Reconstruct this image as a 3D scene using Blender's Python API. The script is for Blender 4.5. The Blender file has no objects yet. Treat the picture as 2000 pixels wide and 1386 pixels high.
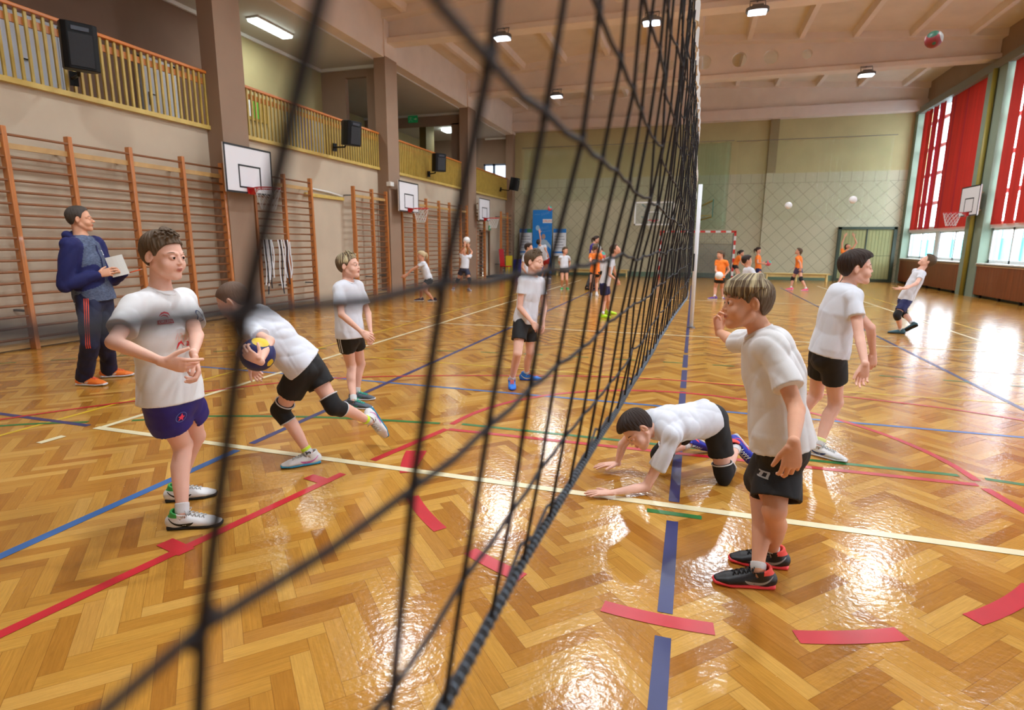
import bpy, math, random
import numpy as np
from mathutils import Vector, Matrix
from mathutils.bvhtree import BVHTree
random.seed(7)
SC = bpy.context.scene
COL = SC.collection

# ------------------------------------------------------------------ camera
cam_d = bpy.data.cameras.new('camera')
cam = bpy.data.objects.new('camera', cam_d)
COL.objects.link(cam)
SC.camera = cam
cam_d.sensor_width = 36.0
cam_d.lens = 20.142
cam_d.clip_start = 0.02
cam_d.clip_end = 200
CR = [[0.954234, -0.063786, 0.292178], [0.298974, 0.180054, -0.937121], [0.007167, 0.981586, 0.190885]]
cam.matrix_world = Matrix(((CR[0][0], CR[0][1], CR[0][2], 0.0), (CR[1][0], CR[1][1], CR[1][2], 0.0), (CR[2][0], CR[2][1], CR[2][2], 1.45), (0, 0, 0, 1)))
cam_d.dof.use_dof = True
cam_d.dof.focus_distance = 3.0
cam_d.dof.aperture_fstop = 3.5

# ------------------------------------------------------------------ world, view
SC.view_settings.view_transform = 'Standard'
SC.view_settings.look = 'None'
SC.view_settings.gamma = 1.0
SC.view_settings.use_curve_mapping = False
SC.view_settings.exposure = -0.5
W = bpy.data.worlds.new('overcast_sky')
SC.world = W
W.use_nodes = True
wn = W.node_tree
wn.nodes.clear()
wo = wn.nodes.new('ShaderNodeOutputWorld')
wb = wn.nodes.new('ShaderNodeBackground')
wb.inputs['Color'].default_value = (0.74, 0.87, 1.0, 1)
wb.inputs['Strength'].default_value = 20.0
wn.links.new(wb.outputs[0], wo.inputs['Surface'])


def area(name, loc, direction, sx, sy, power, color=(1, 1, 1), spread=3.14159):
    l = bpy.data.lights.new(name, 'AREA')
    l.shape = 'RECTANGLE'
    l.size = sx
    l.size_y = sy
    l.energy = power
    l.color = color
    l.spread = spread
    o = bpy.data.objects.new(name, l)
    COL.objects.link(o)
    o.location = loc
    o.rotation_euler = Vector(direction).to_track_quat('-Z', 'Y').to_euler()
    return o


# hall lamps hang in rows under the roof beams; each one carries its own light
BEAM_Y = [3.2, 9.3, 15.4, 21.5]
LAMP_X = [-5.0, -1.3, 1.0, 4.65]
LAMPS = [(x, y) for y in BEAM_Y for x in LAMP_X if not (y > 21 and abs(x) < 2)]  # rows under the two nearest beams are added, out of view
for (lx, ly) in LAMPS:
    area('hall_lamp_light', (lx, ly - 0.42, 6.50), (0, 0, -1), 0.42, 0.34, 120 if ly == 9.3 else 200, (0.88, 0.95, 1.0))
# daylight enters through each window bay of the right-hand wall
BAYS = [(-2.6, 2.0), (2.9, 8.1), (9.0, 14.2), (15.1, 20.2), (21.35, 26.9)]


# ------------------------------------------------------------------ helpers
def lin(c):
    return tuple((x / 255 / 12.92) if x / 255 <= 0.04045 else ((x / 255 + 0.055) / 1.055) ** 2.4 for x in c)


MATS = {}


def mat(name, rgb, rough=0.6, metal=0.0, noise=0.0, nscale=8.0, bump=0.0, bscale=40.0, emit=None, estr=1.0, coat=0.0, spec=0.5, trans=0.0, sheen=0.0, rgb2=None, stretch=None, sss=0.0):
    if name in MATS:
        return MATS[name]
    m = bpy.data.materials.new(name)
    m.use_nodes = True
    nt = m.node_tree
    b = nt.nodes['Principled BSDF']
    c = lin(rgb)
    b.inputs['Base Color'].default_value = (*c, 1)
    b.inputs['Roughness'].default_value = rough
    b.inputs['Metallic'].default_value = metal
    b.inputs['Specular IOR Level'].default_value = spec
    b.inputs['Coat Weight'].default_value = coat
    if sheen:
        b.inputs['Sheen Weight'].default_value = sheen
    if sss:
        b.inputs['Subsurface Weight'].default_value = sss
        b.inputs['Subsurface Radius'].default_value = (0.02, 0.008, 0.004)
        b.inputs['Subsurface Scale'].default_value = 0.5
    if noise or rgb2 or bump:
        tc = nt.nodes.new('ShaderNodeTexCoord')
        mp = nt.nodes.new('ShaderNodeMapping')
        nt.links.new(tc.outputs['Object'], mp.inputs['Vector'])
        if stretch:
            mp.inputs['Scale'].default_value = stretch
        if noise or rgb2:
            n = nt.nodes.new('ShaderNodeTexNoise')
            n.inputs['Scale'].default_value = nscale
            n.inputs['Detail'].default_value = 4
            nt.links.new(mp.outputs[0], n.inputs['Vector'])
            r = nt.nodes.new('ShaderNodeValToRGB')
            r.color_ramp.elements[0].position = 0.3
            r.color_ramp.elements[1].position = 0.7
            c2 = lin(rgb2) if rgb2 else tuple(min(1, x * (1 + noise)) for x in c)
            c1 = c if rgb2 else tuple(x * (1 - noise) for x in c)
            r.color_ramp.elements[0].color = (*c1, 1)
            r.color_ramp.elements[1].color = (*c2, 1)
            nt.links.new(n.outputs['Fac'], r.inputs[0])
            nt.links.new(r.outputs[0], b.inputs['Base Color'])
        if bump:
            n2 = nt.nodes.new('ShaderNodeTexNoise')
            n2.inputs['Scale'].default_value = bscale
            n2.inputs['Detail'].default_value = 3
            nt.links.new(mp.outputs[0], n2.inputs['Vector'])
            bp = nt.nodes.new('ShaderNodeBump')
            bp.inputs['Strength'].default_value = bump
            bp.inputs['Distance'].default_value = 0.01
            nt.links.new(n2.outputs['Fac'], bp.inputs['Height'])
            nt.links.new(bp.outputs[0], b.inputs['Normal'])
    if emit:
        b.inputs['Emission Color'].default_value = (*lin(emit), 1)
        b.inputs['Emission Strength'].default_value = estr
    if trans:
        t = nt.nodes.new('ShaderNodeBsdfTranslucent')
        t.inputs['Color'].default_value = (*c, 1)
        mx = nt.nodes.new('ShaderNodeMixShader')
        mx.inputs[0].default_value = trans
        out = nt.nodes['Material Output']
        nt.links.new(b.outputs[0], mx.inputs[1])
        nt.links.new(t.outputs[0], mx.inputs[2])
        nt.links.new(mx.outputs[0], out.inputs['Surface'])
    MATS[name] = m
    return m


def glassy(name, rgb, alpha):
    """thin sheet: mostly see-through, slightly tinted, a little glossy"""
    if name in MATS:
        return MATS[name]
    m = bpy.data.materials.new(name)
    m.use_nodes = True
    nt = m.node_tree
    b = nt.nodes['Principled BSDF']
    b.inputs['Base Color'].default_value = (*lin(rgb), 1)
    b.inputs['Roughness'].default_value = 0.1
    t = nt.nodes.new('ShaderNodeBsdfTransparent')
    mx = nt.nodes.new('ShaderNodeMixShader')
    mx.inputs[0].default_value = alpha
    nt.links.new(t.outputs[0], mx.inputs[1])
    nt.links.new(b.outputs[0], mx.inputs[2])
    nt.links.new(mx.outputs[0], nt.nodes['Material Output'].inputs['Surface'])
    MATS[name] = m
    return m


def tag(o, label=None, cat=None, group=None, kind=None):
    if label:
        o['label'] = label
    if cat:
        o['category'] = cat
    if group:
        o['group'] = group
    if kind:
        o['kind'] = kind
    return o


def empty(name, loc=(0, 0, 0), rz=0.0, parent=None):
    o = bpy.data.objects.new(name, None)
    COL.objects.link(o)
    o.location = loc
    o.rotation_euler = (0, 0, rz)
    o.empty_display_size = 0.05
    if parent:
        o.parent = parent
    return o


def copy_tree(o, parent=None, mats=None):
    c = o.copy()
    COL.objects.link(c)
    if parent:
        c.parent = parent
    for ch in list(o.children):
        copy_tree(ch, c)
    return c


class MB:
    def __init__(s):
        s.v = []
        s.f = []
        s.m = []

    def add(s, vs, fs, mi=0):
        k = len(s.v)
        s.v += [tuple(v) for v in vs]
        s.f += [tuple(i + k for i in f) for f in fs]
        s.m += [mi] * len(fs)
        return s

    def box(s, x0, x1, y0, y1, z0, z1, mi=0):
        return s.add([(x0, y0, z0), (x1, y0, z0), (x1, y1, z0), (x0, y1, z0), (x0, y0, z1), (x1, y0, z1), (x1, y1, z1), (x0, y1, z1)],
                     [(0, 3, 2, 1), (4, 5, 6, 7), (0, 1, 5, 4), (1, 2, 6, 5), (2, 3, 7, 6), (3, 0, 4, 7)], mi)

    def bar(s, a, b, w, d, up=(0, 0, 1), mi=0):
        a, b = Vector(a), Vector(b)
        t = (b - a).normalized()
        u = t.cross(Vector(up))
        if u.length < 1e-4:
            u = t.cross(Vector((1, 0, 0)))
        u.normalize()
        v = u.cross(t)
        vs = []
        for p in (a, b):
            for (i, j) in ((-1, -1), (1, -1), (1, 1), (-1, 1)):
                vs.append(p + u * (i * w / 2) + v * (j * d / 2))
        return s.add(vs, [(0, 1, 2, 3), (7, 6, 5, 4), (0, 4, 5, 1), (1, 5, 6, 2), (2, 6, 7, 3), (3, 7, 4, 0)], mi)

    def tube(s, pts, r, n=8, mi=0, closed=False, cap=True):
        pts = [Vector(p) for p in pts]
        N = len(pts)
        rs = r if isinstance(r, (list, tuple)) else [r] * N
        k = len(s.v)
        prev = None
        for i, p in enumerate(pts):
            if closed:
                t = pts[(i + 1) % N] - pts[i - 1]
            else:
                t = pts[min(i + 1, N - 1)] - pts[max(i - 1, 0)]
            t.normalize()
            if prev is None:
                u = t.cross(Vector((0, 0, 1)))
                if u.length < 1e-3:
                    u = t.cross(Vector((1, 0, 0)))
            else:
                u = prev - t * prev.dot(t)
            u.normalize()
            prev = u
            w = t.cross(u)
            for j in range(n):
                a = 2 * math.pi * j / n
                s.v.append(tuple(p + (u * math.cos(a) + w * math.sin(a)) * rs[i]))
        for i in range(N if closed else N - 1):
            i2 = (i + 1) % N
            for j in range(n):
                j2 = (j + 1) % n
                s.f.append((k + i * n + j, k + i * n + j2, k + i2 * n + j2, k + i2 * n + j))
                s.m.append(mi)
        if cap and not closed:
            s.f.append(tuple(k + j for j in range(n))[::-1])
            s.m.append(mi)
            s.f.append(tuple(k + (N - 1) * n + j for j in range(n)))
            s.m.append(mi)
        return s

    def prism(s, poly, z0, z1, mi=0):
        n = len(poly)
        k = len(s.v)
        s.v += [(x, y, z0) for x, y in poly] + [(x, y, z1) for x, y in poly]
        s.f.append(tuple(range(k, k + n))[::-1])
        s.f.append(tuple(range(k + n, k + 2 * n)))
        s.m += [mi, mi]
        for i in range(n):
            j = (i + 1) % n
            s.f.append((k + i, k + j, k + n + j, k + n + i))
            s.m.append(mi)
        return s

    def sphere(s, c, r, n=24, mi=0):
        k = len(s.v)
        m = n // 2
        for i in range(m + 1):
            th = math.pi * i / m
            for j in range(n):
                ph = 2 * math.pi * j / n
                s.v.append((c[0] + r * math.sin(th) * math.cos(ph), c[1] + r * math.sin(th) * math.sin(ph), c[2] + r * math.cos(th)))
        for i in range(m):
            for j in range(n):
                j2 = (j + 1) % n
                s.f.append((k + i * n + j, k + (i + 1) * n + j, k + (i + 1) * n + j2, k + i * n + j2))
                s.m.append(mi)
        return s

    def build(s, name, mats, parent=None, smooth=False, loc=None):
        me = bpy.data.meshes.new(name)
        me.from_pydata(s.v, [], s.f)
        if not isinstance(mats, (list, tuple)):
            mats = [mats]
        for m in mats:
            me.materials.append(m)
        if len(mats) > 1:
            me.polygons.foreach_set('material_index', s.m)
        if smooth:
            me.polygons.foreach_set('use_smooth', [True] * len(me.polygons))
        me.validate()
        me.update()
        o = bpy.data.objects.new(name, me)
        COL.objects.link(o)
        if parent:
            o.parent = parent
        if loc is not None:
            o.location = loc
        return o


def bevel(o, w=0.005, seg=2):
    md = o.modifiers.new('bevel', 'BEVEL')
    md.width = w
    md.segments = seg
    md.limit_method = 'ANGLE'
    return o

# ================================================================== ROOM
XL, XR, YN, YF = -8.75, 8.3, -3.3, 27.2
PILL = [3.25, 9.33, 15.4, 21.6, 27.25]


def plaster(name, rgb, **k):
    return mat(name, rgb, rough=0.85, noise=0.05, nscale=1.7, bump=0.06, bscale=60, **k)


M_beige = plaster('beige_plaster', (196, 180, 158))
M_brown = plaster('brown_plaster', (150, 124, 104))
M_pink = plaster('pale_pink_ceiling_paint', (230, 216, 206))
M_panel = plaster('ceiling_panel_paint', (222, 206, 190))
M_olive = plaster('olive_plaster', (176, 164, 120))
M_dkbrown = plaster('dark_brown_plaster', (122, 94, 76))
M_white = mat('white_paint', (225, 225, 222), 0.5)
M_green_wall = plaster('grey_green_paint', (128, 142, 124))
M_black = mat('black_plastic', (12, 13, 16), 0.5, spec=.25)
M_steel = mat('grey_steel', (120, 122, 125), 0.35, 0.8)
M_wood_orange = mat('varnished_pine', (190, 118, 58), 0.35, noise=0.18, nscale=3, stretch=(12, 12, 0.6), coat=0.3)
M_wood_rung = mat('worn_beech', (140, 92, 58), 0.4, noise=0.15, nscale=4)
M_wood_pale = mat('pale_pine', (214, 190, 122), 0.45, noise=0.12, nscale=3)
M_red = mat('red_paint', (196, 30, 34), 0.4)

# ---- floor: herringbone oak strips, one face per strip
PL, PW = 0.35, 0.07


def herringbone():
    vs, fs, uv, tone = [], [], [], []
    c45 = math.sqrt(0.5)
    n = 5
    rng = random.Random(3)

    def put(u0, v0, du, dv, horiz):
        cs = [(u0, v0), (u0 + du, v0), (u0 + du, v0 + dv), (u0, v0 + dv)]
        w = [((a - b) * c45, (a + b) * c45) for a, b in cs]
        xs = [p[0] for p in w]
        ys = [p[1] for p in w]
        if max(xs) < XL or min(xs) > XR or max(ys) < YN or min(ys) > YF:
            return
        k = len(vs)
        for x, y in w:
            vs.append((x, y, 0.0))
        fs.append((k, k + 1, k + 2, k + 3))
        uv.extend([(0, 0), (1, 0), (1, 1), (0, 1)] if horiz else [(0, 1), (0, 0), (1, 0), (1, 1)])
        tone.append(rng.random())
    # classic herringbone lattice: unit steps of W, plank pair repeats with translations (W,W) and (L,-L)
    R = 420
    for i in range(-R, R):
        for j in range(-48, 49):
            bx = i * PW + j * PL
            by = i * PW - j * PL
            X = (bx - by) * c45
            Y = (bx + by) * c45
            if X < XL - 1 or X > XR + 1 or Y < YN - 1 or Y > YF + 1:
                continue
            put(bx, by, PL, PW, True)
            put(bx - PW + PW, by + PW, PW, PL, False)
    me = bpy.data.meshes.new('floor')
    me.from_pydata(vs, [], fs)
    ul = me.uv_layers.new(name='UVMap')
    flat = [c for p in uv for c in p]
    ul.data.foreach_set('uv', flat)
    at = me.attributes.new('tone', 'FLOAT', 'FACE')
    at.data.foreach_set('value', tone)
    return me


def floor_mat():
    m = bpy.data.materials.new('varnished_oak_parquet')
    m.use_nodes = True
    nt = m.node_tree
    N, L = nt.nodes, nt.links
    b = N['Principled BSDF']
    at = N.new('ShaderNodeAttribute')
    at.attribute_name = 'tone'
    uv = N.new('ShaderNodeUVMap')
    uv.uv_map = 'UVMap'
    # per strip colour
    r = N.new('ShaderNodeValToRGB')
    cols = [(0.0, (156, 100, 36)), (0.2, (173, 118, 44)), (0.45, (185, 132, 54)), (0.7, (193, 143, 62)), (0.9, (203, 156, 78)), (1.0, (166, 108, 42))]
    e = r.color_ramp.elements
    e[0].position, e[0].color = cols[0][0], (*lin(cols[0][1]), 1)
    e[1].position, e[1].color = cols[-1][0], (*lin(cols[-1][1]), 1)
    for p, c in cols[1:-1]:
        q = e.new(p)
        q.color = (*lin(c), 1)
    L.new(at.outputs['Fac'], r.inputs[0])
    # grain along the strip
    mp = N.new('ShaderNodeMapping')
    mp.inputs['Scale'].default_value = (1.6, 7.0, 1.0)
    ad = N.new('ShaderNodeVectorMath')
    ad.operation = 'ADD'
    cb = N.new('ShaderNodeCombineXYZ')
    ml = N.new('ShaderNodeMath')
    ml.operation = 'MULTIPLY'
    ml.inputs[1].default_value = 91.7
    L.new(at.outputs['Fac'], ml.inputs[0])
    L.new(ml.outputs[0], cb.inputs[0])
    L.new(ml.outputs[0], cb.inputs[2])
    L.new(uv.outputs[0], mp.inputs['Vector'])
    L.new(mp.outputs[0], ad.inputs[0])
    L.new(cb.outputs[0], ad.inputs[1])
    gn = N.new('ShaderNodeTexNoise')
    gn.inputs['Scale'].default_value = 1.6
    gn.inputs['Detail'].default_value = 6
    gn.inputs['Distortion'].default_value = 0.9
    L.new(ad.outputs[0], gn.inputs['Vector'])
    gr = N.new('ShaderNodeMapRange')
    gr.inputs['From Min'].default_value = 0.3
    gr.inputs['From Max'].default_value = 0.7
    gr.inputs['To Min'].default_value = 0.84
    gr.inputs['To Max'].default_value = 1.1
    L.new(gn.outputs['Fac'], gr.inputs['Value'])
    mx = N.new('ShaderNodeMix')
    mx.data_type = 'RGBA'
    mx.blend_type = 'MULTIPLY'
    mx.inputs['Factor'].default_value = 1.0
    L.new(r.outputs[0], mx.inputs['A'])
    L.new(gr.outputs[0], mx.inputs['B'])
    # large wear patches
    tc = N.new('ShaderNodeTexCoord')
    wn_ = N.new('ShaderNodeTexNoise')
    wn_.inputs['Scale'].default_value = 0.7
    wn_.inputs['Detail'].default_value = 3
    L.new(tc.outputs['Object'], wn_.inputs['Vector'])
    wr = N.new('ShaderNodeMapRange')
    wr.inputs['To Min'].default_value = 0.86
    wr.inputs['To Max'].default_value = 1.12
    L.new(wn_.outputs['Fac'], wr.inputs['Value'])
    mw = N.new('ShaderNodeMix')
    mw.data_type = 'RGBA'
    mw.blend_type = 'MULTIPLY'
    mw.inputs['Factor'].default_value = 1.0
    L.new(mx.outputs['Result'], mw.inputs['A'])
    L.new(wr.outputs[0], mw.inputs['B'])
    # joints
    sp = N.new('ShaderNodeSeparateXYZ')
    L.new(uv.outputs[0], sp.inputs[0])

    def edge(out, width):
        a = N.new('ShaderNodeMath')
        a.operation = 'SUBTRACT'
        a.inputs[1].default_value = 0.5
        L.new(out, a.inputs[0])
        ab = N.new('ShaderNodeMath')
        ab.operation = 'ABSOLUTE'
        L.new(a.outputs[0], ab.inputs[0])
        g = N.new('ShaderNodeMath')
        g.operation = 'GREATER_THAN'
        g.inputs[1].default_value = 0.5 - width
        L.new(ab.outputs[0], g.inputs[0])
        return g.outputs[0]
    e1 = edge(sp.outputs[0], 0.0035)
    e2 = edge(sp.outputs[1], 0.013)
    mxm = N.new('ShaderNodeMath')
    mxm.operation = 'MAXIMUM'
    L.new(e1, mxm.inputs[0])
    L.new(e2, mxm.inputs[1])
    ms = N.new('ShaderNodeMath')
    ms.operation = 'MULTIPLY'
    ms.inputs[1].default_value = 0.55
    L.new(mxm.outputs[0], ms.inputs[0])
    mj = N.new('ShaderNodeMix')
    mj.data_type = 'RGBA'
    L.new(ms.outputs[0], mj.inputs['Factor'])
    L.new(mw.outputs['Result'], mj.inputs['A'])
    mj.inputs['B'].default_value = (*lin((96, 52, 20)), 1)
    L.new(mj.outputs['Result'], b.inputs['Base Color'])
    b.inputs['Roughness'].default_value = 0.17
    b.inputs['Specular IOR Level'].default_value = 0.5
    # gentle waviness of the varnish, each strip slightly off level
    bn = N.new('ShaderNodeTexNoise')
    bn.inputs['Scale'].default_value = 34
    bn.inputs['Detail'].default_value = 2
    L.new(tc.outputs['Object'], bn.inputs['Vector'])
    bp = N.new('ShaderNodeBump')
    bp.inputs['Strength'].default_value = 0.14
    bp.inputs['Distance'].default_value = 0.01
    L.new(bn.outputs['Fac'], bp.inputs['Height'])
    L.new(bp.outputs[0], b.inputs['Normal'])
    return m


fl_me = herringbone()
floor = bpy.data.objects.new('floor', fl_me)
COL.objects.link(floor)
fl_me.materials.append(floor_mat())
tag(floor, 'varnished herringbone parquet floor of the sports hall', kind='structure')


# ---- painted court lines (a hair above the varnish, children of the floor)
def line_mat(name, rgb):
    return mat(name, rgb, rough=0.28, noise=0.08, nscale=6)


LZ = [0.0015]


def ribbon(mb, pts, w, closed=False):
    """flat ribbon along a polyline on the floor"""
    LZ[0] += 0.00003
    z = LZ[0]
    P = [Vector((p[0], p[1], 0)) for p in pts]
    L_, R_ = [], []
    for i, p in enumerate(P):
        t = P[min(i + 1, len(P) - 1)] - P[max(i - 1, 0)]
        t.normalize()
        n = Vector((-t.y, t.x, 0)) * (w / 2)
        L_.append((p.x + n.x, p.y + n.y, z))
        R_.append((p.x - n.x, p.y - n.y, z))
    k = len(P)
    mb.add(L_ + R_, [(i, k + i, k + i + 1, i + 1)[::-1] for i in range(k - 1)])


def smooth_poly(pts, n=8):
    out = []
    P = [np.array(p, float) for p in pts]
    P = [2 * P[0] - P[1]] + P + [2 * P[-1] - P[-2]]
    for i in range(1, len(P) - 2):
        for t in np.linspace(0, 1, n, endpoint=False):
            a, b, c, d = P[i - 1], P[i], P[i + 1], P[i + 2]
            out.append(tuple(0.5 * ((2 * b) + (c - a) * t + (2 * a - 5 * b + 4 * c - d) * t * t + (3 * b - a - 3 * c + d) * t ** 3)))
    out.append(tuple(P[-2]))
    return out


def lines(name, rgb, segs, label, z):
    LZ[0] = z
    mb = MB()
    for pts, w in segs:
        ribbon(mb, pts, w)
    o = mb.build(name, line_mat('line_paint_' + name, rgb), floor)
    tag(o, label)
    return o


def arc(cx, cy, r, a0, a1, n=24):
    return [(cx + r * math.cos(math.radians(a0 + (a1 - a0) * i / n)), cy + r * math.sin(math.radians(a0 + (a1 - a0) * i / n))) for i in range(n + 1)]


# yellow
lines('yellow_line', (214, 180, 40), [([(-4.91, -3), (-4.91, 24)], 0.035), ([(-3.9, 6.35), (0, 6.35), (4.9, 6.45)], 0.03), ([(4.91, -3), (4.91, 24)], 0.035)], 'thin yellow court line', 0.0012)
# dark thin lines
lines('dark_line', (110, 74, 46), [([(-8.4, 5.9), (-6.5, 7.2), (-4.6, 7.7), (-2, 7.97), (4.0, 7.97)], 0.025), ([(-4.4, 13.2), (6, 13.2)], 0.03), ([(4.4, 11.4), (8, 11.3)], 0.03), ([(-8.4, 4.1), (-4.9, 6.2)], 0.025)], 'thin dark court line', 0.0013)
gd = []
gp = smooth_poly([(-7.9, 4.5), (-6.6, 5.65), (-5.3, 6.45), (-4.3, 6.85), (-2.25, 7.22), (0, 7.32), (2, 7.34), (3.6, 7.2), (5.2, 6.6), (7, 5.2)], 14)
acc = 0
cur = []
for i in range(1, len(gp)):
    a, b_ = np.array(gp[i - 1]), np.array(gp[i])
    d_ = float(np.linalg.norm(b_ - a))
    k = max(1, int(d_ / 0.02))
    for q in range(k):
        p = a + (b_ - a) * q / k
        acc += d_ / k
        on = (acc % 0.6) < 0.28
        if on:
            cur.append(tuple(p))
        elif cur:
            gd.append(([cur[0], cur[len(cur) // 2], cur[-1]], 0.035))
            cur = []
gd = [s for s in gd if len(set(s[0])) == 3]
green = [(smooth_poly([(-6.8, 1.2), (-5.9, 2.3), (-5.16, 2.95), (-4.62, 3.24)]), 0.045),
         (smooth_poly([(-4.32, 3.38), (-3.86, 3.66), (-2.93, 3.95), (-1.9, 4.12)]), 0.045),
         ([(-1.72, 4.16), (1.72, 4.19)], 0.045), (smooth_poly([(1.86, 4.18), (2.9, 3.98), (3.9, 3.6), (5.2, 2.8)]), 0.045),
         ([(-0.16, 3.055), (0.13, 3.055)], 0.045)] + gd
lines('green_line', (36, 112, 54), green, 'green court line and dashes', 0.0016)
lines('blue_line', (52, 104, 168), [([(-3.0, 0.0), (-3.0, 3.1)], 0.06), ([(-5.5, 5.2), (-3.9, 5.22), (4.5, 5.25)], 0.045)], 'bright blue court line', 0.0017)
ink = [([(-5.6, 3.17), (-4.52, 3.17)], 0.05), ([(-3.0, 3.24), (-3.0, 22)], 0.055), ([(2.95, 3.24), (2.95, 22)], 0.05), ([(2.95, 0), (2.95, 3.1)], 0.05)]
y = -0.5
ends = [(0.2, 0.98), (1.14, 2.0), (2.15, 2.965), (3.21, 4.1), (4.25, 5.1), (5.3, 5.85), (6.0, 6.9), (7.05, 7.9)]
for a, b_ in ends:
    ink.append(([(-0.02, a), (-0.02, b_)], 0.06))
ink.append(([(-0.02, 8.05), (-0.02, 22)], 0.05))
lines('indigo_line', (44, 52, 104), ink, 'dark indigo court line running under the net', 0.0018)
red = [([(-2.75, -0.6), (-2.05, 2.97)], 0.055)]
red.append(([(-1.99, 3.23), (-1.79, 4.0)], 0.055))
red.append((arc(0.0, 4.0, 1.8, 176, 4, 40), 0.05))
red.append(([(1.79, 4.0), (2.75, -0.6)], 0.055))
red.append(([(-1.77, 4.0), (1.77, 4.05)], 0.05))
for a0, a1 in ((196, 208), (219, 232.5), (240.5, 250.5), (262, 275), (284, 296.5), (307, 322), (334, 347)):
    red.append((arc(0.0, 4.0, 1.9, a0, a1, 8), 0.075))
red.append((arc(0.0, 4.0, 1.78, 184, 194, 6), 0.07) if False else ([(-1.75, 3.5), (-1.68, 3.2)], 0.06))
for (x0, y0) in ((-2.24, 1.93), (-2.08, 2.83)):
    red.append(([(x0 - 0.15, y0 + 0.03), (x0 + 0.03, y0 - 0.01)], 0.08))
red.append((smooth_poly([(-6.3, 1.0), (-5.6, 2.6), (-4.86, 3.8), (-3.7, 5.16), (-1.79, 5.98), (-0.2, 6.33), (1.7, 6.13), (2.76, 5.79), (4.1, 4.9), (5.4, 3.0)]), 0.04))
lines('red_line', (190, 34, 48), red, 'red basketball key, circle and arc lines', 0.0021)
cream = [([(-4.42, 3.155), (6.2, 3.155)], 0.06), ([(-4.38, 3.13), (-4.38, 23.5)], 0.055), ([(4.38, 3.13), (4.38, 23.5)], 0.055), ([(-4.38, 9.6), (4.38, 9.6)], 0.05), ([(-4.46, 2.76), (-4.45, 2.93)], 0.06),
         ([(-4.38, 16), (4.38, 16)], 0.05)]
for k in range(8):
    x0 = -6.9 + k * 0.42
    if x0 < -4.6:
        cream.append(([(x0, 9.62), (x0 + 0.22, 9.62)], 0.05))
lines('cream_line', (226, 216, 178), cream, 'cream white volleyball court boundary line', 0.0025)


# ---- walls
def wall(name, mb, mats, label):
    o = mb.build(name, mats)
    return tag(o, label, kind='structure')


def far_tile_mat():
    """beige wall, large tiles laid on the diagonal in the lower part, framed by upright squares"""
    m = bpy.data.materials.new('diagonal_wall_tiles')
    m.use_nodes = True
    nt = m.node_tree
    N, L = nt.nodes, nt.links
    b = N['Principled BSDF']
    b.inputs['Roughness'].default_value = 0.55
    tc = N.new('ShaderNodeTexCoord')
    sp = N.new('ShaderNodeSeparateXYZ')
    L.new(tc.outputs['Object'], sp.inputs[0])

    def ma(op, a, b_=None):
        n = N.new('ShaderNodeMath')
        n.operation = op
        for i, q in enumerate((a, b_)):
            if q is None:
                continue
            if isinstance(q, (int, float)):
                n.inputs[i].default_value = q
            else:
                L.new(q, n.inputs[i])
        return n.outputs[0]
    X, Z = sp.outputs[0], sp.outputs[2]
    T = 0.42

    def grid(u, t):
        f = ma('FRACT', ma('DIVIDE', u, t))
        return ma('LESS_THAN', f, 0.035)
    dg = ma('MAXIMUM', grid(ma('MULTIPLY', ma('ADD', X, Z), 0.7071), T), grid(ma('MULTIPLY', ma('SUBTRACT', X, Z), 0.7071), T))
    sq = ma('MAXIMUM', grid(X, 0.42), grid(ma('SUBTRACT', Z, 4.02), 0.40))
    top = ma('GREATER_THAN', Z, 4.02)
    lines_ = ma('ADD', ma('MULTIPLY', dg, ma('SUBTRACT', 1.0, top)), ma('MULTIPLY', sq, top))
    mk = N.new('ShaderNodeMix')
    mk.data_type = 'RGBA'
    nz = N.new('ShaderNodeTexNoise')
    nz.inputs['Scale'].default_value = 0.9
    L.new(tc.outputs['Object'], nz.inputs['Vector'])
    rp = N.new('ShaderNodeValToRGB')
    rp.color_ramp.elements[0].color = (*lin((168, 164, 134)), 1)
    rp.color_ramp.elements[1].color = (*lin((186, 178, 150)), 1)
    L.new(nz.outputs['Fac'], rp.inputs[0])
    L.new(lines_, mk.inputs['Factor'])
    L.new(rp.outputs[0], mk.inputs['A'])
    mk.inputs['B'].default_value = (*lin((132, 126, 106)), 1)
    L.new(mk.outputs['Result'], b.inputs['Base Color'])
    return m


M_tile = far_tile_mat()
w = MB()
w.box(XL, XR + 0.3, YF, YF + 0.3, 0, 4.42, 0)
w.box(-8.4, XR + 0.3, YF, YF + 0.3, 4.42, 8.3, 1)
wall('wall_far', w, [M_tile, M_olive], 'far end wall, diagonal tiles below and olive plaster above')
w = MB().box(-12, XR + 0.3, YN - 0.3, YN, 0, 8.3)
wall('wall_near', w, M_beige, 'beige end wall behind the camera')
# left wall below the gallery
w = MB()
w.box(XL - 0.3, XL, YN, 23.35, 0, 3.48)
w.box(XL - 0.3, XL, 24.45, YF, 0, 3.48)
w.box(XL - 0.3, XL, 23.35, 24.45, 1.95, 3.48)
w.box(-11.0, -9.05, YN, YF, 3.2, 3.46, 1)
w.box(-10.1, -10.0, 23.0, 24.9, 0, 3.1, 1)
w.box(-10.1, -9.05, 23.0, 23.1, 0, 3.1, 1)
w.box(-10.1, -9.05, 24.8, 24.9, 0, 3.1, 1)
w.box(-10.1, -9.05, 23.0, 24.9, -.1, -.002, 1)
wall('wall_left', w, [M_beige, M_dkbrown], 'beige left wall under the spectator gallery')
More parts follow.
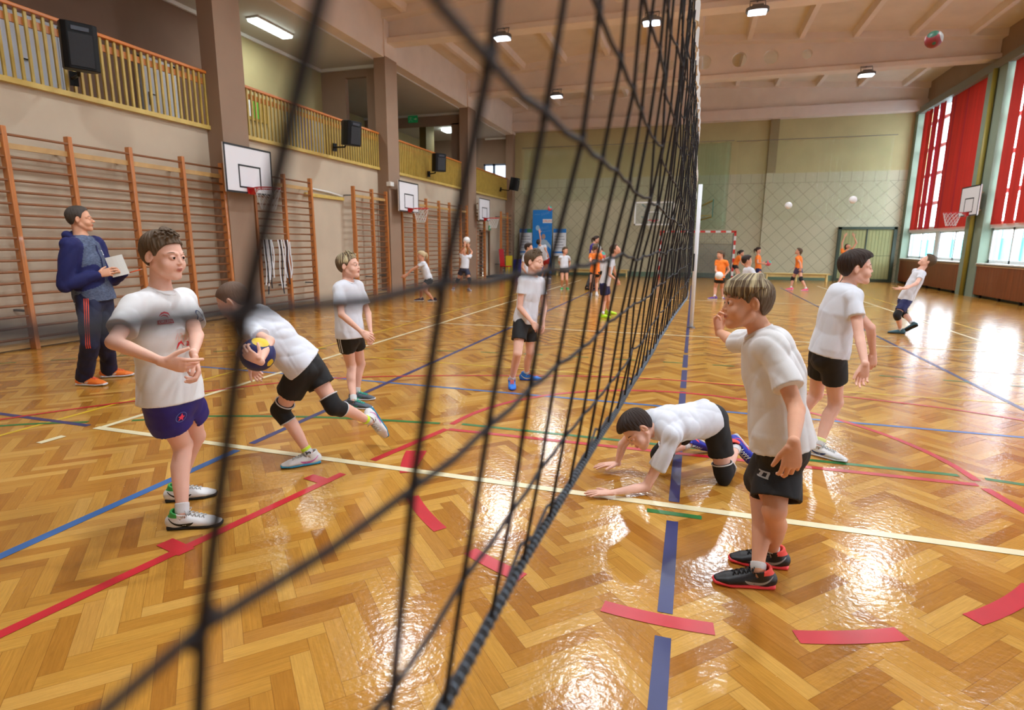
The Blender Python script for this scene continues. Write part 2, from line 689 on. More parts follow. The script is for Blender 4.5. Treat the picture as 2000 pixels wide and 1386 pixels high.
# downstand over the gallery openings up to the roof
w = MB()
w.box(XL, -8.42, YN, YF, 6.42, 7.72, 0)
w.box(-11.0, XL, YN, YF, 6.38, 6.5, 1)
wall('ceiling_gallery', w, [M_pink, mat('gallery_ceiling_paint', (196, 192, 186), 0.8)], 'gallery ceiling with pale downstand above the openings')
# gallery rear wall, bay by bay; brown of the near part stands for shade
w = MB()
w.box(-11.1, -10.75, YN, 11.3, 3.34, 6.4, 1)
w.box(-11.1, -10.75, 11.3, 15.5, 3.34, 6.4, 0)
w.box(-13.4, -13.1, 15.5, YF, 3.34, 6.4, 0)
w.box(-13.4, -11.0, 15.5, 15.7, 3.34, 6.4, 0)
w.box(-13.4, -11.0, 15.5, YF, 6.38, 6.5, 2)
w.box(-13.4, -11.0, 15.5, YF, 3.1, 3.34, 1)
w.box(-11.4, -11.1, 23.2, 24.0, 3.34, 6.4, 3)
wall('wall_gallery', w, [M_olive, M_dkbrown, mat('gallery_ceiling_paint', (196, 192, 186), 0.8), plaster('deep_olive_plaster', (110, 96, 52))], 'rear wall of the gallery, shaded brown then olive')
# cross walls of the gallery
w = MB()
w.box(-10.75, -9.95, 15.5, 15.65, 3.34, 6.4)
w.box(-9.25, XL, 15.5, 15.65, 3.34, 6.4)
w.box(-9.95, -9.25, 15.5, 15.65, 6.1, 6.4)
w.box(-13.1, XL, 21.7, 21.85, 5.95, 6.4)
w.box(-9.3, XL, 21.7, 21.85, 3.34, 6.0)
w.box(-13.1, -9.98, YF, YF + 0.15, 3.34, 6.4)
w.box(-8.8, -8.4, YF, YF + 0.15, 3.34, 6.4)
w.box(-9.98, -8.8, YF, YF + 0.15, 3.34, 4.45)
w.box(-9.98, -8.8, YF, YF + 0.15, 5.2, 6.4)
wall('wall_gallery_cross', w, M_brown, 'brown cross walls dividing the gallery bays')
# pillars
for i, py in enumerate(PILL):
    hw_ = 0.33 if i < 3 else 0.42
    o = MB().box(XL, -8.4, py - hw_, min(py + hw_, YF), 0, 6.45).build('pillar', M_brown)
    tag(o, 'brown plastered pillar on the gallery side', kind='structure')
    o = MB().box(XL, -8.38, py - hw_ - 0.02, min(py + hw_ + 0.02, YF), 6.45, 7.5).build('pillar', M_pink)
    tag(o, 'pale beam end above a gallery pillar', kind='structure')
o = MB().box(2.68, 3.02, YF - 0.14, YF, 0, 4.42).build('pillar', M_tile)
tag(o, 'flat tiled pilaster on the far wall', kind='structure')
o = MB().box(2.68, 3.02, YF - 0.14, YF, 4.42, 6.55).build('pillar', plaster('olive_brown_plaster', (140, 126, 92)))
tag(o, 'upper plain part of the far wall pilaster', kind='structure')
# cornices in the gallery
w = MB()
w.box(-10.75, -10.69, 9.4, 15.5, 6.30, 6.38)
w.box(-10.75, XL, 15.43, 15.5, 6.30, 6.38)
w.box(-10.75, -10.69, YN, 9.4, 6.30, 6.38)
w.box(-13.1, XL, 21.63, 21.7, 6.30, 6.38)
w.box(-9.9, -8.75, YF - 0.06, YF, 6.30, 6.38)
tag(w.build('trim_1', M_white), 'white cornice of the gallery', kind='structure')
# yellow ledge at the foot of the railing
M_ledge = mat('yellow_varnished_pine', (206, 178, 96), 0.45, noise=0.12, nscale=5)

# ---- right wall: parapet, window strip, lintel
w = MB()
w.box(8.12, XR + 0.2, YN, YF, 0, 0.98, 0)
w.box(8.12, XR + 0.2, YN, YF, 6.66, 8.3, 1)
wall('wall_right', w, [M_green_wall, plaster('brown_upper_plaster', (158, 134, 114))], 'right-hand window wall, green below and brown above the windows')
o = MB().box(7.86, 8.3, YN, YF, 6.42, 6.66).build('trim_2', mat('grey_lintel_paint', (128, 132, 126), 0.6))
tag(o, 'grey lintel strip above the windows', kind='structure')
RP = [(-3.3, -2.6), (2.0, 2.9), (8.1, 9.0), (14.2, 15.1), (20.2, 21.35), (26.9, 27.2)]
for (a, b_) in RP:
    mb = MB()
    mb.box(7.88, 8.3, a, b_, 0.0, 6.5, 0)
    tag(mb.build('pillar', [M_green_wall]), 'grey-green pillar between the tall windows', kind='structure')
    if b_ - a > 0.8:
        o = MB().tube([(7.812, a + 0.52, 0.0), (7.812, a + 0.52, 6.4)], 0.06, 12).build('downpipe', mat('ochre_pipe_paint', (150, 138, 56), 0.45), smooth=True)
        tag(o, 'ochre vertical pipe on the %s window pillar' % ('visible far' if a > 19 else 'nearer, out of frame,'), 'pipe', 'pipes on the window pillars' if a < 19 else None)
# ---- windows
M_frame = mat('white_window_frame', (214, 220, 222), 0.4)
M_glass = glassy('window_glass', (200, 225, 230), 0.08)
for wi, (a, b_) in enumerate(BAYS):
    fr = MB()
    x0, x1 = 8.14, 8.2
    mid = (a + b_) / 2
    for (ya, yb) in ((a, mid - 0.16), (mid + 0.16, b_)):
        q = (ya + yb) / 2
        for yy in (ya + 0.03, q, yb - 0.03):
            fr.box(x0, x1, yy - 0.045, yy + 0.045, 1.0, 1.98)
        for zz in (1.04, 1.96):
            fr.box(x0, x1, ya, yb, zz - 0.045, zz + 0.045)
    fr.box(8.12, 8.26, mid - 0.16, mid + 0.16, 0.98, 2.02)
    fr.box(8.08, 8.26, a, b_, 1.98, 2.16)
    for zz in (3.0, 4.05, 5.0, 5.95):
        fr.box(8.16, 8.26, a, b_, zz - 0.06, zz + 0.06)
    for yy in (a + 0.04, mid - 0.5, mid + 1.0, b_ - 0.04):
        fr.box(8.16, 8.26, yy - 0.035, yy + 0.035, 2.1, 6.5)
    wo_ = fr.build('window_%d' % (wi + 1), M_frame)
    tag(wo_, 'tall gymnasium window bay with white casements at the bottom', kind='structure')
    g = MB().box(8.225, 8.229, a, b_, 1.0, 6.5).build('window_glass', M_glass, wo_)
    sill = MB().box(7.86, 8.3, a, b_, 0.955, 0.99).build('window_sill', mat('pale_sill', (200, 196, 186), 0.5), wo_)
# ---- red vertical blinds: one thing per window half
M_blind = mat('red_blind_fabric', (200, 44, 34), 0.8, trans=0.10, noise=0.12, nscale=2.0, stretch=(1, 3, 0.2))
M_blind2 = mat('crimson_blind_fabric', (176, 30, 46), 0.8, trans=0.10)
rb = random.Random(5)
for wi, (a, b_) in enumerate(BAYS):
    mid = (a + b_) / 2 + 0.1
    for hi, (ya, yb) in enumerate(((a + 0.05, mid - 0.03), (mid + 0.25, b_ - 0.1))):
        mb = MB()
        yv = ya
        while yv < yb - 0.1:
            f_ = (yv - ya) / (yb - ya)
            sparse = (hi == 1)
            if wi == 3 and hi == 1 and (0.60 < f_ < 0.70 or 0.3 < f_ < 0.35):
                yv += 0.13
                continue
            if sparse and wi == 4:
                skip = rb.random() < 0.40
                ang = rb.choice((0.05, 0.1, 0.25, 0.6))
            else:
                skip = rb.random() < 0.015
                ang = rb.uniform(0.02, 0.14)
            if not skip:
                c_, s_ = math.cos(ang) * 0.068, math.sin(ang) * 0.068
                jx = rb.uniform(-0.004, 0.004)
                cy_ = yv + 0.064
                p = [(8.02 + jx + s_, cy_ - c_), (8.02 + jx - s_, cy_ + c_)]
                mb.add([(p[0][0], p[0][1], 2.08), (p[1][0], p[1][1], 2.08), (p[1][0], p[1][1], 6.48), (p[0][0], p[0][1], 6.48),
                        (p[0][0] + .0012, p[0][1], 2.08), (p[1][0] + .0012, p[1][1], 2.08), (p[1][0] + .0012, p[1][1], 6.48), (p[0][0] + .0012, p[0][1], 6.48)],
                       [(0, 1, 2, 3), (7, 6, 5, 4), (0, 4, 5, 1), (3, 2, 6, 7), (0, 3, 7, 4), (1, 5, 6, 2)], 0 if rb.random() < 0.7 else 1)
            yv += 0.122
        root = empty('vertical_blind', (0, 0, 0))
        side = ('nearer', 'farther')[hi]
        lab = {4: 'red vertical blind over the %s half of the window at the far corner' % side, 3: 'red vertical blind over the %s half of the window nearest the right picture edge' % side}.get(wi, 'red vertical blind closed over a window along the right wall')
        tag(root, lab, 'blind', None if wi in (3, 4) else 'red vertical blinds along the right wall')
        mb.build('slats', [M_blind, M_blind2], root)
        MB().box(7.99, 8.06, ya, yb, 6.47, 6.53).build('head_rail', M_white, root)
# ---- outside: turquoise fence and pale yard
o = MB().box(8.6, 40, -20, 60, -0.3, -0.25).build('ground_outside', mat('pale_yard_paving', (190, 196, 196), 0.9))
tag(o, 'pale paved yard outside the windows', kind='structure')
mb = MB()
mb.box(15.0, 15.06, -20, 60, -0.25, 1.9)
for k in range(40):
    mb.box(14.93, 15.0, -20 + k * 2, -19.94 + k * 2, -0.25, 2.3)
o = mb.build('yard_fence', mat('turquoise_fence_paint', (80, 190, 200), 0.6))
tag(o, 'turquoise fence seen outside through the low windows', 'fence')

# ---- brown panel covers along the foot of the right wall
M_pan = mat('dark_stained_boards', (118, 58, 26), 0.4, noise=0.2, nscale=2.2, stretch=(1, 9, 0.4))
covers = [(-2.6, 2.0), (2.9, 8.1), (9.0, 14.2), (15.1, 20.2), (21.35, 26.9)]
for k, (a, b_) in enumerate(covers):
    root = empty('radiator_cover', (8.0, (a + b_) / 2, 0))
    lab = {4: 'brown boarded radiator cover beneath the far corner window', 3: 'brown boarded radiator cover beside the right picture edge'}.get(k, 'brown boarded radiator cover along the right wall')
    tag(root, lab, 'radiator cover', None if k in (3, 4) else 'brown radiator covers along the right wall')
    mb = MB()
    yv = a
    while yv < b_ - 0.05:
        mb.box(-0.1, -0.075, yv - root.location.y, min(yv + 0.145, b_) - root.location.y, 0.09, 0.9)
        yv += 0.15
    mb.build('boards', M_pan, root)
    MB().box(-0.12, 0.10, a - root.location.y, b_ - root.location.y, 0.9, 0.935).build('top', mat('worn_wood_shelf', (170, 134, 96), 0.5), root)
    for q in np.arange(a + 0.3, b_, 1.1):
        MB().box(-0.09, -0.03, q - root.location.y, q + 0.06 - root.location.y, 0, 0.09).build('foot', M_black, root)

# ---- roof: sloping panels, ribs and beams
def roof_z(x):
    return 8.12 - abs(x + 0.25) * 0.068


w = MB()
XS = [-8.75, -0.25, 8.3]
for (xa, xb) in ((XS[0], XS[1]), (XS[1], XS[2])):
    za, zb = roof_z(xa), roof_z(xb)
    w.add([(xa, YN, za), (xb, YN, zb), (xb, YF, zb), (xa, YF, za), (xa, YN, za + .1), (xb, YN, zb + .1), (xb, YF, zb + .1), (xa, YF, za + .1)],
          [(0, 1, 2, 3), (7, 6, 5, 4), (0, 4, 5, 1), (2, 6, 7, 3), (1, 5, 6, 2), (0, 3, 7, 4)])
ceil = wall('ceiling', w, M_panel, 'sloping concrete panel ceiling painted pale brown-pink')
mb = MB()
bys = [YN] + BEAM_Y + [YF]
for k in range(len(bys) - 1):
    for x in np.arange(-7.75, 8, 1.5):
        z = roof_z(x)
        mb.add([(x - .09, bys[k], z - .16), (x + .09, bys[k], z - .16), (x + .05, bys[k + 1], z - .16), (x - .05, bys[k + 1], z - .16)] and
               [(x - .07, bys[k], z - .17), (x + .07, bys[k], z - .17), (x + .07, bys[k + 1], z - .17), (x - .07, bys[k + 1], z - .17),
                (x - .12, bys[k], z + .02), (x + .12, bys[k], z + .02), (x + .12, bys[k + 1], z + .02), (x - .12, bys[k + 1], z + .02)],
               [(0, 3, 2, 1), (4, 5, 6, 7), (0, 1, 5, 4), (1, 2, 6, 5), (2, 3, 7, 6), (3, 0, 4, 7)])
    for yy in (bys[k], bys[k + 1]):
        s_ = 1 if yy == bys[k] else -1
        for (xa, xb) in ((XS[0], XS[1]), (XS[1], XS[2])):
            za, zb = roof_z(xa), roof_z(xb)
            y2 = yy + s_ * 0.42
            mb.add([(xa, yy, za - .2), (xb, yy, zb - .2), (xb, y2, zb - .2), (xa, y2, za - .2), (xa, yy, za), (xb, yy, zb), (xb, y2, zb), (xa, y2, za)],
                   [(0, 3, 2, 1), (4, 5, 6, 7), (0, 1, 5, 4), (1, 2, 6, 5), (2, 3, 7, 6), (3, 0, 4, 7)])
mb.build('ceiling_ribs', M_pink, ceil)


def beam(yc):
    """I-section roof beam with round openings in the web"""
    mb = MB()
    hw_ = 0.09
    circ = [(-2.1, .19), (-0.1, .23), (1.0, .23), (1.95, .22), (-1.2, .17), (3.0, .15)] if yc > 5 else []
    # web as a grid of columns, with circular holes cut as polygons
    zt = lambda x: roof_z(x) - 0.02
    holes = sorted([c for c in circ])
    xa = XL
    segs = []
    for cx, r in holes:
        segs.append((xa, cx - r - .03, None))
        segs.append((cx - r - .03, cx + r + .03, (cx, r)))
        xa = cx + r + .03
    segs.append((xa, XR, None))
    for (a, b_, h) in segs:
        cuts = [a, -0.25, b_] if (a < -0.25 < b_ and not h) else [a, b_]
        if not h:
            for q in range(len(cuts) - 1):
                a1, b1 = cuts[q], cuts[q + 1]
                mb.add([(a1, yc - hw_, 6.85), (b1, yc - hw_, 6.85), (b1, yc - hw_, zt(b1)), (a1, yc - hw_, zt(a1)), (a1, yc + hw_, 6.85), (b1, yc + hw_, 6.85), (b1, yc + hw_, zt(b1)), (a1, yc + hw_, zt(a1))],
                       [(0, 1, 2, 3), (7, 6, 5, 4)])
        else:
            cx, r = h
            cz = 7.38
            n = 24
            ring = [(cx + r * math.cos(2 * math.pi * i / n), cz + r * math.sin(2 * math.pi * i / n)) for i in range(n)]
            outer = []
            hw2 = (b_ - a) / 2
            for i in range(n):
                an = 2 * math.pi * i / n
                c_, s_ = math.cos(an), math.sin(an)
                up = (zt(cx) - cz) if s_ > 0 else (cz - 6.85)
                t = min(hw2 / abs(c_) if abs(c_) > 1e-6 else 9, up / abs(s_) if abs(s_) > 1e-6 else 9)
                outer.append((cx + c_ * t, cz + s_ * t))
            for yy, fl in ((yc - hw_, False), (yc + hw_, True)):
                vs = [(p[0], yy, p[1]) for p in ring] + [(p[0], yy, p[1]) for p in outer]
                fs = [(i, (i + 1) % n, n + (i + 1) % n, n + i) for i in range(n)]
                if not fl:
                    fs = [f[::-1] for f in fs]
                mb.add(vs, fs)
                # corner fillers
                for sx in (-1, 1):
                    for zz in (6.85, zt(cx)):
                        cand = [o_ for o_ in outer if (o_[0] - cx) * sx > 0 and (o_[1] - cz) * (zz - cz) > 0]
                        e1_ = max(cand, key=lambda o_: abs(o_[1] - cz) * 10 + abs(o_[0] - cx))
                        e2_ = max(cand, key=lambda o_: abs(o_[0] - cx) * 10 + abs(o_[1] - cz))
                        mb.add([(cx + sx * hw2, yy, zz), (e1_[0], yy, e1_[1]), (e2_[0], yy, e2_[1])], [(0, 1, 2)])
            mb.add([(p[0], yc - hw_, p[1]) for p in ring] + [(p[0], yc + hw_, p[1]) for p in ring], [(i, (i + 1) % n, n + (i + 1) % n, n + i) for i in range(n)])
    # flange, slightly hipped
    mb.box(XL, XR, yc - .22, yc + .22, 6.80, 6.93)
    mb.add([(XL, yc - .22, 6.93), (XR, yc - .22, 6.93), (XR, yc - .09, 7.0), (XL, yc - .09, 7.0), (XL, yc + .22, 6.93), (XR, yc + .22, 6.93), (XR, yc + .09, 7.0), (XL, yc + .09, 7.0)],
           [(0, 1, 2, 3), (7, 6, 5, 4)])
    o = mb.build('roof_beam', M_pink)
    tag(o, 'deep roof beam with round openings', kind='structure')


for yb in BEAM_Y:
    beam(yb)
mb = MB()
mb.box(XL, XR, YF - 0.25, YF, 6.95, 8.1)
mb.box(XL, XR, YF - 0.42, YF, 6.55, 6.95, 1)
tag(mb.build('roof_beam', [M_pink, plaster('near_white_beam_paint', (222, 206, 198))]), 'end beam with a pale band against the far wall', kind='structure')

# ---- hall lamps
def make_lamp():
    root = empty('hall_lamp', (0, 0, 0))
    mb = MB()
    mb.prism([(0.26 * math.cos(a) * (1 if abs(math.cos(a)) < .8 else .95), 0.21 * math.sin(a)) for a in [2 * math.pi * i / 20 for i in range(20)]], 0.03, 0.11)
    mb.box(-.12, .12, -.1, .1, .11, .17)
    bevel(mb.build('housing', M_steel, root), 0.01)
    mb = MB()
    mb.box(-.19, .19, -.15, .15, 0.005, 0.03)
    bevel(mb.build('diffuser', mat('lamp_diffuser', (240, 246, 255), 0.3, emit=(232, 240, 255), estr=14), root), 0.02)
    mb = MB()
    mb.tube([(-.16, 0, .14), (-.16, .1, .3), (.16, .1, .3), (.16, 0, .14)], 0.012, 8)
    mb.tube([(0, .1, .3), (0, .2, .32)], 0.02, 8)
    mb.build('bracket', M_steel, root)
    return root


proto = make_lamp()
names = {(-5.0, 15.4): 'white square hall lamp high at left under the nearer visible beam', (-1.3, 15.4): 'hall lamp seen through the net beside its upper edge', (1.0, 15.4): 'hall lamp just right of the net top, at the upper picture edge',
         (4.65, 15.4): 'hall lamp cut off by the top picture edge at right', (-5.0, 21.5): 'small hall lamp under the far beam, seen through the net', (4.65, 21.5): 'small hall lamp under the far beam near the red blinds'}
for i, (lx, ly) in enumerate(LAMPS):
    o = proto if i == 0 else copy_tree(proto)
    o.location = (lx, ly - 0.42, 6.52)
    if (lx, ly) in names:
        tag(o, names[(lx, ly)], 'ceiling lamp', 'hall lamps under the roof beams')
    else:
        tag(o, 'added square hall lamp under a roof beam above the picture edge', 'ceiling lamp', 'added hall lamps under the nearest roof beams')
# strip light in the gallery
root = empty('strip_light', (-9.75, 12.2, 6.37))
tag(root, 'bright white strip light on the gallery ceiling', 'ceiling light')
MB().box(-.16, .16, -.62, .62, -.03, 0).build('housing', M_white, root)
bevel(MB().box(-.14, .14, -.6, .6, -.085, -.03).build('diffuser', mat('strip_diffuser', (245, 255, 252), 0.3, emit=(235, 255, 250), estr=12), root), 0.02)
area('strip_light_glow', (-9.75, 12.2, 6.26), (0, 0, -1), .28, 1.2, 45, (.95, 1, .97))
root = empty('strip_light', (-10.6, 24.6, 6.36))
tag(root, 'short bright strip light glimpsed in the farther gallery bay', 'ceiling light')
bevel(MB().box(-.3, .3, -.3, .3, -.1, 0).build('diffuser', MATS['strip_diffuser'], root), 0.03)
area('strip_light_glow', (-10.6, 24.6, 6.2), (0, 0, -1), .5, .5, 60, (.95, 1, .9))

# ================================================================== FIXTURES ON THE LEFT WALL
# wall bars
M_board = mat('pale_top_board', (190, 152, 96), 0.45, noise=0.1)


def wall_bars(ys, label, group=None, z_hi=2.87):
    y0 = ys[0]
    root = empty('wall_bars', (-8.4, y0, 0))
    tag(root, label, 'wall bars', group)
    for y in ys:
        y -= y0
        # upright: tapered plank, wider towards its foot
        mb = MB()
        mb.add([(-.12, y - .03, 0), (0.0, y - .03, 0), (0.0, y + .03, 0), (-.12, y + .03, 0), (-.12, y - .03, z_hi), (-.03, y - .03, z_hi), (-.03, y + .03, z_hi), (-.12, y + .03, z_hi)],
               [(0, 3, 2, 1), (4, 5, 6, 7), (0, 1, 5, 4), (1, 2, 6, 5), (2, 3, 7, 6), (3, 0, 4, 7)])
        bevel(mb.build('upright', M_wood_orange, root), 0.006)
    n = 17
    for k in range(n):
        z = 0.16 + k * 0.146
        MB().tube([(-.06, 0, z), (-.06, ys[-1] - y0, z)], 0.017, 8).build('rung', M_wood_rung, root, smooth=True)
    MB().tube([(-.05, 0, z_hi - .1), (-.05, ys[-1] - y0, z_hi - .1)], 0.017, 8).build('rung', M_wood_rung, root, smooth=True)
    MB().box(-.11, -.075, 0, ys[-1] - y0, z_hi - .27, z_hi - .2).build('top_board', M_board, root)
    MB().box(-.28, -.11, 0, ys[-1] - y0, 0.02, .07).build('foot_board', M_board, root)
    mb = MB()
    for y in ys:
        y -= y0
        for z in (.5, z_hi - .24):
            mb.box(-.35, -.11, y - .02, y + .02, z, z + .03)
    mb.build('wall_bracket', M_steel, root)
    return root


wall_bars([3.7, 4.55, 5.38, 6.2, 7.12, 8.09, 8.97], 'longest run of pine wall bars, left of the nearest pillar behind the hooded sweatshirt')
wall_bars([9.76, 10.66, 11.58], 'pine wall bars just right of the nearest pillar, white straps hanging on them')
wall_bars([13.34, 14.24, 15.0], 'pine wall bars left of the second pillar, beyond the bare stretch of wall')
wall_bars([15.9, 16.75, 17.6, 18.6, 19.5, 20.5, 21.15], 'pine wall bars between the second and third hoops on the left wall')
wall_bars([22.1, 23.15], 'narrow ladder of wall bars beside the open doorway')
wall_bars([25.35, 26.3, 26.95], 'short pine wall bars in the far left corner')


# gallery railing, one per bay
def railing(y0, y1, label):
    root = empty('gallery_railing', (-8.72, y0, 3.45))
    tag(root, label, 'railing')
    L_ = y1 - y0
    bevel(MB().box(-.05, .07, 0, L_, .98, 1.03).build('handrail', mat('orange_varnished_rail', (206, 120, 48), 0.35, noise=0.15, nscale=3, stretch=(4, .5, 4), coat=0.3), root), .01)
    MB().box(-.02, .01, 0, L_, .80, .90).build('upper_rail', M_wood_orange, root)
    MB().box(-.03, .06, 0, L_, .02, .09).build('ledge', M_ledge, root)
    mb = MB()
    n = int(L_ / .113)
    for i in range(n + 1):
        y = .03 + (L_ - .06) * i / n
        mb.box(.012, .042, y - .018, y + .018, .04, .98)
    o = mb.build('balusters', mat('yellow_baluster_pine', (188, 160, 78), 0.45, noise=0.12, nscale=5), root)
    return root


railing(-3.2, 2.9, 'gallery railing in the bay before the picture begins')
railing(3.58, 9.0, 'gallery railing in the nearest bay with the white doors behind')
railing(9.66, 15.07, 'gallery railing in the second bay under the strip light')
railing(15.73, 21.18, 'gallery railing in the third bay, lit window showing below the rail')
railing(22.02, 26.83, 'gallery railing in the farthest bay by the corner')
# solid pale boards behind the farthest railings
for (a, b_) in ((15.8, 21.1), (22.1, 26.8)):
    o = MB().box(-8.80, -8.785, a, b_, 3.5, 4.3).build('railing_backboard', mat('yellow_backboard', (188, 158, 78), 0.6))
    tag(o, 'yellow board behind the railing of the %s' % ('third bay' if a < 20 else 'farthest bay'), 'board')


# speakers on arms
def speaker(x, y, z, rz, tilt, s, label):
    root = empty('wall_speaker', (x, y, z), rz)
    root.rotation_euler = (0, tilt, rz)
    tag(root, label, 'speaker')
    mb = MB()
    mb.prism([(-.14, -.16), (.0, -.2), (.16, -.2), (.2, -.14), (.2, .14), (.16, .2), (.0, .2), (-.14, .16)], -.3 * s, .3 * s)
    bevel(mb.build('cabinet', M_black, root), .012)
    MB().box(.195, .212, -.13, .13, -.26 * s, .16 * s).build('grille', mat('dark_speaker_grille', (34, 36, 42), 0.6, bump=.6, bscale=300), root)
    bevel(MB().box(.196, .216, -.1, .1, .19 * s, .25 * s).build('horn', mat('dark_grey_horn', (52, 56, 66), 0.3), root), .006)
    mb = MB()
    mb.tube([(-.1, 0, -.2 * s), (-.2, 0, -.34 * s), (-.58, -.02, -.36 * s)], .02, 8)
    mb.box(-.62, -.58, -.05, .05, -.46 * s, -.26 * s)
    mb.build('arm', M_black, root)
    return root


speaker(-8.05, 6.2, 3.98, -.5, .12, .95, 'black loudspeaker on the nearest railing, before the first white door')
speaker(-8.02, 12.62, 4.0, -.35, .12, .92, 'black loudspeaker on the second bay railing')
speaker(-8.1, 17.8, 4.0, -.6, .05, .92, 'black loudspeaker on the third bay railing')
speaker(-7.95, 25.6, 4.08, -.1, .18, .92, 'small black loudspeaker on an arm in the far corner bay')

# gallery doors
M_door = mat('pale_grey_door', (206, 212, 220), 0.45)
for k, (ya, yb) in enumerate(((6.6, 7.88), (9.5, 10.22), (3.9, 4.7))):
    d = MB().box(-10.75, -10.70, ya, yb, 3.48, 5.0).build('door_%d' % (k + 1), M_door)
    tag(d, ('pale grey double door on the gallery at the left edge', 'white door on the gallery left of the nearest pillar', 'pale door on the gallery before the picture begins')[k], kind='structure')
    mb = MB()
    cy = (ya + yb) / 2 if k == 0 else ya + .1
    mb.box(-10.7, -10.685, cy - .02, cy + .02, 4.15, 4.4)
    mb.tube([(-10.66, cy, 4.36), (-10.66, cy + .13, 4.36)], .011, 6)
    mb.build('door_handle', M_black, d)
    mb = MB()
    for (a, b_) in ((ya - .05, ya), (yb, yb + .05)):
        mb.box(-10.75, -10.68, a, b_, 3.34, 5.05)
    mb.box(-10.75, -10.68, ya - .05, yb + .05, 5.0, 5.06)
    mb.build('door_frame', M_door, d)
# notice board, switches
root = empty('notice_board', (-10.72, 12.6, 4.7))
tag(root, 'green notice board with white sheets on the gallery wall', 'notice board')
MB().box(0, .02, -.4, .5, -.28, .3).build('board', mat('ochre_board', (170, 140, 60), .6), root)
MB().box(.02, .026, -.05, .14, -.22, .24).build('green_sheet', mat('green_paper', (90, 186, 60), .6), root)
MB().box(.02, .026, -.34, -.12, -.2, .2).build('white_sheet', mat('white_paper', (220, 224, 222), .6), root)
for k in range(2):
    o = bevel(MB().box(-10.75, -10.73, 13.75 + k * .16, 13.87 + k * .16, 4.62, 4.78).build('wall_switch', M_white), .005)
    tag(o, 'white switch plate on the olive gallery wall', 'switch', 'pair of switches on the gallery wall')
root = empty('display_cabinet', (-10.52, 14.3, 3.47))
tag(root, 'pale blue-grey cabinet standing on the gallery against the olive wall', 'cabinet')
bevel(MB().box(-.18, .2, -.55, .6, 0, 1.45).build('body', mat('blue_grey_cabinet', (132, 146, 158), .4), root), .01)
MB().box(.2, .215, -.5, .0, .1, 1.4).build('door', mat('violet_grey_door', (118, 118, 150), .4), root)
MB().box(.2, .215, .05, .55, .1, 1.4).build('door', mat('pale_cabinet_door', (150, 160, 166), .4), root)
# green exit signs
def exit_sign(loc, size, rz, label):
    root = empty('exit_sign', loc, rz)
    tag(root, label, 'sign')
    w_, h_ = size
    MB().box(-.02, 0, -w_ / 2, w_ / 2, -h_ / 2, h_ / 2).build('plate', mat('exit_green', (26, 120, 66), .4, emit=(20, 110, 60), estr=.35), root)
    mb = MB()
    p = lambda a, b_: (a * w_, b_ * h_)
    # running figure and arrow in white
    for (a, b_, c, d) in ((-.36, -.3, -.22, .05), (-.22, .05, -.12, .3), (-.22, .05, -.06, -.3), (-.12, .2, .0, .08), (-.2, .25, -.32, .12)):
        q0, q1 = p(a, b_), p(c, d)
        mb.bar((.004, q0[0], q0[1]), (.004, q1[0], q1[1]), .004, .07 * h_ * 2, up=(1, 0, 0))
    mb.box(.002, .006, .12 * w_, .3 * w_, -.06 * h_, .06 * h_)
    mb.add([(.005, .3 * w_, -.2 * h_), (.005, .42 * w_, 0), (.005, .3 * w_, .2 * h_)], [(0, 1, 2)])
    mb.build('pictogram', mat('sign_white', (225, 240, 228), .5), root)
    return root


exit_sign((-10.9, 21.62, 6.22), (.42, .26), -math.pi / 2, 'green exit sign on the cross wall of the gallery')
exit_sign((-8.72, 24.55, 2.12), (.26, .2), 0, 'small green exit sign above the doorway in the left wall')
# doorway interior
o = MB().box(-10.0, -9.97, 23.6, 23.75, .95, 1.75).build('window_9', mat('lit_corridor_pane', (190, 225, 255), .4, emit=(190, 225, 255), estr=2.0))
tag(o, 'narrow bright pane at the back of the doorway', kind='structure')
mb = MB().box(-8.78, -8.70, 23.29, 23.35, 0, 2.0).box(-8.78, -8.70, 24.45, 24.51, 0, 2.0).box(-8.78, -8.70, 23.29, 24.51, 1.95, 2.01)
tag(mb.build('trim_3', mat('brown_door_casing', (120, 84, 56), .5)), 'brown casing of the doorway in the left wall', kind='structure')
# gallery end window
d = MB().box(-9.98, -8.8, YF + .05, YF + .09, 4.45, 5.2).build('window_10', mat('bright_gallery_pane', (225, 238, 255), .3, emit=(225, 238, 255), estr=3.0))
tag(d, 'bright window at the end of the gallery', kind='structure')
mb = MB()
for (a, b_) in ((-9.98, -9.9), (-9.52, -9.4), (-8.88, -8.8)):
    mb.box(a, b_, YF, YF + .06, 4.45, 5.2)
mb.box(-9.98, -8.8, YF, YF + .06, 5.12, 5.2)
mb.box(-9.98, -8.8, YF, YF + .06, 4.45, 4.52)
mb.build('window_frame', mat('blue_grey_frame', (110, 124, 150), .5), d)
o = MB().box(-9.55, -9.25, 17.3, 17.36, 3.5, 4.2).build('window_11', mat('low_lit_pane', (200, 215, 240), .3, emit=(200, 215, 240), estr=1.0))
tag(o, 'low lit pane glimpsed through the third bay railing', kind='structure')
# cable pipe and plank between wall bars
o = MB().tube([(-8.70, 11.75, 2.69), (-8.70, 12.6, 2.66), (-8.70, 13.2, 2.60)], .025, 8).build('cable_pipe', M_white, smooth=True)
tag(o, 'white pipe running along the wall between two sets of wall bars', 'pipe')
o = bevel(MB().box(-8.74, -8.68, 11.7, 13.25, 2.50, 2.58).build('wall_plank', M_ledge), .006)
tag(o, 'pale yellow plank fixed to the wall under the white pipe', 'plank')
o = bevel(MB().box(-8.44, -8.30, 15.0, 15.2, 3.02, 3.14).build('alarm_box', M_white), .01)
tag(o, 'small white box on the second pillar above the wall bars', 'box')


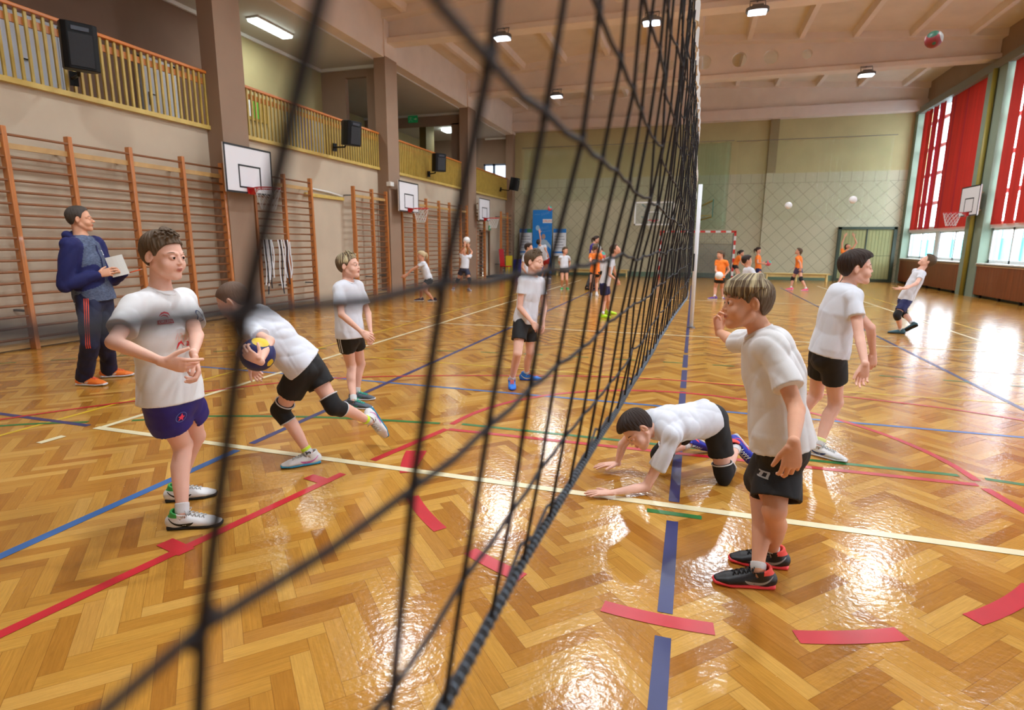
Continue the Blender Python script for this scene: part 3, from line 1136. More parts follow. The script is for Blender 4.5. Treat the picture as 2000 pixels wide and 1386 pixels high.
# ================================================================== BASKETBALL HOOPS
def make_hoop():
    """board faces local +X, origin on the wall face at floor level below the board"""
    root = empty('basketball_hoop')
    mb = MB()
    mb.box(.22, .25, -.62, .62, 2.34, 3.2)
    bevel(mb.build('backboard', mat('white_backboard', (226, 226, 232), .4), root), .006)
    mb = MB()
    t = .035
    x0, x1 = .25, .254
    mb.box(x0, x1, -.62, .62, 2.34, 2.34 + t)
    mb.box(x0, x1, -.62, .62, 3.2 - t, 3.2)
    mb.box(x0, x1, -.62, -.62 + t, 2.34, 3.2)
    mb.box(x0, x1, .62 - t, .62, 2.34, 3.2)
    for (a, b_, c, d) in ((-.29, .29, 2.44, 2.47), (-.29, .29, 2.83, 2.86), (-.29, -.26, 2.44, 2.86), (.26, .29, 2.44, 2.86)):
        mb.box(x0, x1, a, b_, c, d)
    mb.build('board_lines', mat('black_line_paint', (20, 22, 28), .5), root)
    mb = MB()
    mb.box(.2, .22, -.6, -.55, 2.36, 3.18)
    mb.box(.2, .22, .55, .6, 2.36, 3.18)
    for z in (2.5, 3.0):
        mb.bar((0, -.2, z), (.22, -.45, z), .04, .04)
        mb.bar((0, .2, z), (.22, .45, z), .04, .04)
    mb.build('mount', mat('pale_timber_mount', (190, 170, 140), .6), root)
    mb = MB()
    cx, R = .25 + .15 + .225, .225
    mb.tube([(cx + R * math.cos(a), R * math.sin(a), 2.44) for a in [2 * math.pi * i / 28 for i in range(28)]], .011, 8, closed=True)
    mb.tube([(.25, -.1, 2.44), (cx - R * .8, -.13, 2.44)], .01, 6)
    mb.tube([(.25, .1, 2.44), (cx - R * .8, .13, 2.44)], .01, 6)
    mb.build('rim', M_red, root, smooth=True)
    mb = MB()
    mb.box(.25, .27, -.1, .1, 2.34, 2.46)
    mb.add([(.27, -.09, 2.46), (.27, .09, 2.46), (.4, .07, 2.44), (.4, -.07, 2.44), (.27, -.05, 2.33), (.27, .05, 2.33)], [(0, 1, 2, 3), (4, 3, 2, 5), (0, 3, 4), (1, 5, 2), (0, 4, 5, 1)])
    mb.build('rim_bracket', M_red, root)
    mb = MB()
    n = 12
    for i in range(n):
        for sg in (1, -1):
            pts = []
            for k in range(6):
                a = 2 * math.pi * (i + sg * k * .5) / n
                r = R * (1 - .09 * k) * (1.0 if k else 1)
                pts.append((cx + r * math.cos(a), r * math.sin(a), 2.43 - .075 * k))
            mb.tube(pts, .0035, 4, cap=False)
    mb.build('hoop_net', mat('white_cord', (225, 225, 225), .8), root)
    return root


hoop = make_hoop()
hoop.location = (-8.4, 9.33, 0)
tag(hoop, 'basketball hoop on the nearest left pillar, largest of the left-wall boards', 'basketball hoop')
for loc, rz, lab in (((-8.4, 15.8, 0), 0, 'basketball hoop on the second left pillar'), ((-8.4, 22.3, 0), 0, 'basketball hoop on the left wall near the open doorway'),
                     ((7.88, 20.65, 0), math.pi, 'basketball hoop on the window pillar among the red blinds'), ((-8.4, 3.25, 0), 0, 'basketball hoop on the left wall before the picture begins')):
    h_ = copy_tree(hoop)
    h_.location = loc
    h_.rotation_euler = (0, 0, rz)
    tag(h_, lab, 'basketball hoop')
# white framed clear board over the goal
root = empty('clear_backboard', (-1.72, 25.5, 0))
tag(root, 'clear basketball board with white frame on wall arms above the goal', 'basketball board')
mb = MB()
for (a, b_, c, d) in ((-.82, .82, 2.25, 2.31), (-.82, .82, 3.16, 3.22), (-.82, -.76, 2.25, 3.22), (.76, .82, 2.25, 3.22), (-.25, .25, 2.42, 2.45), (-.25, .25, 2.78, 2.81), (-.25, -.22, 2.42, 2.81), (.22, .25, 2.42, 2.81)):
    mb.box(a, b_, -.02, .02, c, d)
mb.build('frame', M_white, root)
MB().box(-.78, .78, -.004, .004, 2.29, 3.18).build('pane', glassy('clear_board_glass', (200, 215, 215), .18), root)
mb = MB()
mb.tube([(.22 * math.cos(a), -.42 + .22 * math.sin(a), 2.44) for a in [2 * math.pi * i / 20 for i in range(20)]], .012, 6, closed=True)
mb.box(-.09, .09, -.2, -.02, 2.38, 2.46)
mb.build('rim', M_red, root)
mb = MB()
for i in range(10):
    a = 2 * math.pi * i / 10
    mb.tube([(.22 * math.cos(a), -.42 + .22 * math.sin(a), 2.43), (.14 * math.cos(a + .6), -.42 + .14 * math.sin(a + .6), 2.05)], .004, 4)
mb.build('hoop_net', MATS['white_cord'], root)
mb = MB()
for z in (2.6, 3.1):
    mb.bar((-.5, 1.7, z), (-.5, 0, z), .05, .05)
    mb.bar((.5, 1.7, z), (.5, 0, z), .05, .05)
mb.build('wall_arm', mat('green_steel_arm', (74, 110, 96), .5), root)
root = empty('wall_arm_bracket', (.05, 26.35, 0))
tag(root, 'green folding wall bracket with ochre arms right of the net post', 'bracket')
mb = MB()
mb.bar((.58, 0, 2.6), (.58, 0, 3.35), .05, .05, up=(1, 0, 0))
mb.build('upright', MATS['green_steel_arm'], root)
mb = MB()
mb.bar((-.1, .65, 3.0), (.58, 0, 3.3), .05, .05)
mb.bar((-.1, .65, 2.45), (.58, 0, 2.62), .05, .05)
mb.bar((-.1, .0, 2.66), (.58, 0, 2.68), .04, .04)
mb.build('arm', mat('ochre_steel_arm', (150, 130, 60), .5), root)

# ================================================================== FAR END
# big green double door
M_gdoor = mat('faded_green_door', (148, 146, 96), .6, noise=.08, nscale=3)
d = MB().box(5.72, 7.66, YF - .04, YF, 0, 2.14).build('door_4', M_gdoor)
tag(d, 'wide faded green double door in the far wall', kind='structure')
mb = MB()
mb.box(5.62, 5.74, YF - .12, YF, 0, 2.22)
mb.box(7.62, 7.74, YF - .12, YF, 0, 2.22)
mb.box(5.62, 7.74, YF - .12, YF, 2.12, 2.22)
mb.box(6.66, 6.71, YF - .06, YF - .03, 0, 2.14)
mb.box(5.74, 7.64, YF - .06, YF - .03, 0, .12)
mb.build('door_frame', mat('dark_green_door_frame', (48, 60, 44), .5), d)
mb = MB()
for x in np.arange(5.8, 7.6, .12):
    mb.box(x, x + .012, YF - .046, YF - .04, .1, 2.1)
mb.box(5.74, 7.64, YF - .05, YF - .04, 1.05, 1.08)
mb.build('door_boarding', mat('door_groove', (112, 114, 74), .7), d)
o = MB().box(XL + .35, 5.6, YF - .03, YF, 0, .22).build('baseboard_far', mat('sea_green_skirting', (92, 118, 98), .5))
tag(o, 'sea green painted skirting of the far wall', kind='structure')


def bench(x0, x1, y, label):
    root = empty('gym_bench', ((x0 + x1) / 2, y, 0))
    tag(root, label, 'bench')
    h_ = (x1 - x0) / 2
    bevel(MB().box(-h_, h_, -.12, .12, .29, .33).build('seat', M_wood_pale, root), .006)
    MB().box(-h_ + .15, h_ - .15, -.02, .02, .16, .29).build('rail', M_wood_pale, root)
    for x in (-h_ + .12, 0, h_ - .12):
        mb = MB()
        mb.add([(x - .025, -.14, 0), (x + .025, -.14, 0), (x + .025, -.06, 0), (x - .025, -.06, 0), (x - .025, -.1, .29), (x + .025, -.1, .29), (x + .025, -.02, .29), (x - .025, -.02, .29)],
               [(0, 3, 2, 1), (4, 5, 6, 7), (0, 1, 5, 4), (1, 2, 6, 5), (2, 3, 7, 6), (3, 0, 4, 7)])
        mb.add([(x - .025, .06, 0), (x + .025, .06, 0), (x + .025, .14, 0), (x - .025, .14, 0), (x - .025, .02, .29), (x + .025, .02, .29), (x + .025, .1, .29), (x - .025, .1, .29)],
               [(0, 3, 2, 1), (4, 5, 6, 7), (0, 1, 5, 4), (1, 2, 6, 5), (2, 3, 7, 6), (3, 0, 4, 7)])
        mb.build('leg', M_wood_pale, root)
    return root


bench(2.85, 5.35, 26.4, 'low pine gym bench along the far wall right of the pilaster')
bench(-6.2, -2.75, 26.6, 'low pine gym bench along the far wall beside the blue banner')

# goal
root = empty('handball_goal', (.08, 26.0, 0))
tag(root, 'red and white striped goal standing in front of the far wall', 'goal')
M_gw = mat('goal_white', (226, 224, 222), .4)
M_gr = mat('goal_red', (206, 44, 34), .4)


def striped(name, a, b_, n):
    a, b_ = Vector(a), Vector(b_)
    mb = MB()
    for i in range(n):
        p, q = a.lerp(b_, i / n), a.lerp(b_, (i + 1) / n)
        mb.bar(p, q, .08, .08, mi=i % 2)
    return mb.build(name, [M_gr, M_gw], root)


striped('post', (-1.5, 0, 0), (-1.5, 0, 2.0), 11)
striped('post', (1.5, 0, 0), (1.5, 0, 2.0), 11)
striped('crossbar', (-1.54, 0, 2.0), (1.54, 0, 2.0), 15)
mb = MB()
for x in (-1.5, 1.5):
    mb.tube([(x, 0, 2.0), (x * .98, .75, 1.9), (x * .98, 1.0, 0.03)], .02, 6)
mb.tube([(-1.47, 1.0, .03), (1.47, 1.0, .03)], .02, 6)
mb.build('rear_stay', M_steel, root)
mb = MB()
for i in range(31):
    x = -1.5 + i * .1
    mb.tube([(x, .02, 1.98), (x, .7, 1.6), (x, 1.0, .05)], .0035, 3, cap=False)
for i in range(20):
    t = i / 19
    y = .02 + (1 - (1 - t) ** 1.6) * .98
    z = 1.98 * (1 - t) + .03
    mb.tube([(-1.5, y, z), (1.5, y, z)], .0035, 3, cap=False)
for x in (-1.5, 1.5):
    for i in range(12):
        z = .1 + i * .16
        mb.tube([(x, 0, z), (x, 1.0 - z * .3, z)], .0035, 3, cap=False)
mb.build('goal_net', mat('grey_goal_cord', (120, 126, 130), .8), root)
MB().add([(-1.48, .95, .05), (1.48, .95, .05), (1.48, .55, 1.5), (-1.48, .55, 1.5)], [(0, 1, 2, 3)]).build('net_backing', glassy('grey_net_cloth', (110, 118, 120), .35), root)

# green protective netting
def net_curtain(x0, x1, z0, z1, y, amp, alpha, label, rgb):
    n = int((x1 - x0) / .03)
    vs, fs = [], []
    rg = random.Random(2)
    for i in range(n + 1):
        x = x0 + (x1 - x0) * i / n
        yy = y + amp * math.sin(i * .9) + amp * .6 * math.sin(i * .37 + 1)
        zt = z1 - .05 * abs(math.sin(i * .16))
        vs += [(x, yy, z0), (x, yy * .999 + .02, (z0 + z1) / 2), (x, yy, zt)]
    for i in range(n):
        for k in range(2):
            a = i * 3 + k
            fs.append((a, a + 3, a + 4, a + 1))
    mb = MB()
    mb.add(vs, fs)
    root = empty('safety_net', (0, 0, 0))
    tag(root, label, 'safety net')
    mb.build('netting', glassy('green_netting_%d' % int(alpha * 100), rgb, alpha), root, smooth=True)
    MB().tube([(x0 - .1, y, z1 + .03), (x1 + .1, y, z1 + .03)], .012, 6).build('support_cable', M_steel, root)


net_curtain(-.2, 1.2, 2.12, 5.7, 26.75, .06, .32, 'bunched green safety net hanging beside the net post at the far wall', (80, 150, 100))
net_curtain(-7.9, -.3, 3.4, 5.8, 27.05, .02, .13, 'thin green safety net spread over the left part of the far wall', (110, 160, 100))
net_curtain(1.5, 7.2, 2.5, 5.7, 27.0, .02, .08, 'thin green safety net spread over the right part of the far wall', (120, 150, 90))


# ---- sponsor banner and side panels
def text_obj(s, size, m, parent, loc, rot=(math.pi / 2, 0, 0), name='lettering', ext=0.001, shear=0):
    cu = bpy.data.curves.new(name, 'FONT')
    cu.body = s
    cu.size = size
    cu.align_x = 'CENTER'
    cu.align_y = 'CENTER'
    cu.extrude = ext
    cu.shear = shear
    o = bpy.data.objects.new(name, cu)
    COL.objects.link(o)
    dg = bpy.context.evaluated_depsgraph_get()
    me = bpy.data.meshes.new_from_object(o.evaluated_get(dg))
    bpy.data.objects.remove(o)
    o = bpy.data.objects.new(name, me)
    COL.objects.link(o)
    me.materials.clear()
    me.materials.append(m)
    o.location = loc
    o.rotation_euler = rot
    if parent:
        o.parent = parent
    return o


M_bblue = mat('banner_blue', (22, 128, 214), .5)
M_bwhite = mat('banner_white', (226, 232, 240), .5)
M_bor = mat('banner_orange', (236, 110, 60), .5)
root = empty('roll_up_banner', (-6.88, 26.7, 0))
tag(root, 'tall bright blue sponsor banner with a volleyball player on it', 'banner')
MB().box(-.47, .47, -.01, .01, .05, 3.0).build('sheet', M_bblue, root)
MB().box(-.5, .5, -.12, .12, 0, .07).build('base', M_steel, root)
def scrawl(name, x0, x1, z, h_, m, seed, n=6, slant=.02):
    """the blurred, unreadable printed words as slanted strokes"""
    rg = random.Random(seed)
    mb = MB()
    w_ = (x1 - x0) / n
    for i in range(n):
        xa = x0 + i * w_
        zz = z + slant * i
        k = rg.randint(0, 2)
        mb.bar((xa + .1 * w_, -.0125, zz), (xa + .25 * w_, -.0125, zz + h_), .003, .22 * w_, up=(0, 1, 0))
        mb.bar((xa + .6 * w_, -.0125, zz), (xa + .75 * w_, -.0125, zz + h_ * rg.uniform(.6, 1)), .003, .2 * w_, up=(0, 1, 0))
        mb.bar((xa + .1 * w_, -.0125, zz + h_ * (.1, .5, .9)[k]), (xa + .75 * w_, -.0125, zz + h_ * (.1, .5, .9)[k]), .003, .2 * w_, up=(0, 1, 0))
    return mb.build(name, m, root)


scrawl('printed_logo', -.06, .34, 2.74, .12, mat('print_ball', (150, 190, 220), .5), 4, 5)
scrawl('printed_caption', -.38, -.12, 2.78, .03, MATS['print_ball'], 6, 8, 0)
MB().box(.02, .46, -.014, -.011, 2.4, 2.58).build('name_plate', M_bwhite, root)
text_obj('ORLEN', .13, M_bor, root, (.24, -.018, 2.485))
scrawl('printed_slogan', -.08, .32, 2.08, .16, MATS['print_ball'], 9, 5, .012)
scrawl('printed_slogan', .02, .4, 1.97, .07, MATS['print_ball'], 12, 7, .008)
mb = MB()   # printed player: a plain silhouette in white and skin tones, flat because it is print
pl = [(-.1, 1.1), (-.16, .6), (-.1, .2), (0, .2), (.05, .7), (.12, .2), (.24, .2), (.22, .8), (.27, 1.35), (.44, 1.2), (.44, 1.35), (.22, 1.62), (.06, 1.66), (-.1, 1.6), (-.24, 1.25), (-.18, 1.2)]
mb.add([(x, -.013, z) for x, z in pl], [tuple(range(len(pl)))])
mb.build('printed_player', mat('print_pale_grey', (170, 196, 216), .5), root)
mb = MB()
mb.add([(.07 + .09 * math.cos(a), -.0135, 1.78 + .12 * math.sin(a)) for a in [2 * math.pi * i / 16 for i in range(16)]], [tuple(range(16))])
mb.build('printed_head', mat('print_skin', (186, 150, 130), .5), root)
mb = MB()
mb.add([(-.22 + .1 * math.cos(a), -.0135, 2.18 + .12 * math.sin(a)) for a in [2 * math.pi * i / 16 for i in range(16)]], [tuple(range(16))])
mb.build('printed_ball', mat('print_ball', (150, 190, 220), .5), root)
for sx, xa, xb, lab in ((-1, -8.0, -7.4, 'blue and white information panel left of the tall banner'), (1, -6.36, -5.75, 'blue and white information panel right of the tall banner')):
    root = empty('information_panel', ((xa + xb) / 2, 26.8, 0))
    tag(root, lab, 'display panel')
    hw_ = (xb - xa) / 2
    MB().box(-hw_, hw_, -.02, .02, .9, 2.14).build('board', M_bwhite, root)
    MB().box(-hw_, hw_, -.024, -.02, 1.96, 2.14).build('header', M_bblue, root)
    MB().box(-hw_, hw_, -.024, -.02, 1.02, 1.1).build('footer_strip', M_bblue, root)
    if sx < 0:
        MB().box(.05, hw_, -.027, -.024, 1.97, 2.13).build('green_patch', mat('print_green', (60, 140, 90), .5), root)
    mb = MB()
    for k in range(5):
        mb.box(-hw_ + .06, hw_ - .06 - .05 * (k % 3), -.023, -.02, 1.25 + k * .13, 1.29 + k * .13)
    mb.build('printed_lines', mat('print_grey', (160, 168, 182), .5), root)
    mb = MB()
    for x in (-hw_ + .04, hw_ - .04):
        mb.box(x - .02, x + .02, 0, .04, 0, .9)
        mb.box(x - .02, x + .02, -.2, .2, 0, .03)
    mb.build('leg', M_steel, root)

# ---- things by the left wall near the doorway
root = empty('plastic_chair', (-8.08, 24.9, 0), -.2)
tag(root, 'red plastic chair by the far left wall bars', 'chair')
bevel(MB().box(-.2, .2, -.2, .2, .42, .46).build('seat', M_red, root), .01)
mb = MB()
mb.add([(-.2, -.2, .46), (-.2, .2, .46), (-.27, .2, 1.2), (-.27, -.2, 1.2), (-.17, -.2, .46), (-.17, .2, .46), (-.24, .2, 1.2), (-.24, -.2, 1.2)],
       [(0, 1, 2, 3), (7, 6, 5, 4), (0, 3, 7, 4), (1, 5, 6, 2), (2, 6, 7, 3), (0, 4, 5, 1)])
bevel(mb.build('backrest', M_red, root), .01)
for (x, y) in ((-.17, -.17), (-.17, .17), (.17, -.17), (.17, .17)):
    MB().tube([(x, y, 0), (x * .95, y * .95, .42)], .015, 6).build('leg', M_steel, root)
o = bevel(MB().prism([(-.16, -.05), (.16, -.05), (.16, .05), (-.16, .05)], 0, .9).build('yellow_mat', mat('yellow_foam', (220, 196, 40), .7), loc=(-8.1, 25.75, .45)), .02)
o.location = (-8.12, 25.5, 0)
tag(o, 'yellow foam slab standing behind the red chair', 'foam block')
root = empty('equipment_bag', (-7.5, 25.62, 0))
tag(root, 'large blue equipment bag standing on the floor by the corner', 'bag')
mb = MB()
mb.prism([(-.4, -.22), (.36, -.26), (.42, .2), (-.36, .26)], .02, .74)
b_o = mb.build('body', mat('royal_blue_nylon', (30, 46, 170), .5, noise=.2, nscale=6), root)
bevel(b_o, .07, 4)
mb = MB()
mb.tube([(-.2, -.27, .5), (-.15, -.3, .8), (.1, -.31, .82), (.2, -.27, .5)], .016, 6)
mb.build('handle', M_black, root)
root = empty('black_mat', (-8.05, 23.9, 0))
tag(root, 'low black mat lying in front of the doorway', 'mat')
bevel(MB().prism([(-.38, -.7), (.5, -.62), (.46, .7), (-.42, .62)], .0, .09).build('mat', M_black, root), .03, 3)
# white striped straps hanging from the wall bars
rs = random.Random(11)
for gi, (ya, yb, zt, lab) in enumerate(((9.84, 10.14, 1.495, 'bunch of white and dark straps hanging on the wall bars, the left of two'), (10.28, 10.70, 1.495, 'bunch of white and dark straps hanging on the wall bars, the right of two'))):
    root = empty('hanging_straps', (-8.425, (ya + yb) / 2, zt))
    tag(root, lab, 'straps')
    wmb, kmb = MB(), MB()
    n = 7
    for i in range(n):
        y = ya + (yb - ya) * (i + .5) / n - root.location.y
        L_ = rs.uniform(.75, 1.15)
        tgt = kmb if i in (1, 4) else wmb
        ph = rs.uniform(0, 6)
        k = 10
        pts = [(0.012 * min(j, 2) + .004 * math.sin(ph + j * .9), y + .03 * math.sin(ph + j * .7) * (j / k), -L_ * j / k) for j in range(k + 1)]
        for j in range(k):
            a, b_ = pts[j], pts[j + 1]
            tgt.add([(a[0], a[1] - .017, a[2]), (a[0], a[1] + .017, a[2]), (b_[0], b_[1] + .017, b_[2]), (b_[0], b_[1] - .017, b_[2]),
                     (a[0] + .004, a[1] - .017, a[2]), (a[0] + .004, a[1] + .017, a[2]), (b_[0] + .004, b_[1] + .017, b_[2]), (b_[0] + .004, b_[1] - .017, b_[2])],
                    [(0, 1, 2, 3), (7, 6, 5, 4), (0, 3, 7, 4), (1, 5, 6, 2), (0, 4, 5, 1), (3, 2, 6, 7)])
    wmb.build('white_strap', mat('white_webbing', (216, 216, 220), .8), root)
    kmb.build('dark_strap', mat('black_webbing', (30, 32, 40), .8), root)

# ---- volleyballs
def ball_mat(name, cols, seed):
    """moulded panels: three pairs of bands in each of three directions"""
    m = bpy.data.materials.new(name)
    m.use_nodes = True
    nt = m.node_tree
    N, L = nt.nodes, nt.links
    b = N['Principled BSDF']
    b.inputs['Roughness'].default_value = .45
    tc = N.new('ShaderNodeTexCoord')
    mp = N.new('ShaderNodeMapping')
    mp.inputs['Rotation'].default_value = (seed * 1.3, seed * 2.1, seed * .7)
    L.new(tc.outputs['Object'], mp.inputs['Vector'])
    nz = N.new('ShaderNodeTexVoronoi')
    nz.inputs['Scale'].default_value = 5.2
    nz.inputs['Randomness'].default_value = .15
    L.new(mp.outputs[0], nz.inputs['Vector'])
    sp = N.new('ShaderNodeSeparateColor')
    L.new(nz.outputs['Color'], sp.inputs[0])
    r = N.new('ShaderNodeValToRGB')
    r.color_ramp.interpolation = 'CONSTANT'
    e = r.color_ramp.elements
    e[0].color = (*lin(cols[0]), 1)
    e[1].position = 1 / len(cols)
    e[1].color = (*lin(cols[1]), 1)
    for i, c in enumerate(cols[2:]):
        q = e.new((i + 2) / len(cols))
        q.color = (*lin(c), 1)
    L.new(sp.outputs[0], r.inputs[0])
    L.new(r.outputs[0], b.inputs['Base Color'])
    return m


BM = ball_mat('white_green_red_ball', [(228, 230, 232), (232, 232, 232), (206, 70, 80), (232, 232, 232), (228, 228, 230), (80, 160, 140), (230, 230, 230)], 1)
BM2 = ball_mat('white_pink_green_ball', [(232, 232, 232), (70, 160, 140), (232, 232, 232), (235, 235, 235), (220, 96, 112), (230, 232, 232), (232, 232, 232)], 3)
BMB = ball_mat('blue_yellow_ball', [(20, 28, 84), (222, 190, 40), (24, 34, 96), (24, 34, 96), (24, 34, 96), (20, 28, 84)], 6)
BMD = ball_mat('shaded_red_green_ball', [(150, 40, 44), (40, 90, 70), (160, 160, 156), (130, 36, 40), (44, 84, 70)], 4)  # panel colours darkened for the shade under the roof


def ball(loc, r, m, label):
    o = MB().sphere((0, 0, 0), r, 28).build('volleyball', m, smooth=True, loc=loc)
    tag(o, label, 'ball')
    return o


ball((2.688, 20.0, 2.668), .105, BM, 'ball in flight left of the higher one over the right half of the far wall')
ball((4.22, 19.0, 2.743), .105, BM, 'ball in flight above the raised arms near the green door')
ball((2.838, 9.5, 4.132), .105, BMD, 'spinning ball high under the roof near the red blinds')
ball((-8.897, 15.5, 1.473), .105, BM, 'ball in flight in front of the wall bars by the second pillar')
ball((-5.872, 24.0, 2.897), .105, BM2, 'ball in flight at the top corner of the tall blue banner')


# ================================================================== THE VOLLEYBALL NET
net_root = empty('volleyball_net', (0, 0, 0))
tag(net_root, 'black cord volleyball net running away from the viewer to the far post', 'volleyball net')
rn = random.Random(21)
Y0, Y1, DY = -1.51, 10.47, .11
NC = int((Y1 - Y0) / DY)
ROWS = [1.09, 1.205, 1.325, 1.43, 1.53, 1.62, 1.72, 1.82, 1.92, 2.02, 2.12, 2.2]


def net_x(z, y):
    prof = np.interp(z, [1.09, 1.205, 1.325, 1.43, 1.53, 1.62, 1.8, 2.2], [-.166, -.147, -.130, -.113, -.091, -.078, -.066, -.052])
    far = min(1, max(0, (y - .6) / 3.6))
    return prof * (1 - far) + (-.035 + .008 * math.sin(y * 1.9)) * far


jit = {}


def net_p(i, k):
    y = Y0 + i * DY - (.010 if i == 15 else 0)
    z = ROWS[k] + (.009 if (i <= 14 and k == 3) else 0)
    if (i, k) not in jit:
        a = .3 if k in (0, 11) else 1.0
        n_ = 1.0 if y > .8 else .35
        jit[(i, k)] = (rn.gauss(0, .003) * a * n_, rn.gauss(0, .005) * a * n_, (rn.gauss(0, .0022) + .0045 * math.sin(y * 9 + k * 2.1)) * a * n_)
    j = jit[(i, k)]
    if i <= 15:
        j = (j[0] + float(np.interp(z, [1.32, 1.43, 1.53, 1.8, 2.2], [-.019, -.004, .011, .018, .0])), j[1], j[2])
    return (net_x(z, y) + j[0], y + j[1], z + j[2])


mb = MB()
for i in range(NC + 1):
    pts = []
    for k in range(len(ROWS)):
        pts.append(net_p(i, k))
    mb.tube(pts, .0023, 6, cap=False)
for k in range(1, len(ROWS) - 1):
    pts = []
    for i in range(NC + 1):
        pts.append(net_p(i, k))
        if i < NC:
            a, b_ = net_p(i, k), net_p(i + 1, k)
            pts.append(((a[0] + b_[0]) / 2, (a[1] + b_[1]) / 2, (a[2] + b_[2]) / 2 - .003))
    mb.tube(pts, .0023, 6, cap=False)
M_cord = mat('black_net_cord', (20, 16, 22), .75)
for i in range(NC + 1):
    for k in range(1, len(ROWS) - 1):
        p = net_p(i, k)
        if p[1] < 4:
            mb.tube([(p[0] - .001, p[1] - .004, p[2] - .006), (p[0], p[1], p[2]), (p[0] + .001, p[1] + .004, p[2] + .006)], [.0020, .0031, .0020], 6)
mb.build('mesh', M_cord, net_root, smooth=True)
# bottom rope with lashing and the loose grey draw cord
bot = [net_p(i, 0) for i in range(NC + 1)]
MB().tube(bot, .0052, 8).build('bottom_rope', mat('black_rope', (24, 24, 28), .7, bump=.6, bscale=400), net_root, smooth=True)
mb = MB()
for i in range(NC):
    a, b_ = np.array(bot[i]), np.array(bot[i + 1])
    if a[1] > 6:
        break
    m_ = 9
    for q in range(m_):
        t = (q + .5) / m_
        c = a + (b_ - a) * t
        u = (b_ - a) / np.linalg.norm(b_ - a)
        pts = []
        for s_ in range(7):
            an = math.pi * (s_ / 6) * 1.25 - .35
            pts.append(tuple(c + u * (s_ - 3) * .0008 + np.array([math.cos(an) * -.0 + math.cos(an) * .0056, 0, math.sin(an) * .0056])))
        mb.tube(pts, .0010, 4, cap=False)
mb.build('lashing', mat('pale_blue_grey_lashing', (128, 142, 158), .6), net_root)
pts = []
for i in range(NC + 1):
    p = net_p(i, 0)
    pts.append((p[0] - .003, p[1], p[2] + .012 + .012 * math.sin(i * 1.7)))
    pts.append((p[0] - .002, p[1] + DY / 2, p[2] + .004))
MB().tube(pts[:-1], .0022, 6).build('draw_cord', mat('grey_draw_cord', (52, 53, 60), .7), net_root, smooth=True)
# white band along the top
mb = MB()
vs, fs = [], []
for i in range(NC + 1):
    for s_ in range(3):
        y = Y0 + (i + s_ / 3) * DY
        x = net_x(2.2, y) + .006 * math.sin(y * 23) + .004 * math.sin(y * 51)
        zb = 2.195 + .006 * math.sin(y * 37)
        vs += [(x - .004, y, zb), (x - .006, y, 2.262), (x + .006, y, 2.262), (x + .004, y, zb)]
n_ = len(vs) // 4
for i in range(n_ - 1):
    for j in range(4):
        j2 = (j + 1) % 4
        fs.append((i * 4 + j, i * 4 + 4 + j, i * 4 + 4 + j2, i * 4 + j2))
mb.add(vs, fs)
mb.build('top_band', mat('white_net_band', (214, 212, 208), .75), net_root)
MB().tube([net_p(NC, 0), (-.01, 10.56, 1.1)], .004, 6).tube([(-.045, 10.47, 2.23), (-.01, 10.56, 2.24)], .005, 6).build('end_cord', M_cord, net_root)
# far post
root = empty('net_post', (.03, 10.62, 0))
tag(root, 'white steel post holding the far end of the net', 'post')
MB().tube([(0, 0, 0), (0, 0, 2.46)], .034, 20).build('pole', mat('white_post_paint', (222, 226, 232), .35), root, smooth=True)
MB().tube([(0, 0, .0), (0, 0, .02)], .07, 20).build('floor_sleeve', M_steel, root)
MB().tube([(-.03, -.03, 1.0), (-.03, -.03, 1.3)], .012, 8).build('winch', M_black, root)
# near post, just behind the viewer
root = empty('net_post', (.03, -1.7, 0))
tag(root, 'white steel post holding the near end of the net behind the viewer', 'post')
MB().tube([(0, 0, 0), (0, 0, 2.46)], .034, 20).build('pole', MATS['white_post_paint'], root, smooth=True)

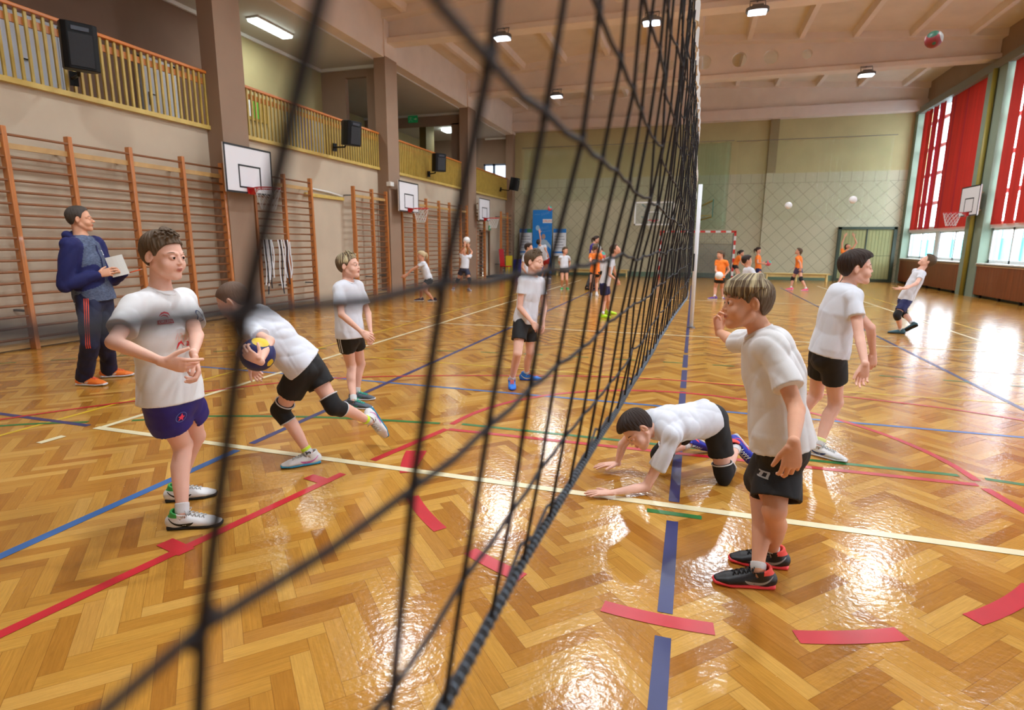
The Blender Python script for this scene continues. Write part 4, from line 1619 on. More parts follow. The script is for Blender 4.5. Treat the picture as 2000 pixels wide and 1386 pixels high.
# ================================================================== PEOPLE
POSES = {"boyleft": {"pel": [-2.424, 2.116, 0.716], "neck": [-2.424, 2.117, 1.201], "head": [-2.395, 2.133, 1.38], "bf": [0.997, 0.08, 0.0], "pf": [0.997, 0.08, 0.0], "hf": [0.991, 0.104, -0.087], "hu": [0.0, 0.0, 1.0], "LB": [-0.08, 0.997, -0.0], "LP": [-0.08, 0.997, -0.0], "ls": [-2.435, 2.261, 1.154], "lh": [-2.43, 2.197, 0.695], "le": [-2.253, 2.141, 1.006], "lw": [-2.111, 1.979, 0.952], "lhd": [0.337, -0.091, -0.937], "lhn": [-0.664, -0.747, 0.0], "lf": [0.802, 0.598, 0.0], "la": [-2.715, 2.358, 0.078], "lk": [-2.564, 2.363, 0.397], "rs": [-2.412, 1.972, 1.154], "rh": [-2.417, 2.036, 0.695], "re": [-2.304, 1.765, 1.031], "rw": [-2.102, 1.812, 0.952], "rhd": [0.782, 0.565, -0.262], "rhn": [-0.831, 0.463, 0.309], "rf": [0.89, 0.456, 0.0], "ra": [-2.429, 2.109, 0.078], "rk": [-2.519, 2.233, 0.394], "H": 1.5},
 "man": {"pel": [-5.826, 4.321, 0.897], "neck": [-5.849, 4.289, 1.456], "head": [-5.846, 4.294, 1.656], "bf": [0.928, 0.373, 0.0], "pf": [0.928, 0.373, 0.0], "hf": [0.672, 0.738, 0.053], "hu": [0.0, 0.0, 1.0], "LB": [-0.372, 0.927, 0.038], "LP": [-0.372, 0.927, 0.038], "ls": [-5.921, 4.478, 1.408], "lh": [-5.861, 4.412, 0.876], "le": [-5.849, 4.551, 1.045], "lw": [-5.603, 4.484, 1.123], "lhd": [0.345, -0.819, 0.457], "lhn": [-0.334, -0.943, 0.0], "lf": [0.815, 0.579, 0.0], "la": [-5.954, 4.477, 0.093], "lk": [-5.75, 4.315, 0.436], "rs": [-5.773, 4.107, 1.393], "rh": [-5.789, 4.233, 0.869], "re": [-5.805, 4.035, 1.026], "rw": [-5.644, 4.255, 1.117], "rhd": [0.652, 0.71, 0.266], "rhn": [-0.773, 0.565, -0.287], "rf": [0.975, 0.223, 0.0], "ra": [-5.846, 4.129, 0.093], "rk": [-5.631, 4.072, 0.445], "H": 1.8},
 "boyrun": {"pel": [-2.359, 3.036, 0.69], "neck": [-2.583, 2.858, 0.998], "head": [-2.648, 2.806, 1.095], "bf": [-0.854, -0.205, -0.478], "pf": [-0.912, -0.284, -0.297], "hf": [-0.837, -0.341, -0.428], "hu": [-0.428, -0.209, 0.879], "LB": [0.36, -0.897, -0.257], "LP": [0.362, -0.896, -0.255], "ls": [-2.51, 2.754, 0.931], "lh": [-2.32, 2.976, 0.656], "le": [-2.281, 2.663, 0.894], "lw": [-2.199, 2.486, 0.815], "lhd": [-0.543, -0.565, 0.621], "lhn": [-0.449, 0.873, 0.192], "lf": [-0.713, -0.702, 0.0], "la": [-2.357, 3.045, 0.073], "lk": [-2.516, 2.999, 0.364], "rs": [-2.609, 2.999, 1.001], "rh": [-2.376, 3.113, 0.695], "re": [-2.721, 2.91, 0.749], "rw": [-2.792, 3.067, 0.629], "rhd": [0.065, 0.574, -0.816], "rhn": [0.822, -0.57, 0.0], "rf": [0.428, 0.209, -0.879], "ra": [-2.103, 3.393, 0.218], "rk": [-2.194, 3.115, 0.397], "H": 1.42},
 "boystripe": {"pel": [-2.889, 4.394, 0.656], "neck": [-2.883, 4.398, 1.102], "head": [-2.874, 4.404, 1.248], "bf": [0.995, -0.102, 0.0], "pf": [0.995, -0.102, 0.0], "hf": [0.978, 0.18, 0.108], "hu": [0.0, 0.0, 1.0], "LB": [0.102, 0.995, -0.01], "LP": [0.102, 0.995, -0.01], "ls": [-2.87, 4.53, 1.058], "lh": [-2.881, 4.468, 0.637], "le": [-2.79, 4.552, 0.817], "lw": [-2.704, 4.441, 0.669], "lhd": [0.293, -0.063, -0.954], "lhn": [-0.84, -0.542, 0.0], "lf": [0.965, 0.264, 0.0], "la": [-2.94, 4.54, 0.071], "lk": [-2.934, 4.616, 0.329], "rs": [-2.897, 4.265, 1.06], "rh": [-2.897, 4.32, 0.638], "re": [-2.816, 4.175, 0.85], "rw": [-2.673, 4.243, 0.699], "rhd": [0.774, 0.131, -0.619], "rhn": [-0.696, 0.718, 0.0], "rf": [0.988, 0.154, 0.0], "ra": [-2.81, 4.284, 0.071], "rk": [-2.935, 4.463, 0.34], "H": 1.38},
 "boynet": {"pel": [-1.601, 5.584, 0.684], "neck": [-1.537, 5.603, 1.12], "head": [-1.52, 5.608, 1.273], "bf": [0.879, -0.477, 0.0], "pf": [0.879, -0.477, 0.0], "hf": [0.981, -0.193, -0.021], "hu": [0.0, 0.0, 1.0], "LB": [0.474, 0.874, -0.108], "LP": [0.474, 0.874, -0.108], "ls": [-1.48, 5.718, 1.063], "lh": [-1.569, 5.648, 0.657], "le": [-1.435, 5.706, 0.809], "lw": [-1.403, 5.544, 0.687], "lhd": [0.123, -0.067, -0.99], "lhn": [-0.959, -0.284, 0.0], "lf": [0.992, 0.128, 0.0], "la": [-1.652, 5.822, 0.071], "lk": [-1.563, 5.657, 0.338], "rs": [-1.607, 5.485, 1.092], "rh": [-1.639, 5.518, 0.673], "re": [-1.624, 5.455, 0.827], "rw": [-1.482, 5.424, 0.684], "rhd": [0.644, -0.022, -0.764], "rhn": [-0.548, 0.837, 0.0], "rf": [0.332, -0.943, 0.0], "ra": [-1.711, 5.49, 0.071], "rk": [-1.617, 5.374, 0.375], "H": 1.38},
 "boyfront": {"pel": [0.402, 2.55, 0.651], "neck": [0.295, 2.564, 1.081], "head": [0.224, 2.573, 1.212], "bf": [-0.986, -0.133, -0.103], "pf": [-1.0, -0.024, 0.0], "hf": [-0.983, -0.182, 0.0], "hu": [-0.299, 0.039, 0.954], "LB": [0.127, -0.99, 0.063], "LP": [0.024, -0.999, 0.038], "ls": [0.324, 2.423, 1.046], "lh": [0.408, 2.471, 0.634], "le": [0.4, 2.275, 0.851], "lw": [0.366, 2.071, 0.785], "lhd": [-0.006, -0.05, -0.999], "lhn": [-0.162, 0.987, 0.0], "lf": [-0.984, -0.176, 0.0], "la": [0.351, 2.474, 0.076], "lk": [0.363, 2.677, 0.327], "rs": [0.288, 2.702, 1.029], "rh": [0.404, 2.628, 0.628], "re": [0.198, 2.94, 0.997], "rw": [0.149, 3.151, 1.004], "rhd": [-0.124, 0.016, 0.992], "rhn": [0.716, -0.698, 0.0], "rf": [-0.997, -0.078, 0.0], "ra": [0.429, 2.665, 0.076], "rk": [0.389, 2.45, 0.362], "H": 1.46},
 "boyright": {"pel": [0.925, 4.354, 0.737], "neck": [0.991, 4.339, 1.175], "head": [1.027, 4.332, 1.308], "bf": [0.986, 0.125, -0.11], "pf": [0.969, 0.248, 0.0], "hf": [0.999, -0.005, 0.051], "hu": [0.097, -0.021, 0.995], "LB": [-0.12, 0.991, 0.051], "LP": [-0.248, 0.966, 0.069], "ls": [0.967, 4.483, 1.137], "lh": [0.902, 4.431, 0.722], "le": [1.182, 4.436, 0.902], "lw": [1.242, 4.527, 0.711], "lhd": [0.0, -0.0, -1.0], "lhn": [-0.079, 0.997, 0.0], "lf": [0.742, -0.16, -0.651], "la": [0.784, 4.538, 0.115], "lk": [0.922, 4.572, 0.383], "rs": [1.002, 4.199, 1.123], "rh": [0.942, 4.278, 0.711], "re": [1.029, 4.077, 0.895], "rw": [1.043, 3.924, 0.737], "rhd": [-0.097, 0.021, -0.995], "rhn": [-0.015, -1.0, 0.0], "rf": [0.864, -0.504, 0.0], "ra": [0.923, 4.306, 0.077], "rk": [1.019, 4.412, 0.368], "H": 1.48},
 "boyfar": {"pel": [3.405, 11.057, 0.597], "neck": [3.54, 11.016, 1.066], "head": [3.614, 10.993, 1.216], "bf": [-0.93, -0.088, 0.356], "pf": [-0.93, -0.088, 0.356], "hf": [-0.763, 0.126, 0.634], "hu": [0.598, -0.182, 0.781], "LB": [0.055, -0.993, -0.103], "LP": [0.055, -0.993, -0.103], "ls": [3.535, 10.884, 1.009], "lh": [3.404, 10.983, 0.571], "le": [3.417, 10.711, 0.873], "lw": [3.253, 10.605, 0.795], "lhd": [-0.934, 0.285, -0.217], "lhn": [0.0, 0.0, 1.0], "lf": [-0.982, 0.19, 0.0], "la": [3.405, 11.107, 0.073], "lk": [3.26, 10.885, 0.337], "rs": [3.52, 11.156, 1.038], "rh": [3.396, 11.135, 0.586], "re": [3.47, 11.027, 0.83], "rw": [3.307, 10.902, 0.784], "rhd": [-0.951, 0.29, -0.105], "rhn": [0.0, 0.0, 1.0], "rf": [-0.692, 0.448, -0.566], "ra": [3.575, 11.131, 0.175], "rk": [3.5, 11.392, 0.324], "H": 1.42},
 "boygreen": {"pel": [-1.689, 11.677, 0.665], "neck": [-1.578, 11.692, 1.187], "head": [-1.504, 11.702, 1.338], "bf": [0.991, -0.08, 0.108], "pf": [0.991, -0.08, 0.108], "hf": [0.85, 0.012, 0.527], "hu": [-0.402, -0.056, 0.914], "LB": [0.086, 0.995, -0.048], "LP": [0.086, 0.995, -0.048], "ls": [-1.575, 11.827, 1.137], "lh": [-1.686, 11.752, 0.642], "le": [-1.533, 11.907, 0.904], "lw": [-1.48, 12.031, 0.743], "lhd": [0.0, 0.0, -1.0], "lhn": [-0.138, 0.99, 0.0], "lf": [0.999, 0.033, 0.0], "la": [-1.658, 12.154, 0.073], "lk": [-1.635, 11.902, 0.315], "rs": [-1.599, 11.554, 1.15], "rh": [-1.699, 11.6, 0.649], "re": [-1.585, 11.547, 0.858], "rw": [-1.435, 11.431, 0.767], "rhd": [0.525, 0.073, -0.848], "rhn": [-0.138, 0.99, 0.0], "rf": [0.961, -0.277, 0.0], "ra": [-1.68, 11.523, 0.073], "rk": [-1.696, 11.75, 0.305], "H": 1.42},
 "girlnine": {"pel": [-2.638, 16.26, 0.679], "neck": [-2.641, 16.26, 1.191], "head": [-2.646, 16.259, 1.346], "bf": [0.142, 0.99, 0.0], "pf": [0.142, 0.99, 0.0], "hf": [0.383, 0.918, 0.105], "hu": [0.0, 0.0, 1.0], "LB": [-0.99, 0.142, -0.006], "LP": [-0.99, 0.142, -0.006], "ls": [-2.78, 16.28, 1.144], "lh": [-2.715, 16.271, 0.658], "le": [-2.748, 16.084, 0.981], "lw": [-2.738, 16.251, 1.119], "lhd": [0.284, 0.047, 0.958], "lhn": [-0.163, 0.987, 0.0], "lf": [-0.26, 0.965, 0.0], "la": [-2.726, 16.177, 0.076], "lk": [-2.69, 16.027, 0.39], "rs": [-2.501, 16.24, 1.146], "rh": [-2.56, 16.249, 0.659], "re": [-2.487, 16.432, 0.976], "rw": [-2.559, 16.581, 1.115], "rhd": [-0.032, 0.193, 0.981], "rhn": [-0.163, 0.987, 0.0], "rf": [0.034, 0.999, 0.0], "ra": [-2.564, 16.247, 0.076], "rk": [-2.614, 16.449, 0.366], "H": 1.46},
 "woman": {"pel": [-3.185, 19.591, 0.71], "neck": [-3.243, 19.582, 1.443], "head": [-3.164, 19.595, 1.595], "bf": [0.999, 0.053, 0.0], "pf": [0.999, 0.053, 0.0], "hf": [0.998, 0.058, 0.0], "hu": [0.0, 0.0, 1.0], "LB": [-0.053, 0.999, 0.009], "LP": [-0.053, 0.999, 0.009], "ls": [-3.248, 19.746, 1.391], "lh": [-3.188, 19.683, 0.687], "le": [-3.173, 19.759, 1.101], "lw": [-3.075, 19.943, 0.961], "lhd": [0.987, 0.163, 0.0], "lhn": [-0.163, 0.987, 0.0], "lf": [0.999, 0.053, 0.0], "la": [-3.049, 18.722, 0.088], "lk": [-3.109, 19.204, 0.37], "rs": [-3.23, 19.419, 1.389], "rh": [-3.178, 19.5, 0.686], "re": [-3.246, 19.251, 1.141], "rw": [-3.062, 19.2, 0.977], "rhd": [0.987, 0.163, 0.0], "rhn": [-0.163, 0.987, 0.0], "rf": [0.897, -0.441, 0.0], "ra": [-3.225, 18.451, 0.088], "rk": [-3.233, 19.127, 0.354], "H": 1.7},
 "girlball": {"pel": [-2.666, 17.783, 0.673], "neck": [-2.679, 17.781, 1.015], "head": [-2.732, 17.773, 1.23], "bf": [-0.159, -0.987, 0.0], "pf": [-0.159, -0.987, 0.0], "hf": [-0.061, -0.998, 0.0], "hu": [0.0, 0.0, 1.0], "LB": [0.987, -0.159, 0.035], "LP": [0.987, -0.159, 0.035], "ls": [-2.544, 17.76, 0.976], "lh": [-2.591, 17.771, 0.657], "le": [-2.515, 17.569, 0.823], "lw": [-2.556, 17.483, 1.008], "lhd": [-0.233, -0.314, 0.921], "lhn": [-0.146, 0.989, 0.0], "lf": [0.146, -0.989, 0.0], "la": [-2.694, 18.676, 0.072], "lk": [-2.64, 18.224, 0.352], "rs": [-2.81, 17.803, 0.966], "rh": [-2.74, 17.795, 0.652], "re": [-2.755, 17.615, 0.817], "rw": [-2.699, 17.514, 0.99], "rhd": [0.314, -0.233, 0.921], "rhn": [-0.146, 0.989, 0.0], "rf": [0.146, -0.989, 0.0], "ra": [-2.818, 18.624, 0.072], "rk": [-2.767, 18.211, 0.35], "H": 1.4},
 "girlwhite": {"pel": [-3.925, 18.115, 0.683], "neck": [-3.934, 18.113, 1.069], "head": [-3.907, 18.119, 1.245], "bf": [0.403, -0.915, 0.0], "pf": [0.403, -0.915, 0.0], "hf": [0.775, -0.632, 0.0], "hu": [0.0, 0.0, 1.0], "LB": [0.915, 0.403, 0.024], "LP": [0.915, 0.403, 0.024], "ls": [-3.807, 18.168, 1.028], "lh": [-3.854, 18.146, 0.665], "le": [-3.799, 18.362, 0.872], "lw": [-3.782, 18.224, 0.714], "lhd": [0.0, 0.0, -1.0], "lhn": [-0.21, 0.978, 0.0], "lf": [0.482, -0.876, 0.0], "la": [-3.826, 18.207, 0.073], "lk": [-3.808, 17.998, 0.336], "rs": [-4.058, 18.058, 1.022], "rh": [-3.994, 18.084, 0.662], "re": [-4.125, 18.244, 0.87], "rw": [-4.027, 18.121, 0.729], "rhd": [0.691, 0.148, -0.707], "rhn": [-0.21, 0.978, 0.0], "rf": [0.112, -0.994, 0.0], "ra": [-3.991, 18.137, 0.073], "rk": [-3.942, 17.932, 0.336], "H": 1.42},
 "boybehind": {"pel": [-3.727, 12.956, 0.635], "neck": [-3.711, 12.961, 1.189], "head": [-3.656, 12.977, 1.353], "bf": [0.999, -0.046, 0.0], "pf": [0.999, -0.046, 0.0], "hf": [0.992, 0.064, 0.105], "hu": [0.0, 0.0, 1.0], "LB": [0.046, 0.999, -0.01], "LP": [0.046, 0.999, -0.01], "ls": [-3.706, 13.098, 1.144], "lh": [-3.724, 13.033, 0.615], "le": [-3.687, 13.152, 0.901], "lw": [-3.654, 13.226, 0.706], "lhd": [0.0, 0.0, -1.0], "lhn": [-0.273, 0.962, 0.0], "lf": [0.986, 0.165, 0.0], "la": [-3.721, 13.209, 0.073], "lk": [-3.639, 12.968, 0.315], "rs": [-3.718, 12.824, 1.146], "rh": [-3.731, 12.88, 0.616], "re": [-3.739, 12.732, 0.915], "rw": [-3.622, 12.758, 0.73], "rhd": [0.0, 0.0, -1.0], "rhn": [-0.273, 0.962, 0.0], "rf": [0.999, -0.046, 0.0], "ra": [-3.712, 12.744, 0.073], "rk": [-3.726, 13.011, 0.284], "H": 1.42},
 "boyreach": {"pel": [-5.749, 23.05, 0.832], "neck": [-5.96, 22.997, 1.344], "head": [-6.063, 22.971, 1.507], "bf": [-0.028, 0.951, 0.309], "pf": [-0.028, 0.951, 0.309], "hf": [0.148, 0.676, 0.722], "hu": [0.0, 0.0, 1.0], "LB": [-0.924, 0.093, -0.371], "LP": [-0.924, 0.093, -0.371], "ls": [-6.084, 23.016, 1.241], "lh": [-5.82, 23.061, 0.78], "le": [-5.997, 23.038, 1.61], "lw": [-6.041, 23.027, 1.874], "lhd": [-0.096, -0.024, 0.995], "lhn": [-0.246, 0.969, 0.0], "lf": [0.646, 0.763, 0.0], "la": [-6.001, 23.301, 0.083], "lk": [-5.878, 23.328, 0.488], "rs": [-5.798, 22.987, 1.355], "rh": [-5.661, 23.044, 0.843], "re": [-5.707, 22.768, 1.205], "rw": [-5.587, 22.638, 1.046], "rhd": [0.0, 0.0, -1.0], "rhn": [-0.246, 0.969, 0.0], "rf": [0.757, 0.653, 0.0], "ra": [-5.81, 23.396, 0.083], "rk": [-5.759, 23.207, 0.453], "H": 1.6},
 "girlbend": {"pel": [-6.341, 13.232, 0.554], "neck": [-6.481, 13.164, 0.974], "head": [-6.489, 13.16, 1.138], "bf": [-0.832, -0.515, -0.205], "pf": [-0.832, -0.515, -0.205], "hf": [-0.848, -0.521, -0.101], "hu": [0.0, 0.0, 1.0], "LB": [0.52, -0.854, 0.036], "LP": [0.52, -0.854, 0.036], "ls": [-6.396, 13.054, 0.938], "lh": [-6.295, 13.17, 0.539], "le": [-6.625, 12.937, 0.815], "lw": [-6.77, 12.856, 0.665], "lhd": [-0.764, -0.368, -0.53], "lhn": [-0.434, 0.901, 0.0], "lf": [-0.85, -0.526, 0.0], "la": [-6.591, 13.282, 0.073], "lk": [-6.469, 13.048, 0.294], "rs": [-6.539, 13.288, 0.928], "rh": [-6.374, 13.3, 0.533], "re": [-6.758, 13.254, 0.813], "rw": [-6.9, 13.186, 0.672], "rhd": [-0.764, -0.368, -0.53], "rhn": [-0.434, 0.901, 0.0], "rf": [-0.785, -0.619, 0.0], "ra": [-6.223, 13.288, -0.001], "rk": [-6.364, 13.091, 0.269], "H": 1.42},
 "boyserve": {"pel": [-6.703, 16.524, 0.69], "neck": [-6.671, 16.537, 1.077], "head": [-6.728, 16.514, 1.231], "bf": [0.267, -0.939, 0.216], "pf": [0.267, -0.939, 0.216], "hf": [-0.09, -0.582, 0.808], "hu": [0.0, 0.0, 1.0], "LB": [0.963, 0.253, -0.088], "LP": [0.963, 0.253, -0.088], "ls": [-6.543, 16.57, 1.021], "lh": [-6.631, 16.542, 0.663], "le": [-6.539, 16.759, 1.184], "lw": [-6.607, 16.633, 1.339], "lhd": [-0.182, -0.074, 0.981], "lhn": [-0.378, 0.926, 0.0], "lf": [0.721, -0.693, 0.0], "la": [-6.602, 16.619, 0.073], "lk": [-6.503, 16.438, 0.34], "rs": [-6.807, 16.5, 1.045], "rh": [-6.778, 16.504, 0.677], "re": [-6.723, 16.38, 1.247], "rw": [-6.578, 16.272, 1.355], "rhd": [0.092, 0.038, 0.995], "rhn": [-0.378, 0.926, 0.0], "rf": [0.189, -0.982, 0.0], "ra": [-7.195, 16.806, 0.073], "rk": [-6.966, 16.615, 0.318], "H": 1.42},
 "girlrun": {"pel": [0.712, 16.745, 0.562], "neck": [0.717, 16.745, 1.046], "head": [0.68, 16.746, 1.196], "bf": [-0.535, -0.845, 0.0], "pf": [-0.535, -0.845, 0.0], "hf": [-0.863, -0.495, -0.105], "hu": [0.0, 0.0, 1.0], "LB": [0.845, -0.535, -0.008], "LP": [0.845, -0.535, -0.008], "ls": [0.834, 16.67, 1.0], "lh": [0.777, 16.703, 0.542], "le": [0.933, 16.767, 0.788], "lw": [0.821, 16.663, 0.638], "lhd": [-0.937, -0.23, -0.265], "lhn": [0.038, 0.999, 0.0], "lf": [-0.947, -0.069, -0.314], "la": [0.836, 16.84, -0.001], "lk": [0.794, 16.971, 0.284], "rs": [0.599, 16.819, 1.002], "rh": [0.646, 16.786, 0.543], "re": [0.591, 16.721, 0.769], "rw": [0.672, 16.561, 0.654], "rhd": [0.879, -0.287, -0.381], "rhn": [0.038, 0.999, 0.0], "rf": [-0.998, -0.067, 0.0], "ra": [0.602, 16.559, 0.074], "rk": [0.617, 16.886, 0.285], "H": 1.44},
 "girlbendback": {"pel": [1.56, 24.254, 0.694], "neck": [1.685, 24.245, 1.012], "head": [1.748, 24.241, 1.151], "bf": [0.948, 0.041, -0.314], "pf": [0.948, 0.041, -0.314], "hf": [0.999, 0.037, 0.0], "hu": [0.0, 0.0, 1.0], "LB": [-0.03, 0.999, 0.038], "LP": [-0.03, 0.999, 0.038], "ls": [1.664, 24.385, 0.976], "lh": [1.55, 24.332, 0.679], "le": [1.828, 24.445, 0.792], "lw": [1.975, 24.514, 0.654], "lhd": [0.998, -0.068, 0.0], "lhn": [0.068, 0.998, 0.0], "lf": [0.998, -0.068, 0.0], "la": [1.716, 24.633, 0.074], "lk": [1.728, 24.439, 0.372], "rs": [1.672, 24.108, 0.965], "rh": [1.555, 24.177, 0.673], "re": [1.779, 23.995, 0.765], "rw": [1.906, 23.864, 0.655], "rhd": [0.978, -0.067, -0.196], "rhn": [0.068, 0.998, 0.0], "rf": [0.998, -0.068, 0.0], "ra": [1.537, 23.905, 0.074], "rk": [1.646, 24.033, 0.369], "H": 1.44},
 "boyhidden": {"pel": [1.109, 12.739, 0.611], "neck": [1.08, 12.741, 0.985], "head": [1.038, 12.745, 1.139], "bf": [0.94, 0.342, 0.0], "pf": [0.94, 0.342, 0.0], "hf": [0.968, 0.228, 0.105], "hu": [0.0, 0.0, 1.0], "LB": [-0.342, 0.939, -0.034], "LP": [-0.342, 0.939, -0.034], "ls": [1.036, 12.872, 0.936], "lh": [1.084, 12.811, 0.589], "le": [1.002, 13.038, 0.748], "lw": [1.099, 13.03, 0.537], "lhd": [0.0, -0.0, -1.0], "lhn": [0.091, 0.996, 0.0], "lf": [0.992, 0.128, 0.0], "la": [1.078, 12.901, 0.074], "lk": [1.087, 12.624, 0.284], "rs": [1.131, 12.611, 0.945], "rh": [1.137, 12.666, 0.594], "re": [1.25, 12.494, 0.754], "rw": [1.304, 12.477, 0.532], "rhd": [0.0, -0.0, -1.0], "rhn": [0.091, 0.996, 0.0], "rf": [0.992, 0.128, 0.0], "ra": [1.113, 12.379, 0.074], "rk": [1.152, 12.675, 0.261], "H": 1.44},
 "girlcarry": {"pel": [2.314, 23.336, 0.605], "neck": [2.276, 23.34, 1.075], "head": [2.26, 23.341, 1.262], "bf": [0.945, -0.327, 0.0], "pf": [0.945, -0.327, 0.0], "hf": [0.978, -0.208, 0.0], "hu": [0.0, 0.0, 1.0], "LB": [0.327, 0.945, 0.019], "LP": [0.327, 0.945, 0.019], "ls": [2.325, 23.472, 1.032], "lh": [2.341, 23.41, 0.587], "le": [2.424, 23.549, 0.808], "lw": [2.531, 23.736, 0.824], "lhd": [0.995, -0.102, 0.0], "lhn": [0.102, 0.995, 0.0], "lf": [0.978, -0.211, 0.0], "la": [2.42, 23.38, 0.076], "lk": [2.391, 23.144, 0.295], "rs": [2.233, 23.206, 1.027], "rh": [2.29, 23.261, 0.584], "re": [2.257, 23.088, 0.8], "rw": [2.417, 22.943, 0.789], "rhd": [0.995, -0.102, 0.0], "rhn": [0.102, 0.995, 0.0], "rf": [0.949, -0.315, 0.0], "ra": [2.244, 23.021, 0.076], "rk": [2.338, 23.309, 0.285], "H": 1.46},
 "girlwalk": {"pel": [3.331, 21.127, 0.726], "neck": [3.298, 21.132, 1.093], "head": [3.283, 21.134, 1.259], "bf": [-0.87, 0.493, 0.0], "pf": [-0.87, 0.493, 0.0], "hf": [-0.921, 0.145, 0.362], "hu": [0.0, 0.0, 1.0], "LB": [-0.493, -0.87, -0.032], "LP": [-0.493, -0.87, -0.032], "ls": [3.233, 21.011, 1.044], "lh": [3.295, 21.059, 0.704], "le": [3.312, 20.816, 0.902], "lw": [3.32, 20.674, 0.743], "lhd": [0.0, -0.0, -1.0], "lhn": [0.156, 0.988, 0.0], "lf": [-0.998, -0.062, 0.0], "la": [3.143, 21.026, 0.074], "lk": [3.187, 21.183, 0.366], "rs": [3.37, 21.252, 1.053], "rh": [3.371, 21.194, 0.709], "re": [3.317, 21.434, 0.884], "rw": [3.289, 21.553, 0.709], "rhd": [0.0, -0.0, -1.0], "rhn": [0.156, 0.988, 0.0], "rf": [-0.894, -0.447, 0.0], "ra": [3.556, 20.768, 0.074], "rk": [3.42, 20.989, 0.366], "H": 1.44},
 "girldoor": {"pel": [5.442, 24.582, 0.733], "neck": [5.438, 24.583, 1.265], "head": [5.471, 24.576, 1.416], "bf": [0.102, -0.948, 0.302], "pf": [0.102, -0.948, 0.302], "hf": [0.231, -0.359, 0.905], "hu": [0.0, 0.0, 1.0], "LB": [0.994, 0.11, 0.008], "LP": [0.994, 0.11, 0.008], "ls": [5.578, 24.599, 1.22], "lh": [5.52, 24.591, 0.714], "le": [5.74, 24.563, 1.568], "lw": [5.637, 24.586, 1.792], "lhd": [-0.397, 0.086, 0.914], "lhn": [0.213, 0.977, 0.0], "lf": [0.107, -0.994, 0.0], "la": [5.464, 24.415, 0.076], "lk": [5.503, 24.657, 0.31], "rs": [5.298, 24.568, 1.218], "rh": [5.364, 24.574, 0.712], "re": [5.268, 24.574, 1.565], "rw": [5.326, 24.562, 1.79], "rhd": [0.397, -0.086, 0.914], "rhn": [0.213, 0.977, 0.0], "rf": [-0.511, -0.86, 0.0], "ra": [5.216, 24.286, 0.076], "rk": [5.352, 24.518, 0.313], "H": 1.46},
 "boycrawl": {"pel": [0.127, 3.625, 0.388], "neck": [-0.166, 3.366, 0.378], "head": [-0.25, 3.302, 0.383], "bf": [-0.099, 0.007, -0.995], "pf": [0.099, -0.007, -0.995], "hf": [-0.494, -0.472, -0.731], "hu": [-0.778, -0.146, 0.612], "LB": [0.662, -0.746, -0.072], "LP": [0.659, -0.748, 0.071], "ls": [-0.042, 3.293, 0.369], "lh": [0.192, 3.581, 0.394], "le": [-0.183, 3.272, 0.045], "lw": [-0.37, 3.144, 0.035], "lhd": [-0.981, -0.186, -0.052], "lhn": [0.0, -0.0, -1.0], "lf": [0.664, -0.163, -0.73], "la": [0.348, 3.889, 0.134], "lk": [0.263, 3.585, 0.06], "rs": [-0.224, 3.498, 0.389], "rh": [0.091, 3.695, 0.383], "re": [-0.36, 3.555, 0.189], "rw": [-0.388, 3.559, 0.055], "rhd": [-0.964, -0.243, -0.105], "rhn": [0.0, -0.0, -1.0], "rf": [0.811, 0.256, -0.526], "ra": [0.041, 4.021, 0.075], "rk": [-0.133, 3.835, 0.06], "H": 1.42}}
NPf = np.float32


def nv(v):
    v = np.array(v, float)
    return v / max(1e-9, np.linalg.norm(v))


BV = {}


